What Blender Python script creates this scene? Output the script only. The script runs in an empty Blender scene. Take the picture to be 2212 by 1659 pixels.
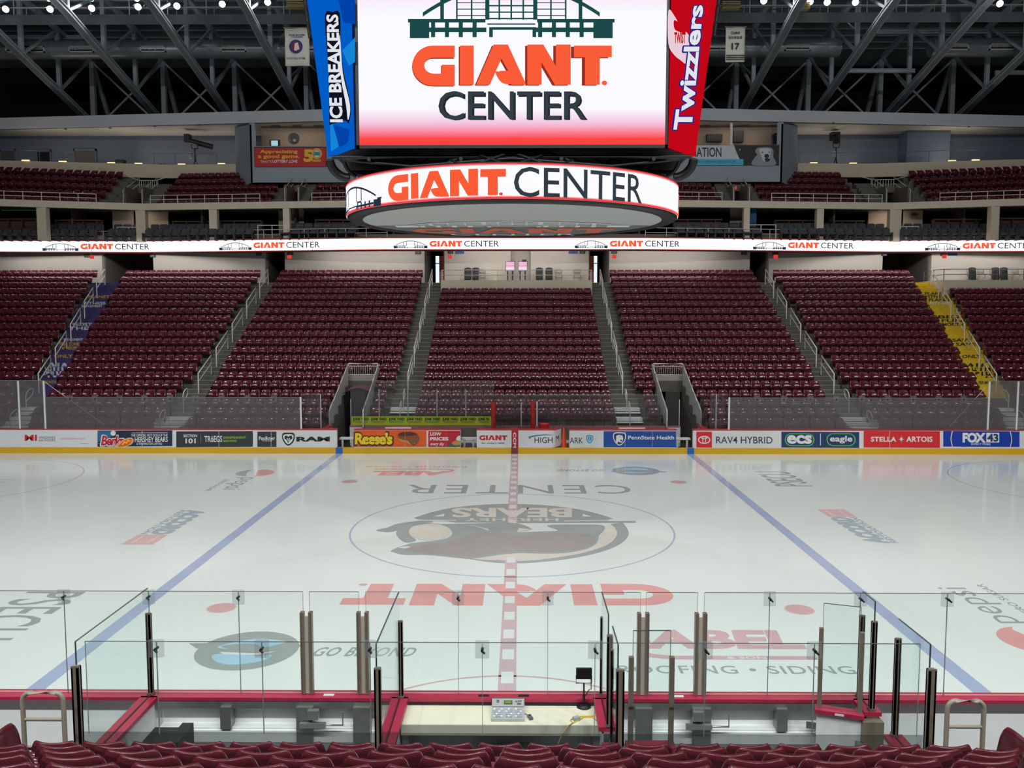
import bpy, math, random
from mathutils import Vector, Matrix

random.seed(7)
sc = bpy.context.scene
COL = sc.collection
PI = math.pi

# ------------------------------------------------------------------ camera
F, CX, CY, CZ, PITCH, YAW = 1835.9, 0.1949, -23.9371, 6.1134, 0.0824, -0.0084
cam_data = bpy.data.cameras.new('camera')
cam_data.sensor_fit = 'HORIZONTAL'
cam_data.sensor_width = 36.0
cam_data.lens = F / 2212.0 * 36.0
cam_data.clip_end = 300
cam = bpy.data.objects.new('camera', cam_data)
COL.objects.link(cam)
cam.location = (CX, CY, CZ)
cam.rotation_euler = (PI / 2 - PITCH, 0, -YAW)
sc.camera = cam

# ------------------------------------------------------------------ world, exposure
w = bpy.data.worlds.new('arena_air')
sc.world = w
w.use_nodes = True
w.node_tree.nodes['Background'].inputs[0].default_value = (0.75, 0.85, 1.0, 1)
w.node_tree.nodes['Background'].inputs[1].default_value = 0.02
sc.view_settings.view_transform = 'Standard'
sc.view_settings.look = 'None'
sc.view_settings.gamma = 1.0
sc.view_settings.exposure = 0.0
sc.view_settings.use_curve_mapping = False
sc.cycles.max_bounces = 7
sc.cycles.diffuse_bounces = 4
sc.cycles.glossy_bounces = 3
sc.cycles.transmission_bounces = 4
sc.cycles.transparent_max_bounces = 40
sc.cycles.caustics_reflective = False
sc.cycles.caustics_refractive = False
sc.cycles.sample_clamp_indirect = 4.0
sc.cycles.sample_clamp_direct = 12.0

# ------------------------------------------------------------------ arena lights: rows of metal halide lamps on the two catwalks, then added fill lights
LAMP_W = 45.0
NEAR_W = 560.0
OVER_W = 152.0


def lamp_light(x, y, z, power, tx, ty, size=0.5, spread=2.2):
    l = bpy.data.lights.new('arena_lamp', 'AREA')
    l.shape = 'DISK'
    l.size = size
    l.energy = power
    l.color = (0.985, 1.0, 0.985)
    l.spread = spread
    o = bpy.data.objects.new('arena_lamp', l)
    COL.objects.link(o)
    o.location = (x, y, z)
    d = Vector((tx, ty, 0)) - Vector((x, y, z))
    o.rotation_euler = d.to_track_quat('-Z', 'Y').to_euler()
    return o


for k in range(11):                                   # catwalk over the camera's side of the rink
    xx = -30 + 6 * k
    lamp_light(xx, -28.0, 24.6, NEAR_W, xx * 0.75, -2, 0.45, 1.95)
for yy in (-13.0, 13.5):                                # lamps along the two long sides of the rink, high over the board lines
    for k in range(3):
        xx = -15 + 15 * k
        lamp_light(xx, yy, 26.0, OVER_W * 3, xx * 0.95, yy * 0.9, 0.7, 1.95)
for xx, yy, zz in ((-22, 13.5, 24.5), (-7, 15.0, 24.5), (7, 15.0, 24.5), (22, 13.5, 24.5), (-28, 24, 22.5), (28, 24, 22.5)):   # added point lights without fixtures, lifting the trusses and roof
    l = bpy.data.lights.new('roof_fill', 'POINT')
    l.energy = 210.0
    l.shadow_soft_size = 0.35
    o = bpy.data.objects.new('roof_fill', l)
    COL.objects.link(o)
    o.location = (xx, yy, zz)

for xx in (-29, -20.5, -10, 0, 10, 20.5, 29):         # added fill strips hidden under the suite floor, brightening the concourse wall
    l = bpy.data.lights.new('concourse_fill', 'AREA')
    l.shape = 'RECTANGLE'
    l.size, l.size_y = 8.0, 0.25
    l.energy = 95.0
    l.color = (1.0, 0.97, 0.93)
    o = bpy.data.objects.new('concourse_fill', l)
    COL.objects.link(o)
    o.location = (xx, 30.0, 10.33)
    o.rotation_euler = (math.radians(38), 0, 0)

for xx in (-29, -23.5, -17.5, -11.5, 11.5, 17.5, 23.5, 29):   # added fill lights without fixtures, brightening the suites and press boxes
    l = bpy.data.lights.new('suite_fill', 'AREA')
    l.shape, l.size, l.size_y, l.energy, l.color = 'RECTANGLE', 3.0, 0.6, 50.0, (1.0, 0.9, 0.78)
    o = bpy.data.objects.new('suite_fill', l)
    COL.objects.link(o)
    o.location = (xx, 32.2, 12.95)
    if abs(xx) in (11.5, 17.5):
        l2 = l.copy()
        l2.energy = 26.0
        o2 = bpy.data.objects.new('press_box_fill', l2)  # added fill under the press box ceiling, no fixture
        COL.objects.link(o2)
        o2.location = (xx * 0.85, 34.3, 18.88)

# ------------------------------------------------------------------ measuring: a point of the photo on a known plane of the place


def ray(px, py):
    u = (px - 1106) / F
    v = (py - 829.5) / F
    a, b = math.cos(PITCH), math.sin(PITCH)
    d = (u, a - v * b, -b - v * a)
    c, s = math.cos(-YAW), math.sin(-YAW)
    return (c * d[0] - s * d[1], s * d[0] + c * d[1], d[2])


def at(px, py, Y):
    d = ray(px, py)
    t = (Y - CY) / d[1]
    return Vector((CX + t * d[0], Y, CZ + t * d[2]))


def atz(px, py, Z):
    d = ray(px, py)
    t = (Z - CZ) / d[2]
    return Vector((CX + t * d[0], CY + t * d[1], Z))


def X(px, py, Y):
    return at(px, py, Y).x


def Zp(py, Y, px=1106):
    return at(px, py, Y).z


# ------------------------------------------------------------------ materials (all procedural)


def lin(c):
    return tuple(((v / 255) / 12.92 if v <= 10.3 else ((v / 255 + 0.055) / 1.055) ** 2.4) for v in c)


MATS = {}


def M(name, rgb=(128, 128, 128), rough=0.6, metal=0.0, noise=0.0, scale=4.0, spec=0.5, coat=0.0, bump=0.0):
    if name in MATS:
        return MATS[name]
    m = bpy.data.materials.new(name)
    m.use_nodes = True
    nt = m.node_tree
    p = nt.nodes['Principled BSDF']
    p.inputs['Roughness'].default_value = rough
    p.inputs['Metallic'].default_value = metal
    p.inputs['Specular IOR Level'].default_value = spec
    p.inputs['Coat Weight'].default_value = coat
    p.inputs['Coat Roughness'].default_value = 0.08
    c = lin(rgb)
    if noise > 0 or bump > 0:
        tc = nt.nodes.new('ShaderNodeTexCoord')
        n = nt.nodes.new('ShaderNodeTexNoise')
        n.inputs['Scale'].default_value = scale
        n.inputs['Detail'].default_value = 5
        nt.links.new(tc.outputs['Object'], n.inputs['Vector'])
        r = nt.nodes.new('ShaderNodeValToRGB')
        r.color_ramp.elements[0].position = 0.3
        r.color_ramp.elements[1].position = 0.7
        r.color_ramp.elements[0].color = tuple(v * (1 - noise) for v in c) + (1,)
        r.color_ramp.elements[1].color = tuple(min(1, v * (1 + noise)) for v in c) + (1,)
        nt.links.new(n.outputs['Fac'], r.inputs['Fac'])
        nt.links.new(r.outputs['Color'], p.inputs['Base Color'])
        if bump > 0:
            b = nt.nodes.new('ShaderNodeBump')
            b.inputs['Strength'].default_value = bump
            b.inputs['Distance'].default_value = 0.02
            nt.links.new(n.outputs['Fac'], b.inputs['Height'])
            nt.links.new(b.outputs['Normal'], p.inputs['Normal'])
    else:
        p.inputs['Base Color'].default_value = c + (1,)
    MATS[name] = m
    return m


def EM(name, rgb, strength=1.0):
    if name in MATS:
        return MATS[name]
    m = bpy.data.materials.new(name)
    m.use_nodes = True
    nt = m.node_tree
    nt.nodes.clear()
    e = nt.nodes.new('ShaderNodeEmission')
    e.inputs[0].default_value = lin(rgb) + (1,)
    e.inputs[1].default_value = strength
    o = nt.nodes.new('ShaderNodeOutputMaterial')
    nt.links.new(e.outputs[0], o.inputs[0])
    MATS[name] = m
    return m


def EMramp(name, axis, lo, hi, stops, strength=1.0):
    """a video picture whose colour runs along one world axis between lo and hi"""
    m = bpy.data.materials.new(name)
    m.use_nodes = True
    nt = m.node_tree
    nt.nodes.clear()
    tc = nt.nodes.new('ShaderNodeTexCoord')
    sp = nt.nodes.new('ShaderNodeSeparateXYZ')
    nt.links.new(tc.outputs['Object'], sp.inputs[0])
    mr = nt.nodes.new('ShaderNodeMapRange')
    mr.inputs['From Min'].default_value = lo
    mr.inputs['From Max'].default_value = hi
    nt.links.new(sp.outputs[axis], mr.inputs['Value'])
    r = nt.nodes.new('ShaderNodeValToRGB')
    while len(r.color_ramp.elements) < len(stops):
        r.color_ramp.elements.new(0.5)
    for el, (p, c) in zip(r.color_ramp.elements, stops):
        el.position = p
        el.color = lin(c) + (1,)
    nt.links.new(mr.outputs[0], r.inputs['Fac'])
    e = nt.nodes.new('ShaderNodeEmission')
    e.inputs[1].default_value = strength
    nt.links.new(r.outputs['Color'], e.inputs[0])
    o = nt.nodes.new('ShaderNodeOutputMaterial')
    nt.links.new(e.outputs[0], o.inputs[0])
    MATS[name] = m
    return m


def glass_mat(name, tint, gloss_mix=1.0, rough=0.02):
    m = bpy.data.materials.new(name)
    m.use_nodes = True
    nt = m.node_tree
    nt.nodes.clear()
    t = nt.nodes.new('ShaderNodeBsdfTransparent')
    t.inputs[0].default_value = tint + (1,)
    g = nt.nodes.new('ShaderNodeBsdfGlossy')
    g.inputs['Roughness'].default_value = rough
    fr = nt.nodes.new('ShaderNodeLayerWeight')             # reflection grows towards grazing view, the same on both faces
    fr.inputs['Blend'].default_value = 0.5
    pw = nt.nodes.new('ShaderNodeMath')
    pw.operation = 'POWER'
    pw.inputs[1].default_value = 5.0
    nt.links.new(fr.outputs['Facing'], pw.inputs[0])
    mu = nt.nodes.new('ShaderNodeMath')
    mu.operation = 'MULTIPLY_ADD'
    mu.inputs[1].default_value = 0.35 * gloss_mix
    mu.inputs[2].default_value = 0.02 * gloss_mix
    nt.links.new(pw.outputs[0], mu.inputs[0])
    mx = nt.nodes.new('ShaderNodeMixShader')
    nt.links.new(mu.outputs[0], mx.inputs[0])
    nt.links.new(t.outputs[0], mx.inputs[1])
    nt.links.new(g.outputs[0], mx.inputs[2])
    o = nt.nodes.new('ShaderNodeOutputMaterial')
    nt.links.new(mx.outputs[0], o.inputs[0])
    MATS[name] = m
    return m


def hazy_glass(name, tint, haze, amount):
    """clear sheet with an even grey haze film, partly diffuse, partly translucent"""
    m = glass_mat(name, tint)
    nt = m.node_tree
    mx = next(n for n in nt.nodes if n.type == 'MIX_SHADER')
    out = next(n for n in nt.nodes if n.type == 'OUTPUT_MATERIAL')
    d = nt.nodes.new('ShaderNodeBsdfDiffuse')
    d.inputs[0].default_value = lin(haze) + (1,)
    tl = nt.nodes.new('ShaderNodeBsdfTranslucent')
    tl.inputs[0].default_value = lin(haze) + (1,)
    ad = nt.nodes.new('ShaderNodeMixShader')
    nt.links.new(d.outputs[0], ad.inputs[1])
    nt.links.new(tl.outputs[0], ad.inputs[2])
    m2 = nt.nodes.new('ShaderNodeMixShader')
    m2.inputs[0].default_value = amount
    nt.links.new(mx.outputs[0], m2.inputs[1])
    nt.links.new(ad.outputs[0], m2.inputs[2])
    nt.links.new(m2.outputs[0], out.inputs[0])
    return m


WHITE = M('white board', (226, 227, 230), 0.45)
RED = M('red cap', (176, 42, 74), 0.4, noise=0.06, scale=3)
FRED = M('red board cap', (196, 48, 58), 0.4)
YELLOW = M('yellow kick plate', (222, 172, 8), 0.45)
SEAT = M('maroon plastic', (94, 35, 46), 0.16, noise=0.12, scale=1.3, spec=0.65)
SEATD = M('dark seat bracket', (50, 36, 40), 0.5)
GREYSEAT = M('grey seat cloth', (76, 76, 84), 0.7, noise=0.1)
CONC = M('pale concrete', (176, 168, 160), 0.85, noise=0.05, scale=1.5)
CONCD = M('stair concrete', (106, 103, 94), 0.9, noise=0.12, scale=3)
BEIGE = M('beige plaster', (222, 210, 188), 0.85, noise=0.03, scale=2)
BLUEGREY = M('blue grey paint', (120, 128, 146), 0.8, noise=0.04, scale=2)
BLUEGREYD = M('dark blue grey paint', (104, 114, 132), 0.85, noise=0.05, scale=2)
SOFFIT = M('grey soffit board', (206, 205, 202), 0.85, noise=0.03, scale=1)
FASCIA = M('white fascia', (200, 204, 212), 0.7)
DARK = M('black steel', (20, 21, 24), 0.5)
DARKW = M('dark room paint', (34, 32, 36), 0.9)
BROWN = M('brown wood', (92, 66, 52), 0.6, noise=0.15, scale=5)
TRUSS = M('grey blue truss paint', (176, 188, 196), 0.5, noise=0.06, scale=2)
ROOF = M('dark roof deck', (136, 146, 152), 0.8)
DUCT = M('galvanised duct', (150, 160, 166), 0.35, metal=0.45, noise=0.08, scale=2)
ALU = M('dull aluminium', (150, 152, 150), 0.4, metal=0.7, noise=0.1, scale=5)
POST = M('bronze glass post', (138, 127, 114), 0.35, metal=0.25, noise=0.08, scale=6)
STEEL = M('stainless rail', (222, 218, 208), 0.3, metal=0.1)
RAILB = M('beige painted tube', (158, 150, 136), 0.4)
WPOST = M('white post', (225, 226, 228), 0.5)
BLACK = M('black plastic', (18, 18, 20), 0.45)
CLEAR = glass_mat('clear rink glass', (0.966, 0.988, 0.983))
CLEARE = M('green glass edge', (58, 78, 74), 0.3)
SEAM = M('pale glass seam', (136, 152, 150), 0.3)
CLIPM = hazy_glass('acrylic clip', (0.95, 0.96, 0.96), (200, 206, 208), 0.16)
HAZY = hazy_glass('hazy grey rink glass', (0.93, 0.94, 0.95), (148, 146, 148), 0.40)
TEAM = hazy_glass('bench glass', (0.94, 0.95, 0.96), (150, 146, 150), 0.12)

# ------------------------------------------------------------------ mesh helpers


class MB:
    """collects shapes and links them as one mesh object"""

    def __init__(s):
        s.v, s.f, s.mi, s.sm = [], [], [], []

    def add(s, vs, fs, mi=0, smooth=False):
        o = len(s.v)
        s.v += [tuple(p) for p in vs]
        for f in fs:
            s.f.append(tuple(i + o for i in f))
            s.mi.append(mi)
            s.sm.append(smooth)
        return s

    def box(s, x0, y0, z0, x1, y1, z1, mi=0):
        v = [(x0, y0, z0), (x1, y0, z0), (x1, y1, z0), (x0, y1, z0), (x0, y0, z1), (x1, y0, z1), (x1, y1, z1), (x0, y1, z1)]
        return s.add(v, [(3, 2, 1, 0), (4, 5, 6, 7), (0, 1, 5, 4), (1, 2, 6, 5), (2, 3, 7, 6), (3, 0, 4, 7)], mi)

    def bar(s, a, b, wx, wz, mi=0, up=(0, 0, 1)):
        """rectangular bar from a to b, wx wide and wz deep along up"""
        a, b = Vector(a), Vector(b)
        d = (b - a).normalized()
        u = Vector(up)
        r = d.cross(u)
        if r.length < 1e-4:
            r = d.cross(Vector((0, 1, 0)))
        r.normalize()
        u = r.cross(d).normalized()
        v = []
        for p in (a, b):
            for sx, sz in ((-1, -1), (1, -1), (1, 1), (-1, 1)):
                v.append(p + r * (sx * wx / 2) + u * (sz * wz / 2))
        return s.add(v, [(0, 3, 2, 1), (4, 5, 6, 7), (0, 1, 5, 4), (1, 2, 6, 5), (2, 3, 7, 6), (3, 0, 4, 7)], mi)

    def tube(s, pts, r, n=8, mi=0, closed=False, cap=True):
        pts = [Vector(p) for p in pts]
        N = len(pts)
        rings = []
        ref = None
        for i, p in enumerate(pts):
            if closed:
                d = pts[(i + 1) % N] - pts[i - 1]
            else:
                d = pts[min(i + 1, N - 1)] - pts[max(i - 1, 0)]
            d.normalize()
            if ref is None:
                ref = Vector((0, 0, 1)) if abs(d.z) < 0.9 else Vector((1, 0, 0))
            a = d.cross(ref)
            if a.length < 1e-3:
                a = d.cross(Vector((0.3, 1, 0.2)))
            a.normalize()
            b = a.cross(d).normalized()
            rings.append([p + (a * math.cos(2 * PI * k / n) + b * math.sin(2 * PI * k / n)) * r for k in range(n)])
        v = [q for ring in rings for q in ring]
        f = []
        for i in range(N if closed else N - 1):
            j = (i + 1) % N
            for k in range(n):
                l = (k + 1) % n
                f.append((i * n + k, i * n + l, j * n + l, j * n + k))
        s.add(v, f, mi, True)
        if cap and not closed:
            s.add(rings[0], [tuple(range(n))], mi)
            s.add(rings[-1], [tuple(range(n - 1, -1, -1))], mi)
        return s

    def cyl(s, c, r, h, n=16, mi=0, axis=2, r2=None):
        r2 = r if r2 is None else r2
        v = []
        for rr, hh in ((r, 0), (r2, h)):
            for k in range(n):
                a = 2 * PI * k / n
                q = [rr * math.cos(a), rr * math.sin(a), hh]
                if axis == 1:
                    q = [q[0], q[2], q[1]]
                elif axis == 0:
                    q = [q[2], q[0], q[1]]
                v.append((c[0] + q[0], c[1] + q[1], c[2] + q[2]))
        s.add(v, [(k, (k + 1) % n, n + (k + 1) % n, n + k) for k in range(n)], mi, True)
        s.add(v, [tuple(range(n - 1, -1, -1)), tuple(range(n, 2 * n))], mi)
        return s

    def lathe(s, c, prof, n=20, mi=0):
        v = []
        for r, z in prof:
            for k in range(n):
                a = 2 * PI * k / n
                v.append((c[0] + r * math.cos(a), c[1] + r * math.sin(a), c[2] + z))
        f = []
        for i in range(len(prof) - 1):
            for k in range(n):
                l = (k + 1) % n
                f.append((i * n + k, i * n + l, (i + 1) * n + l, (i + 1) * n + k))
        return s.add(v, f, mi, True)

    def prism(s, poly, p0, p1, mi=0):
        """polygon given as function-free list of 3D points on one plane, swept by p1-p0"""
        d = Vector(p1) - Vector(p0)
        a = [Vector(p) for p in poly]
        n = len(a)
        v = a + [p + d for p in a]
        f = [tuple(range(n - 1, -1, -1)), tuple(range(n, 2 * n))]
        f += [(k, (k + 1) % n, n + (k + 1) % n, n + k) for k in range(n)]
        return s.add(v, f, mi)

    def shell(s, fn, nu, nv, th, mi=0, back=True):
        """curved sheet fn(u,v), u and v in 0..1, thickened by th along its normal"""
        P = [[Vector(fn(i / nu, j / nv)) for i in range(nu + 1)] for j in range(nv + 1)]
        Q = []
        for j in range(nv + 1):
            row = []
            for i in range(nu + 1):
                du = P[j][min(i + 1, nu)] - P[j][max(i - 1, 0)]
                dv = P[min(j + 1, nv)][i] - P[max(j - 1, 0)][i]
                nrm = du.cross(dv)
                if nrm.length > 1e-9:
                    nrm.normalize()
                row.append(P[j][i] - nrm * th)
            Q.append(row)
        W_ = nu + 1
        v = [p for r in P for p in r] + [p for r in Q for p in r]
        off = W_ * (nv + 1)
        f = []
        for j in range(nv):
            for i in range(nu):
                a = j * W_ + i
                f.append((a, a + 1, a + W_ + 1, a + W_))
                if back:
                    f.append((off + a, off + a + W_, off + a + W_ + 1, off + a + 1))
        for i in range(nu):
            f.append((i + 1, i, off + i, off + i + 1))
            a = nv * W_ + i
            f.append((a, a + 1, off + a + 1, off + a))
        for j in range(nv):
            a = j * W_
            f.append((a, a + W_, off + a + W_, off + a))
            a += nu
            f.append((a + W_, a, off + a, off + a + W_))
        return s.add(v, f, mi, True)

    def merge(s, other, mat4, mi=None):
        s.add([mat4 @ Vector(p) for p in other.v], other.f, 0)
        n = len(other.f)
        for k in range(n):
            s.mi[-n + k] = other.mi[k] if mi is None else mi
            s.sm[-n + k] = other.sm[k]
        return s

    def data(s, name, mats):
        me = bpy.data.meshes.new(name)
        me.from_pydata(s.v, [], s.f)
        if not isinstance(mats, (list, tuple)):
            mats = [mats]
        for m in mats:
            me.materials.append(m)
        me.polygons.foreach_set('material_index', s.mi)
        me.polygons.foreach_set('use_smooth', s.sm)
        me.update()
        return me

    def build(s, name, mats, parent=None, loc=None):
        o = bpy.data.objects.new(name, s.data(name, mats))
        COL.objects.link(o)
        if parent is not None:
            o.parent = parent
        if loc is not None:
            o.location = loc
        return o


def tag(o, label=None, cat=None, group=None, kind=None):
    if label:
        o['label'] = label
    if cat:
        o['category'] = cat
    if group:
        o['group'] = group
    if kind:
        o['kind'] = kind
    return o


def thing(name, label, cat, loc=(0, 0, 0), rz=0.0, group=None):
    o = bpy.data.objects.new(name, None)
    o.empty_display_size = 0.2
    COL.objects.link(o)
    o.location = loc
    o.rotation_euler = (0, 0, rz)
    return tag(o, label, cat, group)


def struct(mb, name, mats, parent=None, label=None):
    o = mb.build(name, mats, parent)
    if parent is None:
        o['kind'] = 'structure'
        o['category'] = name.replace('_', ' ').split(' ')[0]
        if label:
            o['label'] = label
    return o


KIDS = {}


def copy_tree(o, kids, loc=None, rz=None):
    """a copy of a thing with copies of its parts (kids: list of (part, [sub-parts]))"""
    r = o.copy()
    COL.objects.link(r)
    if loc is not None:
        r.location = loc
    if rz is not None:
        r.rotation_euler = (0, 0, rz)
    for c, subs in kids:
        d = c.copy()
        COL.objects.link(d)
        d.parent = r
        for e in subs:
            g = e.copy()
            COL.objects.link(g)
            g.parent = d
    return r


ORD = ['first', 'second', 'third', 'fourth', 'fifth', 'sixth', 'seventh', 'eighth', 'ninth', 'tenth', 'eleventh', 'twelfth',
       'thirteenth', 'fourteenth', 'fifteenth', 'sixteenth', 'seventeenth', 'eighteenth', 'nineteenth', 'twentieth'] + \
      ['twenty-' + k for k in ('first', 'second', 'third', 'fourth', 'fifth', 'sixth', 'seventh', 'eighth', 'ninth')] + ['thirtieth'] + \
      ['thirty-' + k for k in ('first', 'second', 'third', 'fourth', 'fifth', 'sixth', 'seventh', 'eighth', 'ninth')]

# ------------------------------------------------------------------ lettering and flat painted shapes
_TXT = {}


def text_mesh(body, bold=0.0, space=1.0, lead=1.0, align='LEFT'):
    key = (body, bold, space, lead, align)
    if key not in _TXT:
        cu = bpy.data.curves.new('lettering', 'FONT')
        cu.body = body
        cu.offset = bold
        cu.space_character = space
        cu.space_line = lead
        cu.align_x = align
        cu.resolution_u = 3
        ob = bpy.data.objects.new('lettering', cu)
        me = bpy.data.meshes.new_from_object(ob)
        vs = [(v.co.x, v.co.y) for v in me.vertices]
        fs = [tuple(p.vertices) for p in me.polygons]
        bpy.data.objects.remove(ob)
        bpy.data.curves.remove(cu)
        bpy.data.meshes.remove(me)
        x0, x1 = min(v[0] for v in vs), max(v[0] for v in vs)
        y0, y1 = min(v[1] for v in vs), max(v[1] for v in vs)
        _TXT[key] = ([((v[0] - x0) / (x1 - x0), (v[1] - y0) / (y1 - y0)) for v in vs], fs, x1 - x0, y1 - y0)
    return _TXT[key]


def fill(loops):
    """flat mesh of closed loops (inner loops are holes)"""
    cu = bpy.data.curves.new('shape', 'CURVE')
    cu.dimensions = '2D'
    cu.fill_mode = 'BOTH'
    for L in loops:
        sp = cu.splines.new('POLY')
        sp.points.add(len(L) - 1)
        for p, q in zip(sp.points, L):
            p.co = (q[0], q[1], 0, 1)
        sp.use_cyclic_u = True
    ob = bpy.data.objects.new('shape', cu)
    me = bpy.data.meshes.new_from_object(ob)
    vs = [(v.co.x, v.co.y) for v in me.vertices]
    fs = [tuple(p.vertices) for p in me.polygons]
    bpy.data.objects.remove(ob)
    bpy.data.curves.remove(cu)
    bpy.data.meshes.remove(me)
    return vs, fs


def ell(cx, cy, rx, ry, n=32, a0=0.0, a1=2 * PI):
    full = abs(a1 - a0 - 2 * PI) < 1e-6
    k = n if full else n + 1
    return [(cx + rx * math.cos(a0 + (a1 - a0) * i / n), cy + ry * math.sin(a0 + (a1 - a0) * i / n)) for i in range(k)]


def smooth(pts, n=4, closed=True):
    """Catmull-Rom through the points"""
    out = []
    N = len(pts)
    for i in range(N if closed else N - 1):
        p = [pts[(i + k - 1) % N] if closed else pts[max(0, min(N - 1, i + k - 1))] for k in range(4)]
        for j in range(n):
            t = j / n
            q = []
            for a in range(2):
                p0, p1, p2, p3 = (p[k][a] for k in range(4))
                q.append(0.5 * (2 * p1 + (p2 - p0) * t + (2 * p0 - 5 * p1 + 4 * p2 - p3) * t * t + (3 * p1 - p0 - 3 * p2 + p3) * t ** 3))
            out.append(tuple(q))
    if not closed:
        out.append(tuple(pts[-1]))
    return out


class Decal:
    """flat lettering and shapes in a drawing's own (x right, y down) frame, laid on a surface by fn(x, y, lift)"""

    def __init__(s, fn, step=0.0025):
        s.fn, s.step = fn, step
        s.mb, s.mats, s.n, s.k = MB(), [], 1, 0

    def _m(s, m):
        if m not in s.mats:
            s.mats.append(m)
        return s.mats.index(m)

    def raw(s, vs, fs, m):
        s.k += 1                                         # every piece lies a hair above the one before
        s.mb.add([s.fn(x, y, (s.n + s.k * 0.04) * s.step) for x, y in vs], fs, s._m(m))
        return s

    def up(s):
        s.n += 1
        return s

    def rect(s, x0, y0, x1, y1, m, nx=1):
        vs, fs = [], []
        for i in range(nx + 1):
            x = x0 + (x1 - x0) * i / nx
            vs += [(x, y0), (x, y1)]
        for i in range(nx):
            fs.append((2 * i, 2 * i + 1, 2 * i + 3, 2 * i + 2))
        return s.raw(vs, fs, m)

    def shape(s, loops, m):
        if loops and not isinstance(loops[0][0], (tuple, list)):
            loops = [loops]
        vs, fs = fill(loops)
        return s.raw(vs, fs, m)

    def line(s, pts, wd, m):
        for a, b in zip(pts[:-1], pts[1:]):
            dx, dy = b[0] - a[0], b[1] - a[1]
            l = math.hypot(dx, dy) or 1
            nx, ny = -dy / l * wd / 2, dx / l * wd / 2
            s.raw([(a[0] + nx, a[1] + ny), (b[0] + nx, b[1] + ny), (b[0] - nx, b[1] - ny), (a[0] - nx, a[1] - ny)], [(0, 1, 2, 3)], m)
        return s

    def text(s, body, x0, y0, x1, y1, m, bold=0.0, shear=0.0, space=1.0, lead=1.0, align='LEFT', warp=None):
        vs, fs, fw, fh = text_mesh(body, min(bold, 0.035), space, lead, align)
        e = max(0.0, bold - 0.035)                         # extra weight: the word again, shifted all round
        for k in range(9 if e > 0 else 1):
            ox = e * (x1 - x0) / fw * math.cos(k * PI / 4) if k else 0.0
            oy = e * (y1 - y0) / fh * math.sin(k * PI / 4) if k else 0.0
            q = []
            for u, v in vs:
                x = x0 + (x1 - x0) * u + shear * v * abs(y1 - y0) + ox
                y = y1 + (y0 - y1) * v + oy
                if warp:
                    x, y = warp(x, y)
                q.append((x, y))
            s.raw(q, fs, m)
        return s

    def build(s, name, parent=None):
        return s.mb.build(name, s.mats, parent)


def flat(Y, ox=0.0, oy=0.0, k=1.0):
    """drawing frame: enlarged view of the photo from (ox, oy), k times; plane facing the rink at depth Y"""
    def fn(x, y, h):
        p = at(ox + x / k, oy + y / k, Y)
        return (p.x, Y - h, p.z)
    return fn


def onice(ox=0.0, oy=0.0, k=1.0):
    def fn(x, y, h):
        p = atz(ox + x / k, oy + y / k, 0.0)
        return (p.x, p.y, h)
    return fn


# heavy slab letters of the arena's name, drawn in a box 432 wide and 88 high (y down)
def giant(d, x0, y0, x1, y1, m, leaf=None, dot=None):
    fx = lambda p: [(x0 + (x1 - x0) * a / 432, y0 + (y1 - y0) * b / 88) for a, b in p]
    g = [(92, 2), (45, 2)] + ell(45, 45, 45, 43, 14, -PI / 2, -3 * PI / 2)[1:-1] + [(45, 88), (92, 88), (92, 43), (64, 43), (64, 62), (52, 62)]
    g += ell(46, 45, 20, 17, 10, PI / 2, 3 * PI / 2) + [(92, 28)]
    d.shape(fx(g), m)
    d.shape(fx([(103, 2), (133, 2), (133, 86), (103, 86)]), m)
    d.shape(fx([(176, 0), (207, 0), (247, 86), (214, 86), (196, 70), (188, 56), (208, 56), (193, 30), (168, 86), (138, 86)]), m)
    if leaf:
        d.shape(fx(smooth([(180, 58), (200, 63), (212, 84), (192, 80)], 5)), m)
    d.shape(fx([(249, 0), (284, 0), (311, 46), (311, 0), (343, 0), (343, 86), (309, 86), (280, 38), (280, 86), (249, 86)]), m)
    d.shape(fx([(350, 2), (432, 2), (432, 27), (406, 27), (406, 86), (374, 86), (374, 27), (350, 27)]), m)
    if dot:
        d.shape(fx(ell(416, 82, 6, 5, 12)), dot)


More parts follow.
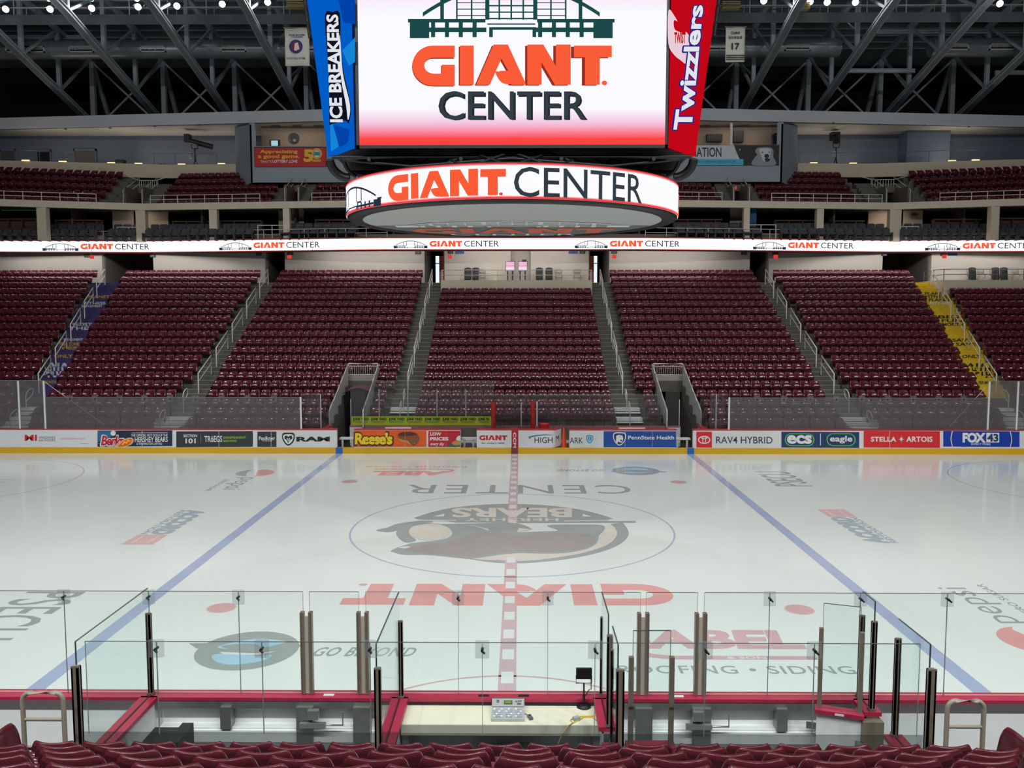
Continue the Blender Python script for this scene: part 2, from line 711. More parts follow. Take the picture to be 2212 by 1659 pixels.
def arch_logo(d, x0, y0, x1, y1, m, fine=True):
    """line drawing of the arena's front: vaulted roof over two side wings (box 448 x 130, y down)"""
    sx, sy = (x1 - x0) / 448, (y1 - y0) / 130
    q = lambda p: [(x0 + a * sx, y0 + b * sy) for a, b in p]
    top = [(x, 28 - 26 * (1 - ((x - 224) / 192) ** 2) + 34 * (abs(x - 224) / 192) ** 2 * 0) for x in range(32, 417, 16)]
    arc = [(x, 8 + 66 * ((x - 224) / 192) ** 2) for x in range(32, 417, 16)]
    d.shape(q(arc + [(x, y + 9) for x, y in reversed(arc)]), m)
    for a, b in ((0, 168), (280, 448)):
        d.shape(q([(a, 88), (b, 88), (b, 96), (a, 96)]), m)
    d.shape(q([(4, 96), (46, 96), (46, 130), (4, 130)]), m)
    d.shape(q([(402, 96), (444, 96), (444, 130), (402, 130)]), m)
    for a, b in ((46, 170), (278, 402)):
        d.shape(q([(a, 107), (b, 107), (b, 117), (a, 117)]), m)
        for x in range(a + 4, b, 30):
            d.shape(q([(x, 96), (x + 9, 96), (x + 9, 128), (x, 128)]), m)
    d.shape(q([(176, 106), (278, 106), (278, 112), (176, 112)]), m)
    d.shape(q([(176, 112), (184, 112), (184, 128), (176, 128)]), m)
    d.shape(q([(270, 112), (278, 112), (278, 128), (270, 128)]), m)
    if fine:
        for x in (106, 138, 172, 198, 224, 250, 276, 310, 342):
            wd = 9 if x in (172, 276) else 3.5
            d.shape(q([(x - wd / 2, 12 + 66 * ((x - 224) / 192) ** 2), (x + wd / 2, 12 + 66 * ((x - 224) / 192) ** 2), (x + wd / 2, 90), (x - wd / 2, 90)]), m)
        for x in (74, 374):
            d.shape(q([(x - 4, 32 + 8), (x + 4, 32 + 8), (x + 4, 90), (x - 4, 90)]), m)
        for y in (44, 58, 72, 86, 98):
            d.shape(q([(172, y), (276, y), (276, y + 3), (172, y + 3)]), m)
        for y in (52, 66, 80):
            d.shape(q([(106, y), (172, y), (172, y + 2), (106, y + 2)]), m)
            d.shape(q([(276, y), (342, y), (342, y + 2), (276, y + 2)]), m)
    else:
        for x in (130, 172, 276, 318):
            d.shape(q([(x - 3, 14 + 66 * ((x - 224) / 192) ** 2), (x + 3, 14 + 66 * ((x - 224) / 192) ** 2), (x + 3, 90), (x - 3, 90)]), m)

# ================================================================== the setting
# ------------------------------------------------------------------ ground and ice
mb = MB()
mb.box(-46, -40, -0.5, 46, 50, -0.03)
struct(mb, 'floor', M('arena floor', (92, 92, 92), 0.8, noise=0.08, scale=0.5))

W2 = 12.954                                            # half the rink's width
ICEM = M('ice', (229, 235, 232), 0.14, noise=0.018, scale=0.25, spec=0.42)


def paint(name, rgb):
    return M(name, rgb, 0.14, spec=0.42, noise=0.04, scale=1.5)


I_BLUE = paint('faded blue line paint', (170, 183, 212))
I_RED = paint('faded red line paint', (210, 184, 188))
I_GIANT = paint('faded red letters', (228, 166, 163))
I_GREY = paint('faded grey letters', (164, 172, 169))
I_RING = paint('faded pale blue ring', (172, 194, 216))
I_DARK = paint('faded emblem grey', (164, 172, 170))
I_BEAR = paint('faded emblem brown', (167, 161, 160))
I_CREAM = paint('faded emblem cream', (222, 216, 206))
I_WHITE = paint('faded white blocks', (226, 231, 230))
I_SPOT = paint('faded red spot', (216, 176, 177))
I_ABEL = paint('faded dusty red letters', (214, 178, 181))
I_ICEB = paint('faded light blue', (176, 210, 230))
I_STEEL = paint('faded steel blue letters', (176, 190, 200))
I_PINK = paint('faded pink block', (230, 192, 192))
I_THIN = paint('faded thin red line', (204, 190, 190))

mb = MB()
mb.box(-29, -W2, -0.03, 29, W2, 0.0)
ice = struct(mb, 'ice_surface', ICEM)
ice['kind'] = 'structure'


def frame(cx, cy, dx, dy, ux, uy):
    """drawing laid on the ice: x runs along (dx,dy), y down against (ux,uy)"""
    return lambda a, b, h: (cx + a * dx - b * ux, cy + a * dy - b * uy, 0.0008 + h * 0.4)


FWD = frame(0, 0, 1, 0, 0, 1)
BACK = frame(0, 0, -1, 0, 0, -1)
for sx in (-1, 1):
    Decal(FWD).rect(sx * 7.70 - 0.15, -W2, sx * 7.70 + 0.15, W2, I_BLUE).build('blue_line', ice)
d = Decal(FWD).rect(-0.15, -W2, 0.15, W2, I_RED)
d.up()
yy = -W2 + 0.25
while yy < W2 - 0.5:
    d.rect(-0.105, yy, 0.105, yy + 0.46, I_WHITE)
    yy += 0.98
d.build('centre_line', ice)
d = Decal(FWD).shape([ell(0, 0, 4.60, 4.60, 96), ell(0, 0, 4.545, 4.545, 96)], I_RING)
d.build('centre_circle', ice)
for sx in (-1, 1):
    for sy in (-1, 1):
        d = Decal(FWD).shape([ell(sx * 6.01, sy * 6.706, 0.30, 0.30, 28)], I_SPOT)
        d.up().shape([ell(sx * 6.01, sy * 6.706, 0.305, 0.305, 28), ell(sx * 6.01, sy * 6.706, 0.275, 0.275, 28)], I_PINK)
        d.build('faceoff_spot', ice)
        d = Decal(FWD).shape([ell(sx * 20.9, sy * 6.706, 4.60, 4.60, 72), ell(sx * 20.9, sy * 6.706, 4.55, 4.55, 72)], I_THIN)
        for a, b in ((-1, 1), (1, 1)):
            d.rect(sx * 20.9 - 1.8 * a - 0.6, sy * 6.706 + 0.25 * b, sx * 20.9 - 1.8 * a + 0.6, sy * 6.706 + 0.25 * b + 0.05, I_THIN)
            d.rect(sx * 20.9 - 1.8 * a - 0.6, sy * 6.706 - 0.30 * b, sx * 20.9 - 1.8 * a + 0.6, sy * 6.706 - 0.30 * b + 0.05, I_THIN)
        d.build('end_circle', ice)
d = Decal(FWD).shape(ell(0, W2, 2.98, 2.98, 40, PI, 2 * PI) + ell(0, W2, 2.93, 2.93, 40, 2 * PI, PI), I_SPOT)
d.build('crease_arc', ice)
# the arena's name, turned to be read from the far side
d = Decal(BACK)
giant(d, -3.56, -6.52, 3.6, -5.06, I_GIANT, I_WHITE, I_SPOT)
d.build('painted_lettering', ice)
d = Decal(BACK).text('CENTER', -4.1, 4.66, 3.78, 6.12, I_GREY, 0.0, 0, 1.15)
d.build('painted_lettering', ice)
# round team emblem at centre ice
d = Decal(onice(700, 970, 2.765), 0.0012)
d.shape(smooth([(535, 412), (640, 378), (760, 352), (900, 336), (1060, 328), (1220, 330), (1380, 341), (1520, 360), (1640, 388), (1728, 416)], 4, False) +
        [(1690, 424), (1500, 428), (1435, 440), (790, 440), (700, 428), (560, 420)], I_DARK)
d.shape([(1150, 431), (1862, 430), (1862, 441), (1150, 443)], I_DARK)
d.shape(smooth([(310, 486), (380, 468), (440, 446), (560, 430), (640, 430), (640, 440), (520, 447), (470, 478), (385, 497)], 4), I_DARK)
d.shape([smooth([(1785, 440), (1812, 478), (1818, 515), (1780, 560), (1680, 607), (1520, 646), (1340, 671), (1150, 683), (1000, 677), (860, 656)], 4, False) +
        smooth([(930, 652), (1100, 668), (1250, 664), (1400, 647), (1560, 617), (1680, 577), (1735, 535), (1748, 492), (1712, 448)], 4, False)], I_DARK)
d.up()
d.shape(smooth([(1690, 455), (1738, 470), (1735, 530), (1665, 580), (1540, 620), (1360, 652), (1150, 664), (1000, 664), (880, 654), (1010, 636), (1150, 624), (1440, 618), (1600, 586), (1630, 545), (1655, 510)], 4), I_CREAM)
d.shape(smooth([(430, 505), (460, 470), (520, 446), (620, 443), (700, 450), (560, 455), (512, 480), (515, 515), (550, 545), (500, 560), (460, 545)], 4), I_DARK)
d.up()
d.shape(smooth([(400, 607), (450, 585), (540, 560), (650, 550), (735, 533), (765, 503), (735, 480), (600, 455), (760, 448), (950, 444), (1060, 440), (1165, 446), (1240, 480), (1160, 498),
                (1300, 492), (1400, 487), (1330, 456), (1520, 452), (1660, 455), (1676, 480), (1645, 515), (1636, 548), (1610, 578), (1550, 602), (1440, 622), (1290, 625), (1140, 622), (1000, 640),
                (880, 656), (790, 650), (700, 640), (600, 632), (480, 632), (412, 616)], 3), I_DARK)
d.up()
d.shape(smooth([(480, 600), (600, 572), (760, 550), (850, 520), (960, 500), (1060, 500), (1120, 520), (1240, 510), (1400, 500), (1560, 510), (1625, 525), (1600, 572), (1440, 610), (1290, 614), (1140, 612), (1000, 628), (880, 642), (700, 628), (560, 618)], 3), I_BEAR)
d.shape(ell(636, 497, 126, 50, 30), I_CREAM)
d.shape([(985, 490), (930, 470), (860, 452), (980, 476)], I_CREAM)
d.shape([(1165, 470), (1240, 482), (1150, 499)], I_CREAM)
d.shape([(560, 424), (790, 424), (790, 430), (560, 431)], I_CREAM)
d.shape([(1435, 428), (1700, 424), (1700, 430), (1435, 434)], I_CREAM)
d.shape(smooth([(445, 590), (475, 583), (515, 584), (490, 594)], 3), I_WHITE)
d.shape([(655, 403), (720, 386), (715, 404)], I_WHITE)
d.shape([(1600, 405), (1545, 388), (1545, 405)], I_WHITE)
d.build('round_team_emblem', ice)
EB = onice(700, 970, 2.765)
EBR = lambda x, y, h: EB(1125 - (x - 1125), 384 - (y - 384), h)
d = Decal(EBR, 0.0012)
d.n = 5
d.text('BEARS', 770, 358, 1490, 416, I_CREAM, 0.035)
d.text('HERSHEY', 850, 336, 1410, 355, I_CREAM, 0.02, 0, 1.1)
d.build('painted_lettering', ice)
# round winged badge, twice, one turned about the rink's middle
for fn in (FWD, BACK):
    d = Decal(fn)
    d.shape(ell(-4.76, 8.92, 0.92, 0.90, 40), I_GREY)
    d.shape([(-5.72, 8.86), (-5.95, 8.62), (-5.5, 8.60), (-4.0, 8.72), (-3.75, 8.62), (-3.95, 8.95)], I_GREY)
    d.up().shape(smooth([(-5.35, 8.80), (-5.0, 8.92), (-4.6, 8.86), (-4.2, 8.62), (-4.2, 8.50), (-4.7, 8.38), (-5.1, 8.55)], 4), I_ICEB)
    d.shape(smooth([(-5.3, 9.15), (-4.9, 9.05), (-4.5, 9.2), (-4.25, 9.15), (-4.35, 9.42), (-4.8, 9.58), (-5.15, 9.45)], 4), I_ICEB)
    d.up().shape(smooth([(-5.3, 8.76), (-4.8, 8.62), (-4.5, 8.82), (-4.3, 9.0), (-4.8, 9.02)], 4), I_GREY)
    d.shape([(-5.25, 9.02), (-4.6, 9.08), (-4.2, 8.98), (-4.5, 9.16), (-5.1, 9.14)], I_WHITE)
    d.build('round_winged_badge', ice)
    d = Decal(fn).text('GO BEYOND', -3.55, 8.78, -1.72, 9.2, I_GREY, 0.02, 0.2, 1.1)
    d.build('painted_lettering', ice)
    d = Decal(fn)
    d.text('ABEL', 2.55, 7.88, 5.45, 8.78, I_ABEL if fn is FWD else I_GIANT, 0.05, 0.12)
    d.shape(smooth([(2.66, 8.4), (2.42, 8.7), (2.34, 8.95), (2.5, 9.18), (3.0, 9.28), (3.0, 9.14), (2.62, 9.04), (2.5, 8.88), (2.6, 8.62)], 4), I_ABEL)
    d.rect(2.95, 9.12, 5.5, 9.28, I_ABEL)
    d.up().text('& SON', 3.9, 9.15, 4.6, 9.26, I_WHITE, 0.02)
    d.n = 1
    d.text('ROOFING • SIDING', 1.9, 9.55, 5.97, 9.88, I_GREY if fn is FWD else I_THIN, 0.01, 0.0, 1.1)
    d.build('painted_lettering', ice)
# lettering along the blue lines (each once on either side of centre, half a turn apart)
for cx, cy, s in ((10.0, 7.38, 1), (-10.0, -7.1, -1)):
    d = Decal(frame(cx, cy, 0, s, -s, 0)).text('PSECU', -1.4, -0.66, 1.4, 0.66, I_GREY, 0.005)
    d.build('painted_lettering', ice)
for cx, cy, s in ((9.97, 0.4, 1), (-9.97, 0.15, -1)):
    fr = frame(cx, cy, 0, s, -s, 0)
    d = Decal(fr)
    d.text('ACCORD', -1.95, -0.42, 0.92, 0.14, I_STEEL, 0.085, 0.1)
    d.text('RESTORATION', -1.95, 0.2, 0.92, 0.40, I_STEEL, 0.03, 0.1)
    d.rect(1.0, -0.42, 2.0, 0.42, I_PINK)
    d.up().rect(1.12, 0.18, 1.88, 0.22, I_WHITE).rect(1.12, -0.24, 1.88, -0.20, I_WHITE)
    d.build('painted_lettering', ice)
for cx, cy, s in ((9.98, -7.2, 1), (-9.98, 7.2, -1)):
    fr = frame(cx, cy, 0, s, -s, 0)
    d = Decal(fr)
    d.text('pepsi', -0.25, -0.42, 1.95, 0.42, I_GREY, -0.004)
    d.text('ZERO SUGAR', 0.1, 0.55, 2.2, 0.72, I_GREY, 0.01)
    c = (-1.15, 0.0)
    r = 0.72
    d.shape(ell(c[0], c[1], r, r, 30, PI * 1.05, PI * 1.95) + [(c[0] + 0.55, c[1] - 0.2), (c[0], c[1] - 0.05), (c[0] - 0.5, c[1] + 0.05)], I_GIANT)
    d.shape(ell(c[0], c[1], r, r, 30, PI * 0.05, PI * 0.9) + [(c[0] - 0.4, c[1] + 0.35), (c[0] + 0.1, c[1] + 0.3)], I_STEEL)
    d.build('painted_badge', ice)

# ------------------------------------------------------------------ lower stand: concrete terraces, measured row by row
ZT = {-1: 1.02, 0: 1.39, 1: 1.76, 2: 2.09, 3: 2.45, 4: 2.83, 5: 3.20, 6: 3.58, 7: 3.97, 8: 4.37, 9: 4.78, 10: 5.18, 11: 5.60, 12: 6.02, 13: 6.45, 14: 6.88, 15: 7.29, 16: 7.69,
      17: 8.10, 18: 8.50, 19: 8.92}
BH = 0.84                                              # floor to the top of a seat back


def YR(i):
    return 15.3 + 0.865 * (i - 1)


def FL(i):
    return ZT[i] - BH


def aisle_out(i):
    return 22.87 + 0.152 * (i - 4), 24.11 + 0.189 * (i - 4)


TUN = (6.95, 8.5)
mb = MB()
for i in range(-1, 20):
    y0, y1 = YR(i) - 0.62, YR(i) + 0.26
    f = FL(i)
    zb = min(f - 0.55, FL(max(i - 1, -1)) - 0.15)
    if i <= 0:
        iv = [(-36, -8.62), (8.62, 36)]
    elif i <= 5:
        iv = [(-36, -TUN[1]), (-TUN[0], TUN[0]), (TUN[1], 36)]
    else:
        iv = [(-36, 36)]
    for a, b in iv:
        mb.box(a, y0, zb, b, y1, f)
    # two steps per row in each aisle
    lo = FL(i - 1) if i > -1 else 0.0
    o1, o2 = aisle_out(i)
    for a, b in (((-16.28, -15.12), (15.12, 16.28)) if i > -1 else ()) + (((-5.97, -4.66), (4.66, 5.97)) if i > 1 else ()):
        mb.box(a, y0 - 0.42, lo - 0.02, b, y0 + 0.0, (lo + f) / 2)
struct(mb, 'terrace', CONCD)
NOSE = M('pale stair nosing', (150, 148, 138), 0.8)
mb = MB()
for i in range(2, 20):
    y0 = YR(i) - 0.62
    lo, f = FL(i - 1), FL(i)
    for a, b in ((-16.28, -15.12), (15.12, 16.28), (-5.97, -4.66), (4.66, 5.97)):
        mb.box(a, y0 - 0.425, (lo + f) / 2 - 0.02, b, y0 - 0.36, (lo + f) / 2 + 0.004)
        mb.box(a, y0 - 0.005, f - 0.02, b, y0 + 0.05, f + 0.004)
struct(mb, 'trim_stair_nosings', NOSE)

# painted stair flights: purple at one end, yellow at the other
PURP = M('purple stair paint', (72, 58, 112), 0.6, noise=0.08)
YELL = M('yellow stair paint', (224, 190, 40), 0.6, noise=0.05)
PALE = M('white stair paint', (238, 244, 240), 0.6)


def flight(sx, r0, r1, name, mat_a, label, group=None):
    mb = MB()
    for i in range(r0, r1 + 1):
        a, b = aisle_out(i)
        y0 = YR(i) - 0.62
        lo, f = FL(i - 1), FL(i)
        x0, x1 = sorted((sx * (a + 0.04), sx * (b - 0.04)))
        mb.box(x0, y0 - 0.43, lo + 0.002, x1, y0 - 0.001, (lo + f) / 2 + 0.01)
        mb.box(x0, y0 - 0.012, (lo + f) / 2, x1, YR(i) - 0.18, f + 0.012)
    return mb.build(name, mat_a)


fl = flight(-1, 5, 19, 'stair_flight', PURP, '')
tag(fl, 'purple painted stair flight with white and yellow lettering between the seat blocks', 'stairs')
fr_ = flight(1, 5, 19, 'stair_flight', YELL, '')
tag(fr_, 'yellow painted stair flight with black lettering between the seat blocks', 'stairs')


def riser_text(parent, sx, i, half, body, m, bold=0.03):
    """words painted on one riser of a flight"""
    a, b = aisle_out(i)
    y0 = YR(i) - 0.62
    lo, f = FL(i - 1), FL(i)
    z0, z1, y = ((lo + 0.01, (lo + f) / 2, y0 - 0.43) if half == 0 else ((lo + f) / 2 + 0.01, f, y0 - 0.012))
    x0, x1 = sorted((sx * (a + 0.2), sx * (b - 0.2)))
    dd = Decal(lambda x, v, h: (x, y - h, -v))
    dd.text(body, x0, -z1 + 0.01, x1, -z0 - 0.01, m, bold)
    dd.build('painted_lettering', parent)


TW = M('white stair letters', (226, 226, 232), 0.6)
TY = M('yellow stair letters', (214, 176, 60), 0.6)
TB = M('black stair letters', (52, 44, 40), 0.6)
for i, hf, body, m in ((17, 1, 'PLANET', TY), (16, 1, 'FITNESS', TW), (16, 0, 'JUDGEMENT', TW), (13, 1, 'WELCOME TO', TW), (13, 0, 'THE', TW), (11, 1, 'JUDGEMENT', TW), (11, 0, 'FREE ZONE', TY),
                       (10, 1, 'YES', TY), (9, 1, 'ONLY', TY), (6, 1, 'PER MONTH', TY)):
    riser_text(fl, -1, i, hf, body, m)
for i, hf, body, m in ((18, 0, 'PLANET', TB), (17, 1, 'FITNESS', TB), (17, 0, 'PLANET', TB), (16, 1, 'FITNESS', TW), (14, 1, 'BIG', TB), (14, 0, 'FUN', TB), (13, 1, 'MONTH', TB), (11, 1, 'SAVE', TB), (11, 0, 'SAVE', TB),
                       (9, 1, 'ONLY', TB), (6, 1, 'PER MONTH', TB)):
    riser_text(fr_, 1, i, hf, body, m)


def clip_band(poly, lo, hi):
    for lim, sg in ((lo, 1), (hi, -1)):
        out = []
        for a, b in zip(poly, poly[1:] + poly[:1]):
            ia, ib = (a[1] - lim) * sg >= 0, (b[1] - lim) * sg >= 0
            if ia:
                out.append(a)
            if ia != ib:
                t = (lim - a[1]) / (b[1] - a[1])
                out.append((a[0] + (b[0] - a[0]) * t, lim))
        poly = out
        if len(poly) < 3:
            return []
    return poly


def tall_text(parent, sx, bands, body, m):
    """one large word painted across several risers"""
    vs, fs = text_mesh(body, 0.035)[:2]
    mb = MB()
    n = len(bands)
    for k, (i, half) in enumerate(bands):
        a, b = aisle_out(i)
        y0 = YR(i) - 0.62
        lo, f = FL(i - 1), FL(i)
        z0, z1, y = ((lo + 0.004, (lo + f) / 2 + 0.008, y0 - 0.433) if half == 0 else ((lo + f) / 2, f + 0.01, y0 - 0.0155))
        v0, v1 = 1 - (k + 1) / n, 1 - k / n
        x0, x1 = sorted((sx * (a + 0.2), sx * (b - 0.2)))
        for fc in fs:
            p = clip_band([vs[q] for q in fc], v0, v1)
            if p:
                mb.add([(x0 + (x1 - x0) * u, y, z0 + (z1 - z0) * (v - v0) / (v1 - v0)) for u, v in p], [tuple(range(len(p)))])
    mb.build('lettering', m, parent)


tall_text(fl, -1, [(8, 1), (8, 0), (7, 1), (7, 0)], '$10', TW)
tall_text(fr_, 1, [(8, 1), (8, 0), (7, 1), (7, 0)], '$10', TB)
# lowest flights behind the glass: bare white metal steps
for sx in (-1, 1):
    for nm, a, b in (('outer', 22.1, 23.7), ('mid', 15.16, 16.9)):
        mb = MB()
        for i in range(0, 4 if nm == 'outer' else 3):
            y0 = YR(i) - 0.62
            lo, f = FL(i - 1), FL(i)
            x0, x1 = sorted((sx * a, sx * b))
            k = (3 - i) * 0.12 * sx * (0 if nm == 'outer' else 1)
            mb.box(x0 + k, y0 - 0.45, (lo + f) / 2 - 0.12, x1 + k, y0 - 0.02, (lo + f) / 2 + 0.012)
            mb.box(x0 + k, y0 - 0.03, f - 0.12, x1 + k, y0 + 0.42, f + 0.014)
        o = mb.build('metal_steps', PALE)
        tag(o, 'white metal steps behind the rink glass below the ' + ({('outer', -1): 'purple stairs', ('outer', 1): 'yellow stairs', ('mid', -1): 'bare aisle near the purple stairs',
            ('mid', 1): 'bare aisle near the yellow stairs'}[(nm, sx)]), 'steps', 'white metal steps')
    mb = MB()
    for i in range(1, 4):
        y0 = YR(i) - 0.62
        lo, f = (FL(i - 1), FL(i))
        x0, x1 = sorted((sx * 4.75, sx * 5.95))
        mb.box(x0, y0 - 0.42, (lo + f) / 2 - 0.12, x1, y0 - 0.02, (lo + f) / 2 + 0.012)
        mb.box(x0, y0 - 0.03, f - 0.12, x1, y0 + 0.42, f + 0.014)
    o = mb.build('metal_steps', PALE)
    tag(o, 'white metal steps behind the bench ' + ('with the lime green banner' if sx < 0 else 'with the blue board'), 'steps', 'white metal steps')

# ------------------------------------------------------------------ concourse wall behind the top row
YC = 31.6
mb = MB()
zc0, zc1 = FL(19) - 0.2, 10.9


def conc_panel(a, b, z0=None):
    mb.box(a, YC, zc0 if z0 is None else z0, b, YC + 0.3, zc1)


opens = [(-26.95, -23.6), (-16.32, -15.02), (-5.95, -4.65), (4.7, 6.02), (15.1, 16.34), (23.65, 26.8)]
edges = [-38] + [e for o in opens for e in o] + [38]
for k in range(0, len(edges), 2):
    if k == 6:
        conc_panel(edges[k], -0.35, 8.0)
        conc_panel(0.95, edges[k + 1], 8.0)
        mb.box(-0.35, YC + 0.5, 8.0, 0.95, YC + 0.7, zc1)
    else:
        conc_panel(edges[k], edges[k + 1])
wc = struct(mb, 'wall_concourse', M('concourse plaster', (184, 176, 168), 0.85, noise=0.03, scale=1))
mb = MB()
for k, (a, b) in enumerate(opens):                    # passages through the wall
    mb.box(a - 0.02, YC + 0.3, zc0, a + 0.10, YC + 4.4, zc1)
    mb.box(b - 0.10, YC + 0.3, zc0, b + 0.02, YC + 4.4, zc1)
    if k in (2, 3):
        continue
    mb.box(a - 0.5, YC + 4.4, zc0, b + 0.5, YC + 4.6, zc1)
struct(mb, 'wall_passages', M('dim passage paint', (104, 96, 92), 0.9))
mb = MB()
mb.box(-38, 31.0, 8.0, 38, YC + 6, zc0 + 0.02)
struct(mb, 'floor_concourse', CONCD)
# platform for wheelchair places above the middle block, and one at the right end
mb = MB()
mb.box(-4.63, 28.72, 6.9, 4.68, 31.65, 8.18)
mb.box(26.2, 28.72, 6.9, 38, 31.65, 8.18)
struct(mb, 'slab_platform', BEIGE)

# ------------------------------------------------------------------ suite level, upper deck, upper wall (bowed plan)
def bow(x, y0, k1, k2):
    """front line of an upper tier: level in the middle, bending back towards the corners, then round again"""
    a = abs(x)
    if a < 8:
        return y0
    if a < 24:
        return y0 + k1 * (a - 8) / 16
    return y0 + k1 + (k2 - k1) * (a - 24) / 10


NX = [-38, -34, -29, -24, -20, -16, -12, -8, -4, 0, 4, 8, 12, 16, 20, 24, 29, 34, 38]


def strip(mb, yf, z0, z1, depth, xs=NX, mi=0):
    """a band that follows the bowed line yf(x), z0..z1 high, going back by depth"""
    v, f = [], []
    for x in xs:
        y = yf(x)
        v += [(x, y, z0), (x, y, z1), (x, y + depth, z1), (x, y + depth, z0)]
    for i in range(len(xs) - 1):
        a, b = 4 * i, 4 * i + 4
        f += [(a, b, b + 1, a + 1), (a + 1, b + 1, b + 2, a + 2), (a + 2, b + 2, b + 3, a + 3), (a, a + 3, b + 3, b)]
    f += [(0, 1, 2, 3), (4 * len(xs) - 4, 4 * len(xs) - 1, 4 * len(xs) - 2, 4 * len(xs) - 3)]
    mb.add(v, f, mi)


RB = lambda x: bow(x, 29.0, 2.2, 1.6)
SL = lambda x: bow(x, 29.5, 1.6, -1.2)
mb = MB()
strip(mb, lambda x: RB(x) + 0.16, 10.0, 10.86, 0.2)
strip(mb, lambda x: RB(x) + 0.30, 10.4, 10.7, 8.0)
struct(mb, 'slab_suites', M('suite floor concrete', (126, 118, 112), 0.9))
mb = MB()
strip(mb, SL, 12.74, 13.16, 0.35)
strip(mb, lambda x: SL(x) + 0.35, 13.0, 13.16, 7)
slab = struct(mb, 'slab_upper_deck', BEIGE)
# columns of the suite fronts and the pale wall panels beside them
mb = MB()
colx = [(95, 115), (282, 303), (448, 465), (613, 627), (1605, 1618), (1768, 1783), (1933, 1958), (2125, 2143)]
for a, b in colx:
    xa, xb = X(a, 470, 30.4), X(b, 470, 30.4)
    y = SL((xa + xb) / 2)
    mb.box(xa, y + 0.05, 10.7, xb, y + 0.5, 12.8)
struct(mb, 'column_suite_front', BEIGE)
mb = MB()
for a, b in ((238, 282), (303, 355), (600, 614), (627, 655), (1578, 1606), (1884, 1934), (1958, 1998)):
    xa, xb = X(a, 470, 32.6), X(b, 470, 32.6)
    mb.box(xa, 32.4 + bow((xa + xb) / 2, 0, 1.6, -1.2) * 0.5, 10.7, xb, 32.6 + bow((xa + xb) / 2, 0, 1.6, -1.2) * 0.5, 13.05)
struct(mb, 'wall_suite_partitions', M('suite plaster', (176, 160, 144), 0.85))
mb = MB()
strip(mb, lambda x: 35.8, 10.6, 13.1, 0.2)
for x in (-29, -20.5, -14.4, -8, 8, 14.9, 20.6, 29):
    mb.box(x - 0.06, 32.0, 10.7, x + 0.06, 35.8, 13.0)
struct(mb, 'wall_suites', M('suite back wall', (96, 80, 76), 0.9, noise=0.2, scale=0.8))
DIM = M('suite cabinet', (40, 34, 36), 0.8)
for a, b, cc, lab in ((150, 235, 0, 'dark wall cabinet in the suite left of the big kink column'), (370, 445, 0, 'dark wall cabinet in the suite right of the kink column'),
                      (520, 600, 0, 'dark wall cabinet in the suite beside the narrow column'), (665, 752, 0, 'dark wall cabinet in the suite next to the scoreboard ring'),
                      (1455, 1560, 0, 'brown wall cabinet in the suite right of the scoreboard ring'), (1640, 1765, 0, 'dark wall cabinet in the suite with the blue wall'),
                      (1790, 1880, 0, 'dark wall cabinet in the suite below the right press box edge'), (2002, 2120, 0, 'dark wall cabinet in the suite with the framed picture'), (10, 92, 0, 'dark wall cabinet in the suite with the green light strip')):
    xa, xb = X(a, 470, 35.5), X(b, 470, 35.5)
    o = MB().box(xa, 35.3, 10.75, xb, 35.78, 12.75).box(xa + 0.3, 35.26, 11.9, xa + (xb - xa) * 0.45, 35.3, 12.6).build('wall_cabinet', DIM)
    tag(o, lab, 'cabinet', 'suite cabinets')
o = MB().box(X(1619, 470, 31.5), 31.3, 10.8, X(1632, 470, 31.5), 35.7, 12.98).build('wall_panel', M('suite blue paint', (28, 104, 160), 0.7))
tag(o, 'blue painted side panel inside a suite right of the scoreboard', 'panel')
o = MB().box(X(0, 470, 32), 32.2, 12.86, X(93, 470, 32), 32.3, 12.98).build('light_strip', EM('green strip', (20, 80, 30), 0.5))
tag(o, 'green light strip under the ceiling of the suite at the left edge', 'light strip')
# round emblem on a suite wall
d = Decal(flat(32.55 + 0.2, 1430, 340, 2.829), 0.03)
d.fn = (lambda g: (lambda x, y, h: (g(x, y, 0)[0], 32.95 - h, g(x, y, 0)[2])))(flat(32.95, 1430, 340, 2.829))
d.shape(ell(1538, 352, 36, 32, 24), M('emblem black', (40, 38, 38), 0.6))
d.up().shape([ell(1538, 352, 32, 28, 24), ell(1538, 352, 28, 24, 24)], M('emblem tan', (150, 134, 116), 0.6))
d.shape([(1514, 348), (1528, 336), (1552, 338), (1564, 350), (1552, 360), (1524, 360)], M('emblem brown', (96, 76, 62), 0.6))
d.text('BEARS', 1518, 362, 1558, 372, MATS['emblem tan'], 0.03)
o = d.build('wall_emblem')
tag(o, 'small round team emblem on the pale suite wall right of the kink column', 'emblem')
# bar ledges, rails
for a, b, lab in ((0, 92, 'at the left edge of the photo'), (117, 215, 'left of the first wall panel'), (360, 447, 'right of the kink column'), (468, 560, 'between the two narrow columns'), (680, 760, 'beside the scoreboard ring on its left'),
                  (1455, 1560, 'beside the scoreboard ring on its right'), (1680, 1768, 'in front of the blue suite'), (1800, 1880, 'between column and kink column'), (2020, 2122, 'near the framed picture'), (2146, 2212, 'at the right edge of the photo')):
    xa, xb = X(a, 466, 32.0), X(b, 466, 32.0)
    y = 31.9 + bow((xa + xb) / 2, 0, 1.4, -0.8)
    mb = MB().box(xa, y - 0.25, 12.16, xb, y + 0.25, 12.24).box(xa, y + 0.1, 11.3, xb, y + 0.16, 12.16)
    for q in range(int((xb - xa) / 0.9) + 1):
        mb.box(xa + q * 0.9, y - 0.2, 11.2, xa + q * 0.9 + 0.06, y + 0.1, 12.16)
    o = mb.build('bar_counter', BROWN)
    tag(o, 'brown bar counter behind the grey suite seats ' + lab, 'counter', 'suite bar counters')


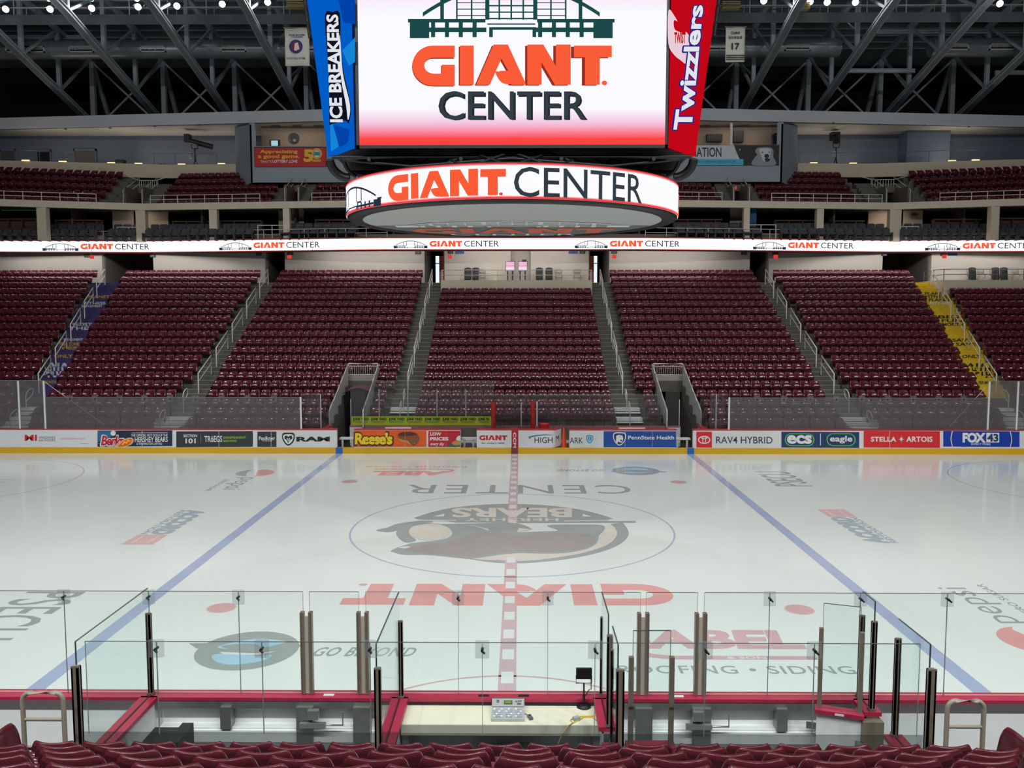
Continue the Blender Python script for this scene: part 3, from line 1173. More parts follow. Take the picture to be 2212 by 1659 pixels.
def rail_run(name, label, group, pts, z0, h, every, m=STEEL, mids=1, r=0.022, cat='railing'):
    """guard rail that follows pts (x,y): posts, top rail, lower rails"""
    mb = MB()
    P = [Vector((p[0], p[1], z0 if len(p) < 3 else p[2])) for p in pts]
    for k in range(mids + 1):
        hh = h * (1 - k / (mids + 1))
        mb.tube([p + Vector((0, 0, hh)) for p in P], r, 6)
    o = mb.build(name, m)
    tag(o, label, cat, group)
    pm = MB().tube([(0, 0, 0), (0, 0, h)], r, 6).data('post', m)
    for a, b in zip(P[:-1], P[1:]):
        n = max(1, int(round((b - a).length / every)))
        for k in range(n + (1 if b == P[-1] else 0)):
            q = bpy.data.objects.new('post', pm)
            COL.objects.link(q)
            q.parent = o
            q.location = a + (b - a) * k / n
    return o


xs = [-33, -28, -24, -20, -16, -12, -8]
rail_run('guard_rail', 'thin steel guard rail before the suite seats on the purple stairs side', None, [(x, RB(x) + 0.3) for x in xs], 10.84, 0.58, 1.25)
rail_run('guard_rail', 'thin steel guard rail before the suite seats on the yellow stairs side', None, [(-x, RB(x) + 0.3) for x in reversed(xs)], 10.84, 0.58, 1.25)
for a, b, lab in ((240, 291, 'left of the kink column, on the left side'), (560, 621, 'left of the scoreboard ring'), (1609, 1673, 'in front of the blue suite'), (1944, 1997, 'below the round emblem')):
    xa, xb = X(a, 500, 30.5), X(b, 500, 30.5)
    y = RB((xa + xb) / 2) + 0.2
    rail_run('gate_rail', 'taller framed rail section of the suites ' + lab, 'taller suite rail sections', [(xa, y), (xb, y)], 10.7, 0.98, 0.8, WPOST, 0, 0.03)
# upper deck
for a, b, lab in ((0, 205, 'left of the first upper stair opening'), (312, 560, 'between the two upper stair openings at left'), (675, 760, 'just left of the scoreboard'), (1456, 1558, 'just right of the scoreboard'), (1668, 1918, 'between the two upper stair openings at right'), (2033, 2212, 'right of the last upper stair opening')):
    xa, xb = X(a, 424, 30.4), X(b, 424, 30.4)
    n = max(2, int((xb - xa) / 2.5))
    rail_run('guard_rail', 'low steel rail of the upper deck ' + lab, None, [(xa + (xb - xa) * k / n, SL(xa + (xb - xa) * k / n) + 0.2) for k in range(n + 1)], 13.16, 0.52, 1.0)


def UY(j):
    return 30.75 + 0.85 * j


def UZ(j):                                             # top of the seat back of an upper row
    return [13.62, 14.17, 14.72, 15.27, 15.82, 16.2][j]


vom = [(232, 330), (598, 668), (1558, 1640), (1886, 2008)]
vx = [(X(a, 415, 31.5), X(b, 415, 31.5)) for a, b in vom]
mb = MB()
for j in range(6):
    edges = [-38] + [e for v in vx for e in v] + [38]
    for k in range(0, len(edges), 2):
        strip(mb, (lambda jj: (lambda x: UY(jj) - 0.6 + bow(x, 0, 1.6, -1.2)))(j), 12.9, UZ(j) - 0.8, 0.87, [edges[k]] + [x for x in NX if edges[k] < x < edges[k + 1]] + [edges[k + 1]])
struct(mb, 'terrace_upper', CONCD)
EXITM = EM('exit sign red', (250, 70, 66), 0.75)
for k, (a, b) in enumerate(vx):
    mb = MB()
    c = (a + b) / 2
    yb = bow(c, 0, 1.6, -1.2)
    wd = (b - a)
    # two flights of steps beside a dark doorway under a bridge
    for s in (-1, 1):
        for q in range(7):
            x0 = c + s * (wd * 0.22 + (wd * 0.28) * 0)
            x1 = c + s * wd * 0.5
            mb.box(min(x0, x1), 30.3 + yb + q * 0.42, 12.9, max(x0, x1), 30.75 + yb + q * 0.42, 13.2 + q * 0.26)
        mb.box(c + s * wd * 0.2 - 0.08, 30.6 + yb, 13.1, c + s * wd * 0.2 + 0.08, 33.5 + yb, 14.35)
    mb.box(c - wd * 0.2, 32.6 + yb, 14.2, c + wd * 0.2, 33.2 + yb, 14.6)
    mb.box(c - wd * 0.5, 33.2 + yb, 12.9, c + wd * 0.5, 35 + yb, 14.9)
    o = mb.build('stair_opening', CONCD)
    lab = ['leftmost', 'second from left', 'third from left', 'rightmost'][k]
    tag(o, lab + ' of the four concrete stair openings in the dark upper deck', 'stairs', 'upper deck stair openings')
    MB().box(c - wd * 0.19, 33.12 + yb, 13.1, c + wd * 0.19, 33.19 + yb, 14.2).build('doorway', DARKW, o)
    for s in (-1, 1):
        mb = MB()
        xr = c + s * wd * 0.21
        mb.tube([(xr, 30.5 + yb, 13.2), (xr, 30.5 + yb, 14.1), (xr, 33.0 + yb, 15.3), (xr, 33.0 + yb, 14.6)], 0.03, 6)
        mb.tube([(xr, 30.5 + yb, 13.7), (xr, 33.0 + yb, 14.9)], 0.025, 6)
        mb.build('handrail', STEEL, o)
    mb = MB()
    mb.tube([(c - wd * 0.45, 33.0 + yb, 15.35), (c - wd * 0.2, 32.9 + yb, 15.1), (c + wd * 0.2, 32.9 + yb, 15.1), (c + wd * 0.45, 33.0 + yb, 15.35)], 0.03, 6)
    for q in range(9):
        xq = c + wd * (-0.2 + 0.05 * q)
        mb.tube([(xq, 32.9 + yb, 14.6), (xq, 32.9 + yb, 15.1)], 0.018, 5)
    mb.build('guard_rail', STEEL, o)
    e = MB().box(c - 0.16, 32.5 + yb, 14.3, c + 0.16, 32.58 + yb, 14.52).build('exit_sign', EXITM)
    tag(e, 'small red lit exit sign over the ' + lab + ' upper stair opening', 'exit sign', 'exit signs over upper openings')
# parapet, walkway and back wall above the upper deck
PW = lambda x: bow(x, 35.2, 1.0, -0.6)
mb = MB()
for a, b in ((-38, X(507, 350, 35)), (X(1733, 350, 35), 38)):
    strip(mb, PW, 15.55, 16.48, 0.3, [a] + [x for x in NX if a < x < b] + [b])
struct(mb, 'wall_parapet', M('parapet plaster', (216, 200, 178), 0.85, noise=0.03))
mb = MB()
strip(mb, lambda x: PW(x) + 0.3, 15.6, 15.75, 4)
struct(mb, 'floor_gallery', DARKW)
mb = MB()
strip(mb, lambda x: 38.6, 15.5, 19.6, 0.3)
for a, b in ((X(1985, 320, 38), X(2050, 320, 38)),):
    mb.box(a - 1.2, 37.2, 15.7, a + 1.8, 38.7, 19.2)
struct(mb, 'wall_gallery', BLUEGREYD)
FS = lambda x: bow(x, 33.5, 1.6, 2.6)
mb = MB()
strip(mb, lambda x: FS(x) + 0.1, 18.95, 19.15, 6)
soff = struct(mb, 'ceiling_gallery', SOFFIT)
mb = MB()
strip(mb, FS, 18.95, 19.72, 0.25)
struct(mb, 'trim_fascia', FASCIA)
mb = MB()
for px, py in ((142, 278), (238, 276), (334, 272), (430, 269), (1800, 265), (1898, 268), (1997, 270), (2093, 273)):
    p = atz(px, py, 18.95)
    mb.cyl((p.x, p.y, 18.90), 0.09, 0.06, 10)
struct(mb, 'trim_ceiling_sprinklers', M('sprinkler grey', (90, 90, 92), 0.5))
for a, b, z1, m, lab in ((5, 33, 18.0, M('grey door', (92, 90, 90), 0.7), 'grey'), (82, 109, 17.95, DARK, 'open dark'), (163, 207, 18.0, MATS['grey door'], 'wide grey')):
    xa, xb = X(a, 320, 38.6), X(b, 320, 38.6)
    o = MB().box(xa, 38.5, 15.7, xb, 38.6, z1 - 0.15).build('door_%d' % (1 + len([1 for q in bpy.data.objects if q.name.startswith('door_')])), m)
    tag(o, lab + ' door in the gallery wall at the upper left', 'door', None, 'structure')
    MB().box(xa - 0.08, 38.44, 15.7, xa, 38.6, z1).box(xb, 38.44, 15.7, xb + 0.08, 38.6, z1).box(xa - 0.08, 38.44, z1 - 0.15, xb + 0.08, 38.6, z1).build('frame', BLUEGREYD, o)
    MB().box(xb - 0.12, 38.42, 16.7, xb - 0.06, 38.5, 16.85).build('handle', STEEL, o)
STEPL = EM('warm step light', (255, 226, 160), 1.3)
for k, (px, py, s) in enumerate(((55, 336, 'L'), (135, 340, 'L'), (240, 344, 'L'), (299, 347, 'L'), (392, 346, 'L'), (478, 344, 'L'), (1758, 340, 'R'), (1843, 342, 'R'), (2057, 336, 'R'), (2108, 333, 'R'))):
    p = at(px, py, PW(X(px, py, 36)) + 0.16)
    o = MB().box(p.x - 0.24, p.y - 0.08, 16.48, p.x + 0.24, p.y + 0.08, 16.56).build('step_light', STEPL)
    l = bpy.data.lights.new('step_light_beam', 'AREA')
    l.shape, l.size, l.size_y, l.energy, l.color = 'RECTANGLE', 0.45, 0.12, 14.0, (1.0, 0.86, 0.68)
    q = bpy.data.objects.new('step_light_beam', l)
    COL.objects.link(q)
    q.location = (p.x, p.y + 0.5, 16.3)
    q.rotation_euler = (math.radians(160), 0, 0)
    n = k if s == 'L' else k - 6
    tag(o, '%s warm strip light from the left on the %s gallery parapet' % (ORD[n], 'left' if s == 'L' else 'right'), 'light', 'warm strip lights on the gallery parapet')
for a, b, lab in ((-37, X(505, 330, 35.3), 'left'), (X(1735, 330, 35.3), 37, 'right')):
    n = 6
    rail_run('guard_rail', 'thin rail above the pale parapet of the %s gallery' % lab, None, [(a + (b - a) * k / n, PW(a + (b - a) * k / n) + 0.15) for k in range(n + 1)], 16.48, 0.75, 1.6, M('dim rail', (104, 108, 112), 0.5), 0, 0.02)

# ------------------------------------------------------------------ press boxes with their banners
YP = 33.0
for side in (-1, 1):
    if side < 0:
        xo, xs_, xi = X(505, 350, YP + 2.5), X(541, 350, YP), -6.0
    else:
        xo, xs_, xi = X(1725, 350, YP + 2.5), X(1690, 350, YP), 6.0
    zt = Zp(315, YP)
    zb = Zp(394, YP, 620)
    z2 = Zp(265, YP)
    mb = MB()
    mb.box(min(xs_, xi), YP, zb, max(xs_, xi), YP + 0.2, zt)                        # front
    q = side * 0.12
    mb.prism([(xs_, YP, zb), (xo, YP + 2.9, zb - 0.3), (xo, YP + 2.9, 18.96), (xs_, YP, 18.5)], (0, 0, 0), (-q, 0, 0))
    mb.box(min(xs_, xs_ - side * 0.32), YP, zt, max(xs_, xs_ - side * 0.32), YP + 0.25, 18.6)
    box = struct(mb, 'wall_press_box_%s' % ('left' if side < 0 else 'right'), M('press box paint', (156, 166, 178), 0.8, noise=0.03))
    mb = MB()
    mb.box(min(xs_, xi), YP + 2.6, zt - 1, max(xs_, xi), YP + 2.8, 18.95)
    mb.box(min(xs_, xi), YP + 0.2, zt - 1, max(xs_, xi), YP + 2.7, zt - 0.9)
    struct(mb, 'wall_press_box_back_%s' % ('left' if side < 0 else 'right'), M('press box inner', (150, 134, 118), 0.85))
mb = MB()
for a, b in ((588, 604), (634, 650), (680, 696), (1513, 1532), (1596, 1616), (1660, 1680)):
    p = atz((a + b) / 2, 272, 18.94)
    mb.box(p.x - 0.3, p.y - 0.25, 18.90, p.x + 0.3, p.y + 0.25, 18.96)
struct(mb, 'trim_ceiling_vents', M('vent grey', (120, 116, 112), 0.7))


def banner_board(label, x0, y0, x1, y1, draw, depth=YP, k=2.989, ox=0, oy=0):
    fn = flat(depth - 0.06, ox, oy, k)
    d = Decal(fn, 0.004)
    draw(d)
    a, b = Vector(fn(x0, y1, 0)), Vector(fn(x1, y0, 0))
    o = MB().box(a.x - 0.02, depth - 0.055, a.z - 0.02, b.x + 0.02, depth - 0.002, b.z + 0.02).build('banner', M('banner back', (60, 60, 60), 0.7))
    tag(o, label, 'banner')
    d.build('printed_face', o)
    return o


LR = M('lottery red', (200, 24, 32), 0.5)
LY = M('lottery yellow', (250, 196, 30), 0.5)
LW = M('print white', (236, 236, 236), 0.5)
LG = M('lottery teal', (60, 150, 130), 0.5)


def lot(d):
    d.rect(1645, 955, 2103, 1077, LR).up()
    d.text('Appreciating', 1680, 966, 1922, 996, LY, 0.03)
    d.text('a good game.', 1666, 996, 1936, 1028, LY, 0.03)
    d.text("THAT'S", 1682, 1035, 1752, 1053, LW)
    d.text('LOTTERY LOVE', 1760, 1033, 1920, 1051, LW, 0.03)
    d.text('5', 1962, 966, 2020, 1045, LY, 0.05)
    d.shape([ell(2046, 992, 33, 35, 24), ell(2046, 992, 25, 27, 24)], LY)
    d.text('YEARS', 2010, 1030, 2072, 1044, LY, 0.05)
    d.shape(ell(2046, 992, 22, 24, 20), LW)
    d.up().shape([(2028, 980), (2064, 980), (2066, 1004), (2026, 1004)], LG)


banner_board('red banner with yellow lettering on the grey press box left of the scoreboard', 1645, 950, 2103, 1077, lot)
LB = M('banner cyan', (70, 190, 222), 0.5)
LK = M('print black', (24, 24, 28), 0.5)
LGR = M('print grey', (150, 154, 160), 0.5)
LPG = M('banner pale grey', (206, 212, 218), 0.5)


def nat(d):
    d.rect(70, 938, 380, 1066, LPG)
    d.rect(380, 938, 630, 1066, LK).up()
    d.shape([(340, 938), (400, 938), (372, 968), (420, 1000), (385, 1010), (440, 1045), (400, 1030), (420, 1066), (395, 1066), (372, 1020), (350, 970)], LK)
    d.rect(70, 1027, 400, 1066, LB).up()
    d.text('NATION', 60, 952, 258, 1013, LK, 0.012)
    d.text('VISIT HERSHEYBEARS.COM', 88, 1036, 350, 1052, MATS['banner dark blue'], 0.0)
    d.up().shape(smooth([(475, 975), (492, 955), (520, 952), (548, 950), (580, 955), (594, 975), (592, 1010), (605, 1066), (460, 1066), (470, 1020), (488, 1000)], 4), LGR)
    d.up().shape(smooth([(500, 965), (540, 958), (575, 966), (572, 1000), (560, 1030), (530, 1040), (515, 1005)], 4), LPG)
    d.up().shape(ell(550, 1008, 16, 14, 14), LK)
    d.shape(ell(522, 985, 5, 4, 10), LK)
    d.shape(ell(566, 983, 5, 4, 10), LK)
    d.shape(smooth([(535, 1026), (560, 1022), (572, 1034), (550, 1046)], 3), LK)


M('banner dark blue', (20, 60, 90), 0.5)
banner_board('pale banner with black word and bear head on the press box right of the scoreboard', 70, 938, 630, 1066, nat, YP, 2.989, 1472, 0)
# things in and on the press boxes and gallery
d = Decal(flat(YP + 2.55, 0, 0, 2.989), 0.01)
d.shape([ell(1897, 893, 36, 35, 28), ell(1897, 893, 31, 30, 28)], LK)
d.shape(smooth([(1872, 885), (1885, 868), (1908, 868), (1924, 882), (1920, 912), (1896, 922), (1878, 908)], 4), LK)
d.up().shape(smooth([(1890, 905), (1902, 896), (1914, 908), (1900, 916)], 3), MATS['press box inner'])
tag(d.build('wall_emblem'), 'black round bear emblem on the back wall of the left press box', 'emblem')
p = at(594, 308, YP + 0.8)
o = thing('monitor', 'small lit monitor on the ledge of the left press box', 'monitor', (p.x, p.y, Zp(315, YP)))
MB().box(-0.34, -0.1, 0.1, 0.34, 0.06, 0.56).build('case', BLACK, o)
MB().box(-0.22, -0.115, 0.16, 0.22, -0.1, 0.5).build('screen', EM('cool screen', (170, 214, 224), 0.9), o)
MB().box(-0.2, -0.1, -0.9, 0.2, 0.1, 0.1).build('base', BLACK, o)
for a, b, y0, y1, lab in ((1526, 1560, 290, 306, 'wide dark television on the back wall of the right press box'), (1584, 1606, 282, 307, 'dark loudspeaker box beside the post in the right press box'), (1672, 1690, 288, 310, 'dark cabinet at the outer end of the right press box')):
    pa, pb = at(a, y1, YP + 2.4), at(b, y0, YP + 2.4)
    o = MB().box(pa.x, YP + 2.3, pa.z, pb.x, YP + 2.58, pb.z).box(pa.x + 0.05, YP + 2.28, pa.z + 0.05, pb.x - 0.05, YP + 2.3, pb.z - 0.05).build('television' if 'tele' in lab else 'speaker_box', BLACK)
    tag(o, lab, 'television' if 'tele' in lab else 'box')
p = at(1579, 315, YP + 0.3)
o = MB().box(p.x - 0.07, YP + 0.22, p.z, p.x + 0.07, YP + 0.36, 18.6).box(p.x - 0.11, YP + 0.19, p.z, p.x + 0.11, YP + 0.39, p.z + 0.12).build('post', WPOST)
o.name = 'window_post'
tag(o, 'white upright post in the open front of the right press box', 'post')


def follow_spot(label, px, py, mirror):
    p = at(px, py, 36.6)
    t = thing('follow_spotlight', label, 'spotlight', (p.x, 36.6, 15.75))
    mb = MB()
    for k in range(3):
        a = 2 * PI * k / 3 + 0.4
        mb.tube([(0, 0, 1.2), (0.45 * math.cos(a), 0.45 * math.sin(a), 0)], 0.03, 6)
    mb.tube([(0, 0, 1.0), (0, 0, 1.9)], 0.05, 8)
    mb.build('tripod', BLACK, t)
    mb = MB()
    s = -1 if mirror else 1
    if mirror:
        mb.tube([(-0.1, -0.3, 2.3), (0.0, 0.3, 2.7)], 0.24, 12)
        mb.box(-0.3, 0.1, 2.45, 0.3, 0.6, 3.0)
    else:
        mb.tube([(-0.5, -0.2, 2.45), (1.2, 0.2, 2.05)], 0.19, 12)
        mb.box(-0.62, -0.35, 2.3, -0.25, 0.2, 2.85)
    mb.build('lamp_housing', BLACK, t)
    mb = MB()
    mb.tube([(-0.2, 0, 1.9), (-0.24, 0, 2.3)], 0.03, 6).tube([(0.2, 0, 1.9), (0.24, 0, 2.3)], 0.03, 6).tube([(-0.2, 0, 1.9), (0.2, 0, 1.9)], 0.03, 6)
    mb.build('yoke', BLACK, t)
    MB().box(-0.34, -0.3, 1.2, -0.12, -0.1, 1.62).build('ballast_box', M('pale plastic', (150, 156, 150), 0.5), t)


follow_spot('black follow spotlight on a tripod pointing sideways in the left gallery', 421, 330, False)
follow_spot('black follow spotlight on a tripod facing the ice in the right gallery', 1806, 330, True)
o = MB().box(X(251, 330, 37), 36.8, 15.75, X(268, 330, 37), 37.3, 16.95).box(X(254, 330, 37), 36.75, 16.3, X(265, 330, 37), 36.8, 16.8).build('bin', BLACK)
o.name = 'waste_bin'
tag(o, 'black bin by the wall of the left gallery', 'bin')
GAL = [(40, 'L'), (118, 'L'), (150, 'L'), (212, 'L'), (228, 'L'), (345, 'L'), (1917, 'R'), (1970, 'R'), (2076, 'R'), (2094, 'R')]
for k, (px, s) in enumerate(GAL):
    p = at(px, 333, 37.0)
    o = MB().box(p.x - 0.25, 36.9, 15.75, p.x + 0.25, 37.35, 16.2).box(p.x - 0.25, 37.3, 16.2, p.x + 0.25, 37.4, 16.75).build('gallery_chair', M('dim red chair', (84, 26, 34), 0.6))
    tag(o, '%s dark red chair from the left behind the rail of the %s gallery' % (ORD[k if s == 'L' else k - 6], 'left' if s == 'L' else 'right'), 'chair', 'dark red gallery chairs')

# ------------------------------------------------------------------ roof
mb = MB()
prof = [(-40, 27), (-10, 31.5), (10, 31.5), (30, 28.5), (42, 26.5), (46.2, 25.8)]
v, f = [], []
for y, z in prof:
    v += [(-46, y, z), (46, y, z), (46, y, z + 0.3), (-46, y, z + 0.3)]
for i in range(len(prof) - 1):
    a = 4 * i
    f += [(a, a + 1, a + 5, a + 4), (a + 3, a + 7, a + 6, a + 2), (a, a + 4, a + 7, a + 3), (a + 1, a + 2, a + 6, a + 5)]
mb.add(v, f)
for i in range(24):                                   # ribs of the deck
    y = 20 + i * 1.0
    z = 28.5 + (30 - y) * 0.15 if y < 30 else 28.5 - (y - 30) * 0.1667
    mb.box(-46, y, z - 0.1, 46, y + 0.12, z + 0.02)
struct(mb, 'ceiling', ROOF)
mb = MB()
mb.box(-46, 46, -0.5, 46, 46.3, 26)
struct(mb, 'wall_back', DARKW)
for s, n in ((-1, 'left'), (1, 'right')):
    mb = MB()
    mb.box(min(s * 46, s * 46.3), -40, -0.5, max(s * 46, s * 46.3), 46, 32)
    struct(mb, 'wall_' + n, DARKW)
mb = MB()
mb.box(-46, -40.3, -0.5, 46, -40, 30)
struct(mb, 'wall_front', DARKW)
# ledge behind the fascia that carries the trusses
mb = MB()
strip(mb, lambda x: FS(x) + 0.25, 19.1, 19.5, 12)
struct(mb, 'slab_roof_ledge', M('dark ledge', (40, 44, 48), 0.8))


def truss_z(y):                                        # bottom chord
    return 20.2 + (42 - y) * 0.262 - max(0, 28 - y) * 0.06


tr_me = []
bot = MB()
Ys = [41.5, 37, 32.5, 28, 23.5, 19, 12, 4]
for a, b in zip(Ys[:-1], Ys[1:]):
    for s in (-1, 1):
        bot.bar((s * 0.02, a, truss_z(a)), (s * 0.02, b, truss_z(b)), 0.42, 0.09)
    bot.bar((0, a, truss_z(a) + 0.28), (0, b, truss_z(b) + 0.28), 0.40, 0.08)
    bot.bar((0, a, truss_z(a) + 0.14), (0, b, truss_z(b) + 0.14), 0.08, 0.3)
bot_me = bot.data('bottom_chord', TRUSS)
topz = lambda y: 26.6 + (42 - y) * 0.16
tp = MB()
for a, b in zip(Ys[:-1], Ys[1:]):
    tp.bar((0, a, topz(a) - 1.5), (0, b, topz(b) - 1.5), 0.3, 0.3)
top_me = tp.data('top_chord', TRUSS)
web = []
for k, y in enumerate(Ys[1:-1]):
    web.append(('web_post', MB().bar((0, y, truss_z(y) + 0.2), (0, y, topz(y) - 1.5), 0.26, 0.26, up=(0, 1, 0)).data('web_post', TRUSS)))
for a, b in zip(Ys[:-1], Ys[1:]):
    web.append(('web_brace', MB().bar((0, a, topz(a) - 1.5), (0, b, truss_z(b) + 0.2), 0.16, 0.16).data('web_brace', TRUSS)))
txs = [-32.1 + 5.4 * k for k in range(13)]
for k, x in enumerate(txs):
    n = 12 - k
    t = thing('roof_truss', '%s grey steel roof truss from the left, sloping up from the back wall' % ORD[k], 'truss', (x, 0, 0), 0, 'grey roof trusses')
    for nm, me in [('bottom_chord', bot_me), ('top_chord', top_me)] + web:
        o = bpy.data.objects.new(nm, me)
        COL.objects.link(o)
        o.parent = t
    o = MB().box(-0.4, 41.0, 19.5, 0.4, 42.2, 20.25).build('bearing_shoe', TRUSS, t)
    o = MB().bar((0, 41.8, 20.2), (0, 41.8, 25.1), 0.34, 0.34, up=(0, 1, 0)).build('wall_post', TRUSS, t)
    o = MB().bar((0, 41.9, 24.9), (0.0, 45.4, 19.8), 0.26, 0.26).build('back_brace', TRUSS, t)
for k in range(12):
    xa, xb = txs[k] , txs[k + 1]
    t = MB().bar((xa + 0.3, 41.85, 20.3), (xb - 0.2, 41.85, 24.9), 0.13, 0.13, up=(0, 1, 0)).bar((xa + 0.2, 41.7, 24.9), (xb - 0.3, 41.7, 20.3), 0.13, 0.13, up=(0, 1, 0)).build('cross_brace', TRUSS)
    tag(t, '%s thin crossed brace from the left between the truss feet under the roof' % ORD[k], 'brace', 'crossed braces between trusses')
for ya, px0, px1, py, lab in ((38.0, 0, 190, 78, 'upper left, in front of the duct'), (37.0, 1872, 2212, 66, 'upper right, in front of the duct'), (36.5, 1822, 1976, 150, 'right, low between two trusses'), (36.5, 2150, 2212, 154, 'far right, low at the last truss')):
    pa, pb = at(px0, py, ya), at(px1, py, ya)
    o = MB().bar((pa.x, ya, pa.z), (pb.x, ya, pb.z), 0.22, 0.07).bar((pa.x, ya, pa.z - 0.2), (pb.x, ya, pb.z - 0.2), 0.22, 0.07).bar((pa.x, ya, pa.z - 0.1), (pb.x, ya, pb.z - 0.1), 0.06, 0.2).build('purlin', TRUSS)
    tag(o, 'level steel purlin under the roof at the ' + lab, 'beam', 'level roof purlins')
# round air duct along the back, in two runs, with grilles
YD = 35.2
GRI = M('pale grille', (196, 198, 198), 0.5)
for x0, x1, s in ((-36, X(1812, 105, YD), 'left'), (X(2010, 105, YD), 36, 'right')):
    z = Zp(105, YD)
    t = thing('air_duct', ('long' if s == 'left' else 'short') + ' round galvanised air duct under the roof ' + ('passing behind the scoreboard' if s == 'left' else 'at the upper right edge'), 'duct', ((x0 + x1) / 2, YD, z))
    h = (x1 - x0) / 2
    mb = MB()
    mb.cyl((-h, 0, 0), 0.62, 2 * h, 28, 0, 0)
    mb.build('pipe', DUCT, t)
    n = int(2 * h / 1.75)
    for q in range(n):
        xq = -h + (q + 0.5) * 2 * h / n
        mb = MB().cyl((xq, 0, 0), 0.645, 0.05, 28, 0, 0)
        mb.build('seam_band', DUCT, t)
    g = [(40, 123), (70, 123), (176, 120), (331, 115), (504, 108), (675, 100)] if s == 'left' else [(2065, 96), (2165, 96)]
    if s == 'left':
        g += [(1548, 80), (1723, 87)]
    for px, py in g:
        xq = X(px, py, YD - 0.6) - (x0 + x1) / 2
        fr = MB()
        fr.box(xq - 0.85, -0.66, -0.36, xq + 0.85, -0.48, -0.28).box(xq - 0.85, -0.66, -0.02, xq + 0.85, -0.48, 0.06).box(xq - 0.85, -0.66, -0.36, xq - 0.78, -0.48, 0.06).box(xq + 0.78, -0.66, -0.36, xq + 0.85, -0.48, 0.06)
        o = fr.build('grille', GRI, t)
        mb = MB().box(xq - 0.8, -0.6, -0.3, xq + 0.8, -0.5, 0.0)
        for j in range(12):
            xj = xq - 0.74 + j * 0.135
            mb.box(xj, -0.63, -0.18, xj + 0.03, -0.59, -0.02, 1)
        mb.build('louvre', [BLACK, GRI], o)
# catwalk with its floodlights
YK = 31.0
zk = Zp(38, YK)
cat = thing('catwalk', 'long grey service catwalk under the roof carrying the floodlights', 'catwalk', (0, YK, zk))
mb = MB()
mb.box(-36, -0.7, -0.05, 36, 0.7, 0.02)
for q in range(40):
    mb.box(-36 + q * 1.8, -0.72, -0.1, -35.95 + q * 1.8, 0.7, -0.05)
mb.build('deck', M('catwalk grey', (96, 102, 108), 0.7, noise=0.1), cat)
for yy_ in (-0.7, 0.7):
    mb = MB()
    for hh in (0.45, 0.9):
        mb.tube([(-36, yy_, hh), (36, yy_, hh)], 0.03, 6)
    for q in range(31):
        mb.tube([(-36 + q * 2.4, yy_, 0), (-36 + q * 2.4, yy_, 0.9)], 0.03, 6)
    mb.build('guard_rail', TRUSS, cat)
mb = MB()
mb.box(-36, -0.74, -0.6, 36, -0.68, -0.02)
mb.build('side_panel', M('catwalk panel', (84, 90, 94), 0.7, noise=0.12, scale=0.6), cat)
LENS = EM('floodlight lens', (255, 252, 244), 14.0)
FL_POS = [(12, 20), (108, 20), (198, 18), (298, 15), (382, 13), (480, 9), (578, 5), (1650, 2), (1750, 4), (1787, 5), (1848, 5), (1928, 7), (2160, 8)]
lens_me = MB().cyl((0, 0, 0), 0.19, 0.02, 20).data('lens', LENS)
hs = MB().lathe((0, 0, 0), [(0.21, -0.02), (0.23, 0.03), (0.17, 0.26), (0.12, 0.42), (0.0, 0.44)], 18)
hous_me = hs.data('housing', BLACK)
yoke_me = MB().tube([(-0.3, 0, 0.1), (-0.3, 0, 0.62), (0.3, 0, 0.62), (0.3, 0, 0.1)], 0.025, 6).data('yoke', DARK)


def floodlight(x, y, z, label, visible=True):
    t = thing('floodlight', label, 'floodlight', (x, y, z), 0, 'floodlights on the catwalk')
    aim = Vector((x * 0.7, -6 - 0.1 * abs(x), 0)) - Vector((x, y, z))
    for nm, me in (('lens', lens_me), ('housing', hous_me), ('yoke', yoke_me)):
        o = bpy.data.objects.new(nm, me)
        COL.objects.link(o)
        o.parent = t
        o.rotation_euler = aim.to_track_quat('-Z', 'Y').to_euler()
    p = Vector((x, y, z)) + aim.normalized() * 0.06
    lamp_light(p.x, p.y, p.z, LAMP_W, aim.x + x, aim.y + y, 0.4, 2.2)


for k, (px, py) in enumerate(FL_POS):
    p = at(px, py, YK - 1.0)
    if k < 7:
        lab = '%s lit floodlight from the left, on the catwalk left of the scoreboard' % ORD[k]
    else:
        lab = '%s lit floodlight from the left, on the catwalk right of the scoreboard' % ORD[k - 7]
    floodlight(p.x, p.y, p.z, lab)
for k, px in enumerate((4, 105, 197, 295)):
    p = at(px, -2, YK + 0.3)
    floodlight(p.x, p.y, p.z + 0.05, '%s floodlight of the back row, cut by the upper photo edge at left' % ORD[k])
SH = M('lamp shade cream', (206, 186, 130), 0.4)
for px, py, lab in ((640, 12, 'left of the scoreboard'), (1578, 14, 'just right of the scoreboard'), (1728, 16, 'behind the first truss at right')):
    p = at(px, py, YK - 1.2)
    t = thing('work_light', 'unlit cream louvred light on the catwalk ' + lab, 'light', p)
    mb = MB()
    for q in range(4):
        mb.box(-0.55, -0.3 + q * 0.02, -0.14 + q * 0.11, 0.55, 0.3, -0.1 + q * 0.11)
    mb.build('louvre', SH, t)
    MB().tube([(-0.55, 0, 0.2), (-0.55, 0, 0.7), (0.55, 0, 0.7), (0.55, 0, 0.2)], 0.03, 6).build('bracket', DARK, t)
for px, py, lab, s in ((406, 47, 'left', 1), (1822, 40, 'right', -1)):
    p = at(px, py, 33)
    t = thing('twin_spotlight', 'pair of small white spotlights on an arm under the %s half of the roof' % lab, 'spotlight', p)
    MB().cyl((-0.16, -0.08, -0.05), 0.11, 0.1, 12).cyl((0.16, -0.08, -0.05), 0.11, 0.1, 12).build('lens', EM('small spot', (250, 252, 255), 5), t)
    MB().tube([(0.0, 0, 0), (-s * 1.0, 0.2, -0.75)], 0.04, 6).build('arm', TRUSS, t)
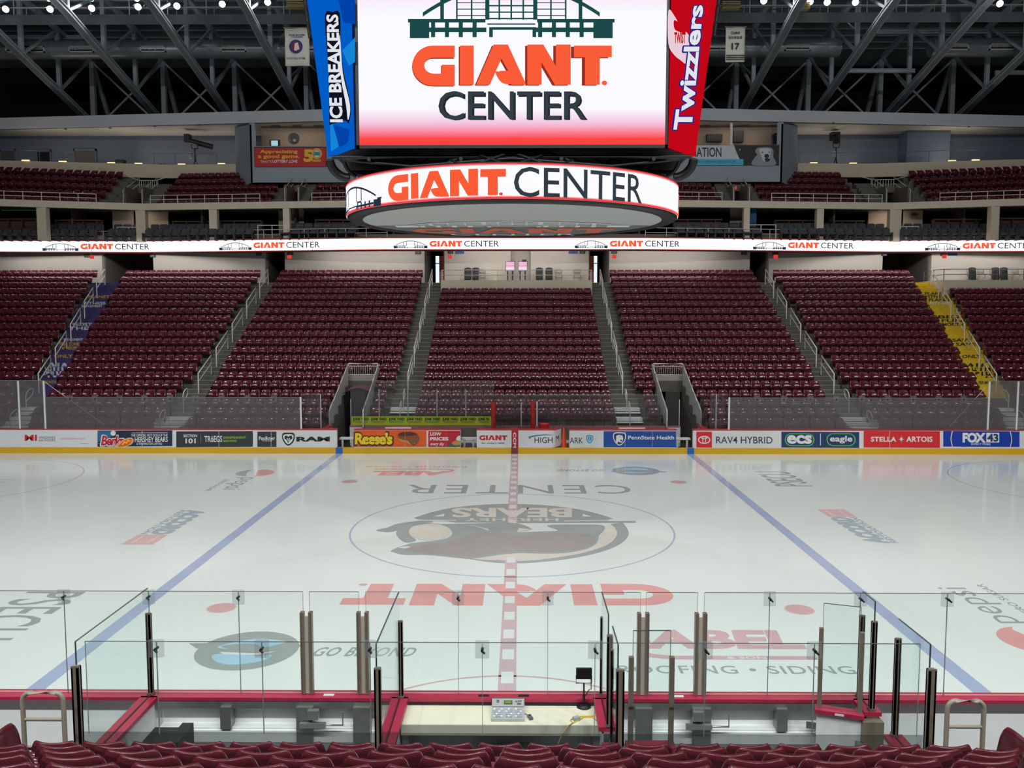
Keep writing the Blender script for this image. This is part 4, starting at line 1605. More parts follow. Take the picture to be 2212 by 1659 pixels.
# two hung fabric banners
def hung_banner(label, x0, x1, y0, y1, Y, draw, ox):
    fn = flat(Y, ox, 0, 2.989)
    a, b = Vector(fn(x0, y1, 0)), Vector(fn(x1, y0, 0))
    t = thing('hanging_banner', label, 'banner', ((a.x + b.x) / 2, Y, b.z))
    wv = lambda x, z: 0.03 * math.sin(x * 5) * (1 - (z - a.z) / (b.z - a.z))
    mb = MB()
    mb.shell(lambda u, v: ((u - 0.5) * (b.x - a.x), 0.02 + 0.03 * math.sin(u * 7), (v - 1) * (b.z - a.z)), 10, 4, 0.01)
    mb.build('cloth', M('banner cloth', (226, 224, 212), 0.9), t)
    mb = MB().tube([(-(b.x - a.x) / 2 - 0.06, 0, 0.02), ((b.x - a.x) / 2 + 0.06, 0, 0.02)], 0.025, 8)
    mb.build('pole', ALU, t)
    mb = MB()
    for s in (-1, 1):
        mb.tube([(s * (b.x - a.x) / 2, 0, 0.02), (s * (b.x - a.x) / 2, 0.4, 26 - b.z)], 0.008, 4)
    mb.build('cord', DARK, t)
    d = Decal(lambda x, y, h: (fn(x, y, 0)[0] - (a.x + b.x) / 2, -0.045 - h, fn(x, y, 0)[2] - b.z), 0.003)
    draw(d)
    d.build('print', t)


BB = M('banner blue', (40, 66, 140), 0.7)
BR = M('banner red', (150, 40, 56), 0.7)


def b1(d):
    d.text('FRANK MATHERS', 1866, 222, 1970, 232, BB, 0.03)
    d.text('HONORED MEMBER', 1880, 236, 1957, 244, BB, 0.02)
    d.shape(ell(1912, 302, 43, 44, 28), BB)
    d.up().shape(ell(1912, 302, 31, 32, 24), BR)
    d.up().shape([(1905, 282), (1925, 275), (1935, 318), (1912, 330), (1900, 325)], LW)
    d.text('HOCKEY HALL OF FAME', 1852, 372, 1972, 384, BB, 0.02)


def b2(d):
    d.text('CHRIS', 318, 206, 376, 222, LK, 0.03)
    d.text('BOURQUE', 304, 235, 390, 254, LK, 0.03)
    d.text('17', 322, 280, 374, 322, LK, 0.03)
    for y in (356, 369, 382):
        d.rect(287, y, 411, y + 6, LK)


hung_banner('white hanging banner with a round blue and red crest, left of the scoreboard', 1842, 1994, 182, 425, 24.0, b1, 0)
hung_banner('white hanging banner with the number 17, right of the scoreboard', 284, 413, 176, 400, 24.0, b2, 1472)

# ------------------------------------------------------------------ ribbon display along the suite front
RIBW = 'ribbon'
EM('ribbon white', (252, 250, 252), 1.15)
EM('ribbon red', (240, 60, 70), 1.0)
EM('screen orange', (250, 92, 56), 1.0)
EM('screen navy', (40, 50, 66), 1.0)
EM('screen grey', (52, 60, 68), 1.0)
EM('screen green', (28, 74, 74), 1.0)
rib = MB()
strip(rib, RB, 10.04, 10.80, 0.14)
rib = rib.build('ribbon_display', BLACK)
tag(rib, 'long bright ribbon display with red and dark lettering around the bowl below the suites', 'display')
fnr = lambda x, z, h: (x, RB(x) - 0.004 - h, z)
d = Decal(fnr, 0.006)
for a, b in zip(NX[:-1], NX[1:]):
    d.rect(a, 10.07, b, 10.77, MATS['ribbon white'])
    d.up()
    d.rect(a, 10.06, b, 10.09, MATS['ribbon red'])
    d.rect(a, 10.755, b, 10.78, MATS['ribbon red'])
    d.n -= 1
d.build('lit_band', rib)
for px0, px1, px2 in ((92, 171, 322), (473, 544, 691), (850, 924, 1078), (1241, 1313, 1468), (1626, 1698, 1844), (1997, 2074, 2230)):
    xa, xb, xc = (X(p, 530, RB(X(p, 530, 30))) for p in (px0, px1, px2))
    d = Decal(lambda x, v, h: (x, RB(x) - 0.004 - h, -v), 0.014)
    d.n = 2
    arch_logo(d, xa, -10.64, xb, -10.14, MATS['screen navy'], False)
    xm = xb + 0.12 + (xc - xb - 0.12) * 0.47
    giant(d, xb + 0.12, -10.60, xm, -10.24, MATS['screen orange'])
    d.text('CENTER', xm + 0.12, -10.60, xc, -10.24, MATS['screen navy'], 0.0)
    d.build('lettering', rib)
# small plates and exit signs on the concourse wall
PL = M('dark plate', (50, 44, 40), 0.6)
PB = M('blue plate', (46, 78, 140), 0.6)
for k, (px, py, m, num) in enumerate(((188, 551, PL, '103'), (330, 551, PL, '104'), (559, 547, PL, '104'), (627, 546, PL, '105'), (903, 544, PL, '105'), (973, 543, PL, '106'), (993, 543, PB, ''), (1238, 543, PB, ''),
                                    (1258, 543, PL, '106'), (1327, 543, PL, '107'), (1607, 545, PL, '107'), (1675, 546, PL, '108'), (1910, 548, PL, '108'), (2038, 548, PL, '109'), (2058, 547, PB, ''))):
    p = at(px, py + 2, YC - 0.03)
    wd = 0.18 if m is PL else 0.29
    o = MB().box(p.x - wd, YC - 0.05, p.z - 0.09, p.x + wd, YC - 0.005, p.z + 0.09).build('section_sign', m)
    tag(o, '%s %s section plate from the left, high on the concourse wall under the ribbon display' % (ORD[k], 'dark' if m is PL else 'blue'), 'sign', 'plates under the ribbon display')
    if num:
        d = Decal(lambda x, v, h: (x, YC - 0.05 - h, -v))
        d.text(num, p.x - 0.1, -p.z - 0.05, p.x + 0.1, -p.z + 0.05, LGR)
        d.build('numerals', o)
for k, px in enumerate((198, 625, 972, 1327, 1676, 2040)):
    p = at(px, 542, 30.6)
    o = MB().box(p.x - 0.13, 30.55, 9.62, p.x + 0.13, 30.62, 9.84).build('exit_sign', EXITM)
    tag(o, '%s red lit exit sign from the left, hanging just under the ribbon display' % ORD[k], 'exit sign', 'exit signs under the ribbon display')
    MB().tube([(p.x, 30.585, 9.8), (p.x, 30.585, 10.42)], 0.012, 5).build('rod', DARK, o)

# ================================================================== centre-hung scoreboard
sb = thing('scoreboard', 'large centre-hung scoreboard with bright video screen over a round display ring', 'scoreboard', (0, 0, 0))
YS = -3.44
ZB, ZTOP = Zp(319, YS), 15.7
xl, xr = X(771, 318, YS), X(1441, 318, YS)
EM('screen white', (252, 252, 255), 1.0)
fz = lambda py: Zp(py, YS)
EMramp('main screen picture', 2, fz(317), fz(0), [(0.0, (255, 66, 64)), (0.055, (255, 72, 70)), (0.10, (250, 130, 150)), (0.16, (244, 196, 222)), (0.26, (250, 250, 255)), (0.9, (250, 250, 255)), (1.0, (250, 236, 248))], 1.0)
mb = MB()
prof8 = [(xl, YS), (xr, YS), (4.5, -2.62), (4.5, 2.62), (3.75, 3.44), (-3.75, 3.44), (-4.5, 2.62), (-4.5, -2.62)]
top8 = [(xl, YS), (xr, YS), (5.35, -1.75), (5.35, 1.75), (3.75, 3.44), (-3.75, 3.44), (-5.35, 1.75), (-5.35, -1.75)]
v = [(x * 0.985, y * 0.985, ZB) for x, y in prof8] + [(x * 0.985, y * 0.985, ZTOP) for x, y in top8]
mb.add(v, [(i, (i + 1) % 8, 8 + (i + 1) % 8, 8 + i) for i in range(8)] + [tuple(range(7, -1, -1)), tuple(range(8, 16))])
mb.build('cabinet', BLACK, sb)
fs = flat(YS, 660, 0, 2.458)
o = MB().box(X(777, 300, YS), YS - 0.03, fz(314), X(1436, 300, YS), YS + 0.02, ZTOP - 0.15).build('main_screen', MATS['main screen picture'], sb)
d = Decal(lambda x, y, h: (fs(x, y, 0)[0], YS - 0.03 - h, fs(x, y, 0)[2]), 0.004)
arch_logo(d, 545, -111, 1640, 205, MATS['screen green'])
EM('screen dark orange', (150, 46, 34), 1.0)
EM('screen dark', (34, 38, 46), 1.0)
giant(d, 566, 246, 1606, 462, MATS['screen dark orange'])
d.text('CENTER', 715, 492, 1498, 642, MATS['screen dark'], 0.012)
d.up()
giant(d, 568, 240, 1625, 458, MATS['screen orange'], MATS['screen white'], MATS['screen orange'])
d.text('CENTER', 706, 486, 1488, 640, MATS['screen grey'], 0.006)
d.build('screen_picture', o)
# frame round the screen
mb = MB()
for a, b in ((xl, X(777, 300, YS)), (X(1436, 300, YS), xr)):
    mb.box(a, YS - 0.06, ZB - 0.02, b, YS + 0.06, ZTOP)
mb.box(xl, YS - 0.06, ZB - 0.02, xr, YS + 0.06, fz(314))
mb.box(xl, YS - 0.06, ZTOP - 0.15, xr, YS + 0.06, ZTOP)
mb.build('screen_frame', BLACK, sb)


def plane_fn(p0, p1, p2, ox, k):
    n = (p1 - p0).cross(p2 - p0).normalized()
    C = Vector((CX, CY, CZ))
    if n.dot(C - p0) < 0:
        n = -n

    def fn(x, y, h):
        dd = Vector(ray(ox + x / k, y / k))
        t = n.dot(p0 - C) / n.dot(dd)
        q = C + dd * t + n * h
        return tuple(q)
    return fn


EM('panel blue', (0, 96, 206), 0.9)
EM('panel light blue', (20, 140, 226), 0.9)
EM('panel deep blue', (0, 70, 176), 0.9)
EM('panel red', (206, 8, 26), 0.85)
EM('panel white', (236, 240, 246), 0.9)
EM('panel black', (16, 20, 36), 0.8)
EM('panel outline', (40, 36, 140), 0.9)
EM('panel pink', (244, 214, 224), 0.9)
for s in (-1, 1):
    ib, it = Vector((s * 3.76, YS + 0.02, ZB)), Vector((s * 3.80, YS + 0.02, ZTOP))
    ob_, ot = Vector((s * 4.50, -2.62, ZB - 0.06)), Vector((s * 5.36, -1.75, ZTOP))
    fn = plane_fn(ib, it, ob_, 660, 2.458)
    n = (it - ib).cross(ob_ - ib).normalized()
    if n.y > 0:
        n = -n
    mb = MB().prism([ib + n * 0.02, ob_ + n * 0.02, ot + n * 0.02, it + n * 0.02], n * 0.0, -n * 0.08)
    pan = mb.build('side_panel', MATS['panel blue' if s < 0 else 'panel red'], sb)
    g = lambda x, y, h, fn=fn: fn(x, y, h + 0.022)
    d = Decal(g, 0.004)
    if s < 0:
        d.shape([(180, 0), (268, 0), (268, 130), (205, 120)], MATS['panel deep blue'])
        d.shape([(200, 270), (268, 200), (268, 330), (235, 350)], MATS['panel light blue'])
        d.shape([(130, 500), (160, 670), (180, 780), (140, 805)], MATS['panel light blue'])
        d.shape([(150, 660), (240, 690), (230, 760), (185, 785)], MATS['panel deep blue'])
        d.up()
        d.shape(smooth([(108, 90), (150, 66), (188, 75), (194, 260), (212, 400), (246, 560), (236, 655), (215, 640), (140, 662), (132, 640), (130, 400)], 3), MATS['panel black'])
        d.up()
        wp = lambda x, y: (206 - 26 * (x / 580) - (70 - 6 * x / 580) * ((78 - y) / 78), 650 - x)
        d.text('ICE BREAKERS', 0, 0, 572, 78, MATS['panel white'], 0.035, warp=wp)
        d.shape(smooth([(190, 190), (205, 390), (243, 560), (232, 640), (222, 560), (196, 420), (186, 260)], 4), MATS['panel white'])
    else:
        d.shape(smooth([(1921, 60), (1950, 80), (1990, 150), (2030, 190), (2028, 280), (2020, 340), (1985, 320), (1950, 290), (1921, 230)], 4), MATS['panel pink'])
        d.up()
        d.shape(smooth([(1950, 110), (1975, 120), (2012, 150), (2008, 175), (1956, 160)], 3), MATS['panel red'])
        d.text('TWIST', 1952, 172, 2012, 232, MATS['panel red'], 0.04)
        d.up()
        for off, m, bold in ((0, 'panel outline', 0.075), (1, 'panel white', 0.03)):
            d.n += 1
            wp = lambda x, y: (2040 + 62 * (x / 650) - (96 - 22 * x / 650) * ((78 - y) / 78), 690 - x)
            d.text('Twizzlers', 0, 0 if off else -3, 660, 80 if off else 83, MATS[m], bold, warp=wp)
    d.build('panel_print', pan)
    # dark edge truss outside the panel
    mb = MB()
    for z in range(7, 13):
        t0, t1 = z / 13, (z + 1) / 13
        a, b = ob_.lerp(ot, t0), ob_.lerp(ot, t1)
        q = Vector((s * 0.12, 0.25, 0))
        mb.tube([a + q * 0.3, b + q], 0.03, 5).tube([a + q, b + q * 0.3], 0.03, 5)
    mb.tube([ob_.lerp(ot, 7 / 13) + Vector((s * 0.12, 0.25, 0)), ot + Vector((s * 0.12, 0.25, 0))], 0.05, 6)
    mb.build('edge_truss', DARK, sb)
# round ring display
R_ = 4.52
ZR0, ZR1 = 8.62, 9.50
prof = [(R_, ZR0 + 0.06), (R_, ZR1)]
mb = MB().lathe((0, 0, 0), [(4.1, ZR0 + 0.02), (R_ - 0.10, ZR0), (R_ - 0.01, ZR0 + 0.05), (R_ - 0.01, ZR1 + 0.02), (R_ - 0.3, ZR1 + 0.02), (R_ - 0.3, ZR1 - 0.3), (4.1, ZR0 + 0.02)], 72)
ring = mb.build('ring_display', BLACK, sb)
fc = lambda s_, v_, h: ((R_ + h) * math.sin(s_ / R_), -(R_ + h) * math.cos(s_ / R_), -v_)
d = Decal(fc, 0.006)
EM('ring pink', (255, 150, 150), 1.0)
L = PI * R_
d.rect(-L, -(ZR1 - 0.005), L, -(ZR0 + 0.075), MATS['screen white'], 96)
d.up().rect(-L, -(ZR1 - 0.005), L, -(ZR1 - 0.035), MATS['ribbon red'], 96)
d.rect(-L, -(ZR1 - 0.035), L, -(ZR1 - 0.06), MATS['ring pink'], 96)
d.rect(-L, -(ZR0 + 0.115), L, -(ZR0 + 0.075), MATS['ribbon red'], 96)
d.rect(-L, -(ZR0 + 0.14), L, -(ZR0 + 0.115), MATS['ring pink'], 96)


def arc_s(px, py=400):
    C = Vector((CX, CY, CZ))
    dd = Vector(ray(px, py))
    a = dd.x ** 2 + dd.y ** 2
    b = 2 * (C.x * dd.x + C.y * dd.y)
    c = C.x ** 2 + C.y ** 2 - R_ ** 2
    t = (-b - math.sqrt(max(0, b * b - 4 * a * c))) / (2 * a)
    q = C + dd * t
    return R_ * math.atan2(q.x, -q.y), q.z


d.n = 4
s0, s1, s2, s3 = (arc_s(p)[0] for p in (840, 1093, 1110, 1385))
zt_, zb_ = arc_s(1000, 366)[1], arc_s(1000, 425)[1]
giant(d, s0, -zt_, s1, -zb_, MATS['screen orange'], MATS['screen white'], MATS['ribbon red'])
d.text('CENTER', s2, -zt_ - 0.03, s3, -zb_ + 0.03, MATS['screen grey'], 0.004)
sa = arc_s(826)[0]
arch_logo(d, sa - 3.2, -zt_ + 0.02, sa, -zb_ + 0.06, MATS['screen navy'], False)
for rot in (2 * L / 3, -2 * L / 3):
    giant(d, s0 + rot, -zt_, s1 + rot, -zb_, MATS['screen orange'], MATS['screen white'])
    d.text('CENTER', s2 + rot, -zt_ - 0.03, s3 + rot, -zb_ + 0.03, MATS['screen grey'], 0.004)
d.build('ring_picture', ring)
mb = MB()
mb.add([(4.12 * math.cos(2 * PI * k / 72), 4.12 * math.sin(2 * PI * k / 72), ZR0 + 0.03) for k in range(72)], [tuple(range(71, -1, -1))])
und = mb.build('underside_panel', M('underside grey', (186, 188, 186), 0.5), sb)
d = Decal(lambda a, b, h: (a, b, ZR0 + 0.026 - h), 0.004)
UWH = M('underside white', (226, 228, 228), 0.5)
UOR = M('underside orange', (214, 110, 84), 0.5)
UDK = M('underside dark', (112, 114, 114), 0.5)
d.shape([(-4.0, 0.9)] + [(4.05 * math.sin(a), 4.05 * math.cos(a)) for a in [PI * (0.5 + 0.0) * -1 + 0.23 + (PI - 0.46) * k / 24 for k in range(25)]] + [(4.0, 0.9)], UDK)
d.up()
arch_logo(d, -3.45, -0.5, 3.45, 1.25, UWH)
giant(d, -3.05, 1.45, 3.05, 3.0, UOR)
d.text('CENTER', -2.0, 3.15, 2.0, 3.75, UWH, 0.0)
d.build('underside_print', und)
# frame between ring and screens
mb = MB()
for k in range(24):
    a, b = 2 * PI * k / 24, 2 * PI * (k + 1) / 24
    mb.tube([(3.9 * math.cos(a), 3.9 * math.sin(a), 9.52), (3.6 * math.cos(b), 3.2 * math.sin(b), 9.98)], 0.035, 5)
    mb.tube([(3.9 * math.cos(b), 3.9 * math.sin(b), 9.52), (3.6 * math.cos(a), 3.2 * math.sin(a), 9.98)], 0.035, 5)
for yy_ in (-3.2, -1, 1, 3.2):
    mb.tube([(-4.3, yy_, 9.86), (4.3, yy_, 9.86)], 0.05, 6)
for xx in (-3.4, -1.2, 1.2, 3.4):
    mb.tube([(xx, -3.3, 9.8), (xx, 3.3, 9.8)], 0.05, 6)
mb.tube([(-4.1, -2.9, 9.86), (-2.4, -3.3, 9.62), (0, -3.35, 9.8), (2.4, -3.3, 9.62), (4.1, -2.9, 9.86)], 0.04, 6)
mb.box(-0.9, -3.0, 9.55, 0.9, -2.2, 9.9)
mb.build('frame_truss', DARK, sb)
for sx in (-1, 1):
    for sy in (-1, 1):
        pts = []
        for k in range(9):
            a = PI / 2 * k / 8
            pts.append((sx * (4.5 - 0.45 * (1 - math.cos(a))), sy * (2.55 - 0.2 * math.sin(a)), 9.92 - 0.42 * math.sin(a)))
        MB().tube(pts, 0.11, 10).tube([(p[0] - sx * 0.35, p[1], p[2]) for p in pts[:-2]], 0.05, 8).build('corner_arm', BLACK, sb)
for sx in (-1, 1):
    for sy in (-1, 1):
        MB().tube([(sx * 3, sy * 2, ZTOP), (sx * 3, sy * 2, 31)], 0.02, 5).build('hoist_cable', DARK, sb)

# ================================================================== far dasher boards
Y0 = W2


def board_fn(ox, oy, k, c0, c1, b0, b1):
    """drawing frame of an advert: (x, cap line y, kick line y) at two x's of the drawing; the board face runs z 0.26 to 1.03"""
    def fn(x, y, h):
        t0, yc0 = c0
        t1, yc1 = c1
        yc = yc0 + (yc1 - yc0) * (x - t0) / (t1 - t0)
        yk = b0 + (b1 - b0) * (x - t0) / (t1 - t0)
        return (X(ox + x / k, oy + y / k, Y0), Y0 - 0.004 - h, 0.26 + (yk - y) / (yk - yc) * 0.77)
    return fn


FA = board_fn(0, 780, 2.989, (0, 437), (2180, 448), 548, 569)
FB = board_fn(700, 770, 5.027, (0, 818), (2212, 818), 1010, 1012)
FC = board_fn(1100, 770, 5.027, (0, 818), (2212, 818), 1012, 1010)
FD = board_fn(1480, 780, 3.022, (50, 456), (2180, 447), 572, 563)


def dasher(x0, x1, label, end_l=True, end_r=True):
    t = thing('dasher_board', label, 'board', ((x0 + x1) / 2, Y0 + 0.09, 0), 0)
    h = (x1 - x0) / 2
    MB().box(-h, -0.09, 0.0, h, 0.09, 1.03).build('panel', WHITE, t)
    MB().box(-h - 0.01, -0.10, 1.03, h + 0.01, 0.16, 1.075).build('cap_rail', FRED, t)
    n = int(2 * h / 2.4)
    return t


def advert(parent, name, label, fn, draw):
    px_, py_ = parent.location.x, parent.location.y
    d = Decal(lambda x, y, h: (lambda q: (q[0] - px_, q[1] - py_, q[2]))(fn(x, y, h)), 0.0015)
    draw(d)
    o = d.build(name, parent)
    if label:
        o['label'] = label
    return o


C = lambda n, rgb: M(n, rgb, 0.5)
a_red = C('ad red', (204, 30, 44))
a_dk = C('ad charcoal', (52, 56, 60))
a_navy = C('ad navy', (26, 44, 74))
a_wh = C('ad white', (234, 235, 236))
a_gr = C('ad grey', (110, 112, 122))
a_lime = C('ad lime', (150, 196, 60))
a_or = C('ad orange', (238, 94, 28))
a_ye = C('ad yellow', (250, 214, 30))
a_br = C('ad brown', (92, 46, 22))
a_brl = C('ad cup brown', (140, 84, 44))
a_tan = C('ad tan', (200, 150, 84))
a_pk = C('ad pink', (214, 150, 170))
a_blue = C('ad blue', (22, 76, 164))
a_roy = C('ad royal blue', (8, 56, 170))
a_teal = C('ad teal', (30, 130, 150))
a_cy = C('ad cyan', (40, 150, 200))
a_ecs = C('ad ink blue', (28, 58, 108))
a_gn = C('ad green', (110, 190, 80))
a_bl2 = C('ad black', (30, 32, 36))
a_dg = C('ad leaf green', (50, 110, 60))

t = dasher(-24, -7.80, 'long white rink board with hot dog and truck adverts, left of the benches')


def dr(d):
    d.text('MI', 160, 470, 238, 509, a_red, 0.03)
    d.text('WINDOWS', 250, 481, 357, 496, a_gr, 0.01, 0, 1.15)
    d.text('and DOORS', 250, 498, 357, 512, a_gr, 0.01)
    d.text('miwindows.com', 388, 488, 548, 503, a_pk)
    d.rect(518, 529, 572, 531, a_gr)


advert(t, 'advert', None, FA, dr)


def dr(d):
    d.rect(630, 445, 1113, 550, a_navy).up()
    d.shape([(632, 447), (760, 447), (700, 500), (632, 520)], C('ad sky', (50, 110, 160)))
    d.shape([(632, 530), (720, 515), (820, 549), (700, 549)], C('ad pale sky', (120, 160, 190)))
    d.up()
    d.text('Berks', 648, 476, 800, 546, a_wh, 0.075, 0.15, 0.9)
    d.up().text('Berks', 652, 478, 796, 544, a_red, 0.03, 0.15, 0.9)
    d.shape(ell(731, 462, 17, 17, 18), a_wh)
    d.shape(smooth([(742, 549), (780, 515), (830, 492), (862, 500), (856, 530), (815, 549)], 4), C('ad bun', (236, 170, 130)))
    d.up().shape(smooth([(765, 549), (800, 515), (840, 500), (854, 508), (835, 535), (800, 549)], 4), a_or)
    d.line([(790, 540), (806, 518), (818, 530), (826, 508), (842, 516)], 7, a_ye)
    d.text('THE OFFICIAL HOT DOG OF THE', 847, 467, 1083, 486, a_wh, 0.012)
    d.text('HERSHEY BEARS', 871, 489, 1084, 522, a_wh, 0.02)
    d.text('& WASHINGTON CAPITALS', 882, 525, 1048, 540, a_wh, 0.01)
    d.rect(853, 459, 1085, 461, a_wh)
    d.rect(917, 447, 919, 549, a_wh)


advert(t, 'advert', 'dark blue advert with a hot dog', FA, dr)


def dr(d):
    d.rect(1138, 452, 1633, 558, a_dk).up()
    d.text('SECTION', 1185, 473, 1273, 491, a_wh, 0.015)
    d.text('101', 1198, 499, 1264, 533, a_wh, 0.03)
    d.rect(1295, 472, 1297, 531, a_gn)
    d.text('TRöEGS', 1320, 483, 1435, 525, a_wh, 0.015)
    d.text('INDEPENDENT', 1443, 488, 1588, 502, a_lime, 0.02, 0, 1.1)
    d.text('BREWING', 1443, 511, 1528, 525, a_lime, 0.02, 0, 1.1)
    d.rect(1413, 454, 1415, 556, a_wh)


advert(t, 'advert', 'charcoal advert with white and lime lettering', FA, dr)


def dr(d):
    d.rect(1662, 456, 1785, 560, a_dk).up()
    d.text('Faulkner', 1672, 488, 1777, 513, a_wh, 0.02)
    d.text('TO BE SURE', 1692, 516, 1757, 523, a_wh)
    d.rect(1750, 458, 1752, 559, a_wh)


advert(t, 'advert', 'small charcoal advert', FA, dr)


def dr(d):
    d.text('RAM', 1915, 493, 2128, 525, a_bl2, 0.05)
    d.shape(smooth([(1824, 470), (1862, 464), (1900, 470), (1898, 520), (1862, 554), (1828, 520)], 3), a_bl2)
    d.up().shape(smooth([(1832, 478), (1892, 478), (1890, 516), (1862, 544), (1836, 516)], 3), a_wh)
    d.up().shape(smooth([(1842, 482), (1858, 490), (1866, 490), (1882, 482), (1888, 505), (1874, 512), (1862, 536), (1850, 512), (1838, 505)], 2), a_bl2)
    d.up().shape([(1850, 500), (1858, 500), (1862, 524), (1866, 500), (1874, 500), (1864, 530)], a_wh)


advert(t, 'advert', None, FA, dr)
t = dasher(-7.04, -2.37, 'orange and red advert board in front of the bench with the lime green banner')


def dr(d):
    d.rect(325, 822, 1112, 1002, a_or).up()
    d.text("Reese's", 328, 838, 748, 984, a_br, 0.10, 0.04, 0.86)
    d.up().text("Reese's", 334, 846, 740, 974, a_ye, 0.045, 0.04, 0.88)
    d.shape(smooth([(800, 870), (830, 842), (900, 832), (980, 838), (1028, 880), (1034, 930), (1000, 980), (960, 992), (930, 975), (905, 940), (860, 935), (815, 925)], 4), a_brl)
    d.up().shape(smooth([(806, 905), (860, 925), (905, 930), (935, 965), (960, 992), (920, 968), (895, 950), (840, 945)], 3), a_tan)
    d.shape(smooth([(806, 868), (835, 846), (900, 838), (980, 846), (1010, 870), (900, 880), (830, 886)], 4), a_br)
    for x, y in ((866, 975), (880, 990), (795, 960), (1060, 965), (1090, 985), (975, 960)):
        d.shape([(x, y), (x + 9, y - 5), (x + 12, y + 8), (x + 3, y + 10)], a_tan)
    d.rect(585, 824, 587, 1000, C('ad seam', (240, 160, 120)))
    d.rect(880, 824, 882, 1000, MATS['ad seam'])


advert(t, 'advert', 'orange advert with a chocolate cup', FB, dr)


def dr(d):
    d.rect(1132, 826, 1478, 1002, a_red).up()
    d.text('LOW', 1152, 841, 1272, 877, a_wh, 0.05)
    d.text('PRICES', 1152, 893, 1350, 931, a_wh, 0.05)
    d.text('every day', 1150, 950, 1300, 996, a_wh, 0.02, 0.25)
    d.shape(smooth([(1330, 1000), (1380, 965), (1440, 970), (1478, 1000)], 3), a_dg)
    d.shape(smooth([(1385, 960), (1430, 930), (1476, 935), (1476, 975), (1430, 985)], 3), a_tan)
    d.shape(smooth([(1434, 920), (1450, 886), (1478, 880), (1478, 930)], 3), a_wh)
    d.rect(1326, 828, 1328, 1000, MATS['ad seam'])


advert(t, 'advert', 'red advert with white lettering and food', FB, dr)
t = dasher(-1.66, 1.67, 'white centre board with the red block at the centre line')


def dr(d):
    d.n = 2
    giant(d, 1686, 872, 1988, 928, a_red)
    d.text("for today's table", 1712, 946, 1958, 976, a_navy, 0.005)


advert(t, 'advert', None, FB, dr)


def dr(d):
    d.rect(2036, 790, 2110, 1012, C('centre block red', (186, 36, 56))).up()
    wp = lambda x, y: (2056 + (y - 0) * 0.32, 840 + x)
    d.text('CCM', 0, 0, 172, 100, a_wh, 0.035, 0, 1.1, warp=lambda x, y: (2086 - (y / 100) * 32, 840 + x))


advert(t, 'centre_block', 'red block with upright white letters', FB, dr)


def dr(d):
    d.text('HIGH', 275, 893, 470, 958, a_bl2, 0.0)
    d.shape(smooth([(205, 893), (260, 874), (370, 864), (470, 868)], 4, False) + smooth([(470, 872), (380, 872), (290, 884), (232, 897), (240, 915), (270, 922)], 4, False) + [(225, 912)], a_teal)


advert(t, 'advert', None, FC, dr)
t = dasher(2.40, 7.07, 'white and blue advert board in front of the bench right of the centre line')


def dr(d):
    d.text('ARK', 656, 896, 800, 960, a_bl2, 0.0)
    d.shape(smooth([(836, 878), (872, 870), (910, 878), (906, 930), (872, 962), (840, 930)], 3), a_cy)
    d.up().shape(smooth([(846, 886), (900, 886), (896, 926), (872, 950), (850, 926)], 3), a_wh)
    d.up().shape(smooth([(852, 890), (894, 890), (890, 924), (872, 942), (856, 924)], 3), a_cy)
    d.up().line([(866, 895), (876, 910), (868, 920), (878, 935)], 6, a_wh)


advert(t, 'advert', None, FC, dr)


def dr(d):
    d.rect(1025, 825, 1812, 1003, a_blue).up()
    d.shape(smooth([(1132, 850), (1196, 838), (1264, 850), (1258, 930), (1196, 986), (1138, 930)], 3), a_wh)
    d.up().shape(smooth([(1140, 858), (1196, 848), (1254, 858), (1250, 926), (1196, 974), (1146, 926)], 3), a_ecs)
    d.up().shape(smooth([(1160, 880), (1180, 868), (1205, 868), (1230, 878), (1236, 910), (1225, 945), (1205, 950), (1185, 940), (1170, 965), (1158, 930), (1162, 900)], 3), a_wh)
    d.up().shape(ell(1202, 890, 7, 4, 10), a_ecs)
    d.shape(ell(1224, 892, 4, 3, 10), a_ecs)
    d.shape(smooth([(1205, 920), (1222, 922), (1220, 936), (1206, 934)], 2), a_ecs)
    d.text('PennState Health', 1290, 874, 1790, 916, a_wh, 0.022)
    d.rect(1256, 827, 1258, 1001, a_wh)
    d.rect(1551, 827, 1553, 1001, a_wh)


advert(t, 'advert', 'blue advert with a white shield crest', FC, dr)
t = dasher(7.80, 24, 'long white rink board with red, navy and blue adverts, right of the benches')


def dr(d):
    d.rect(73, 463, 175, 568, C('ad bright red', (224, 32, 44))).up()
    d.shape([ell(124, 517, 40, 27, 28), ell(124, 517, 33, 21, 28)], a_wh)
    d.shape([ell(124, 502, 22, 10, 20), ell(124, 502, 16, 6, 20)], a_wh)
    d.shape([ell(124, 517, 12, 27, 24), ell(124, 517, 7, 22, 24)], a_wh)
    d.text('RAV4 HYBRID', 202, 494, 570, 540, a_dk, 0.006)


advert(t, 'advert', 'red square advert with an oval badge', FD, dr)


def pill(x0, y0, x1, y1):
    r = (y1 - y0) / 2
    return ell(x1 - r, (y0 + y1) / 2, r, r, 12, -PI / 2, PI / 2) + ell(x0 + r, (y0 + y1) / 2, r, r, 12, PI / 2, 3 * PI / 2)


def dr(d):
    d.rect(628, 460, 1136, 565, a_ecs).up()
    d.shape([pill(650, 471, 844, 555), pill(657, 476, 837, 550)], a_gn)
    d.shape([pill(922, 469, 1113, 553), pill(929, 474, 1106, 548)], a_gn)
    d.text('ecs', 665, 482, 826, 540, a_wh, 0.04)
    d.text('eagle', 945, 484, 1092, 536, a_wh, 0.025)
    d.rect(881, 470, 885, 550, a_wh)
    d.rect(831, 462, 833, 563, a_gr)


advert(t, 'advert', 'navy advert with two green outlined badges', FD, dr)


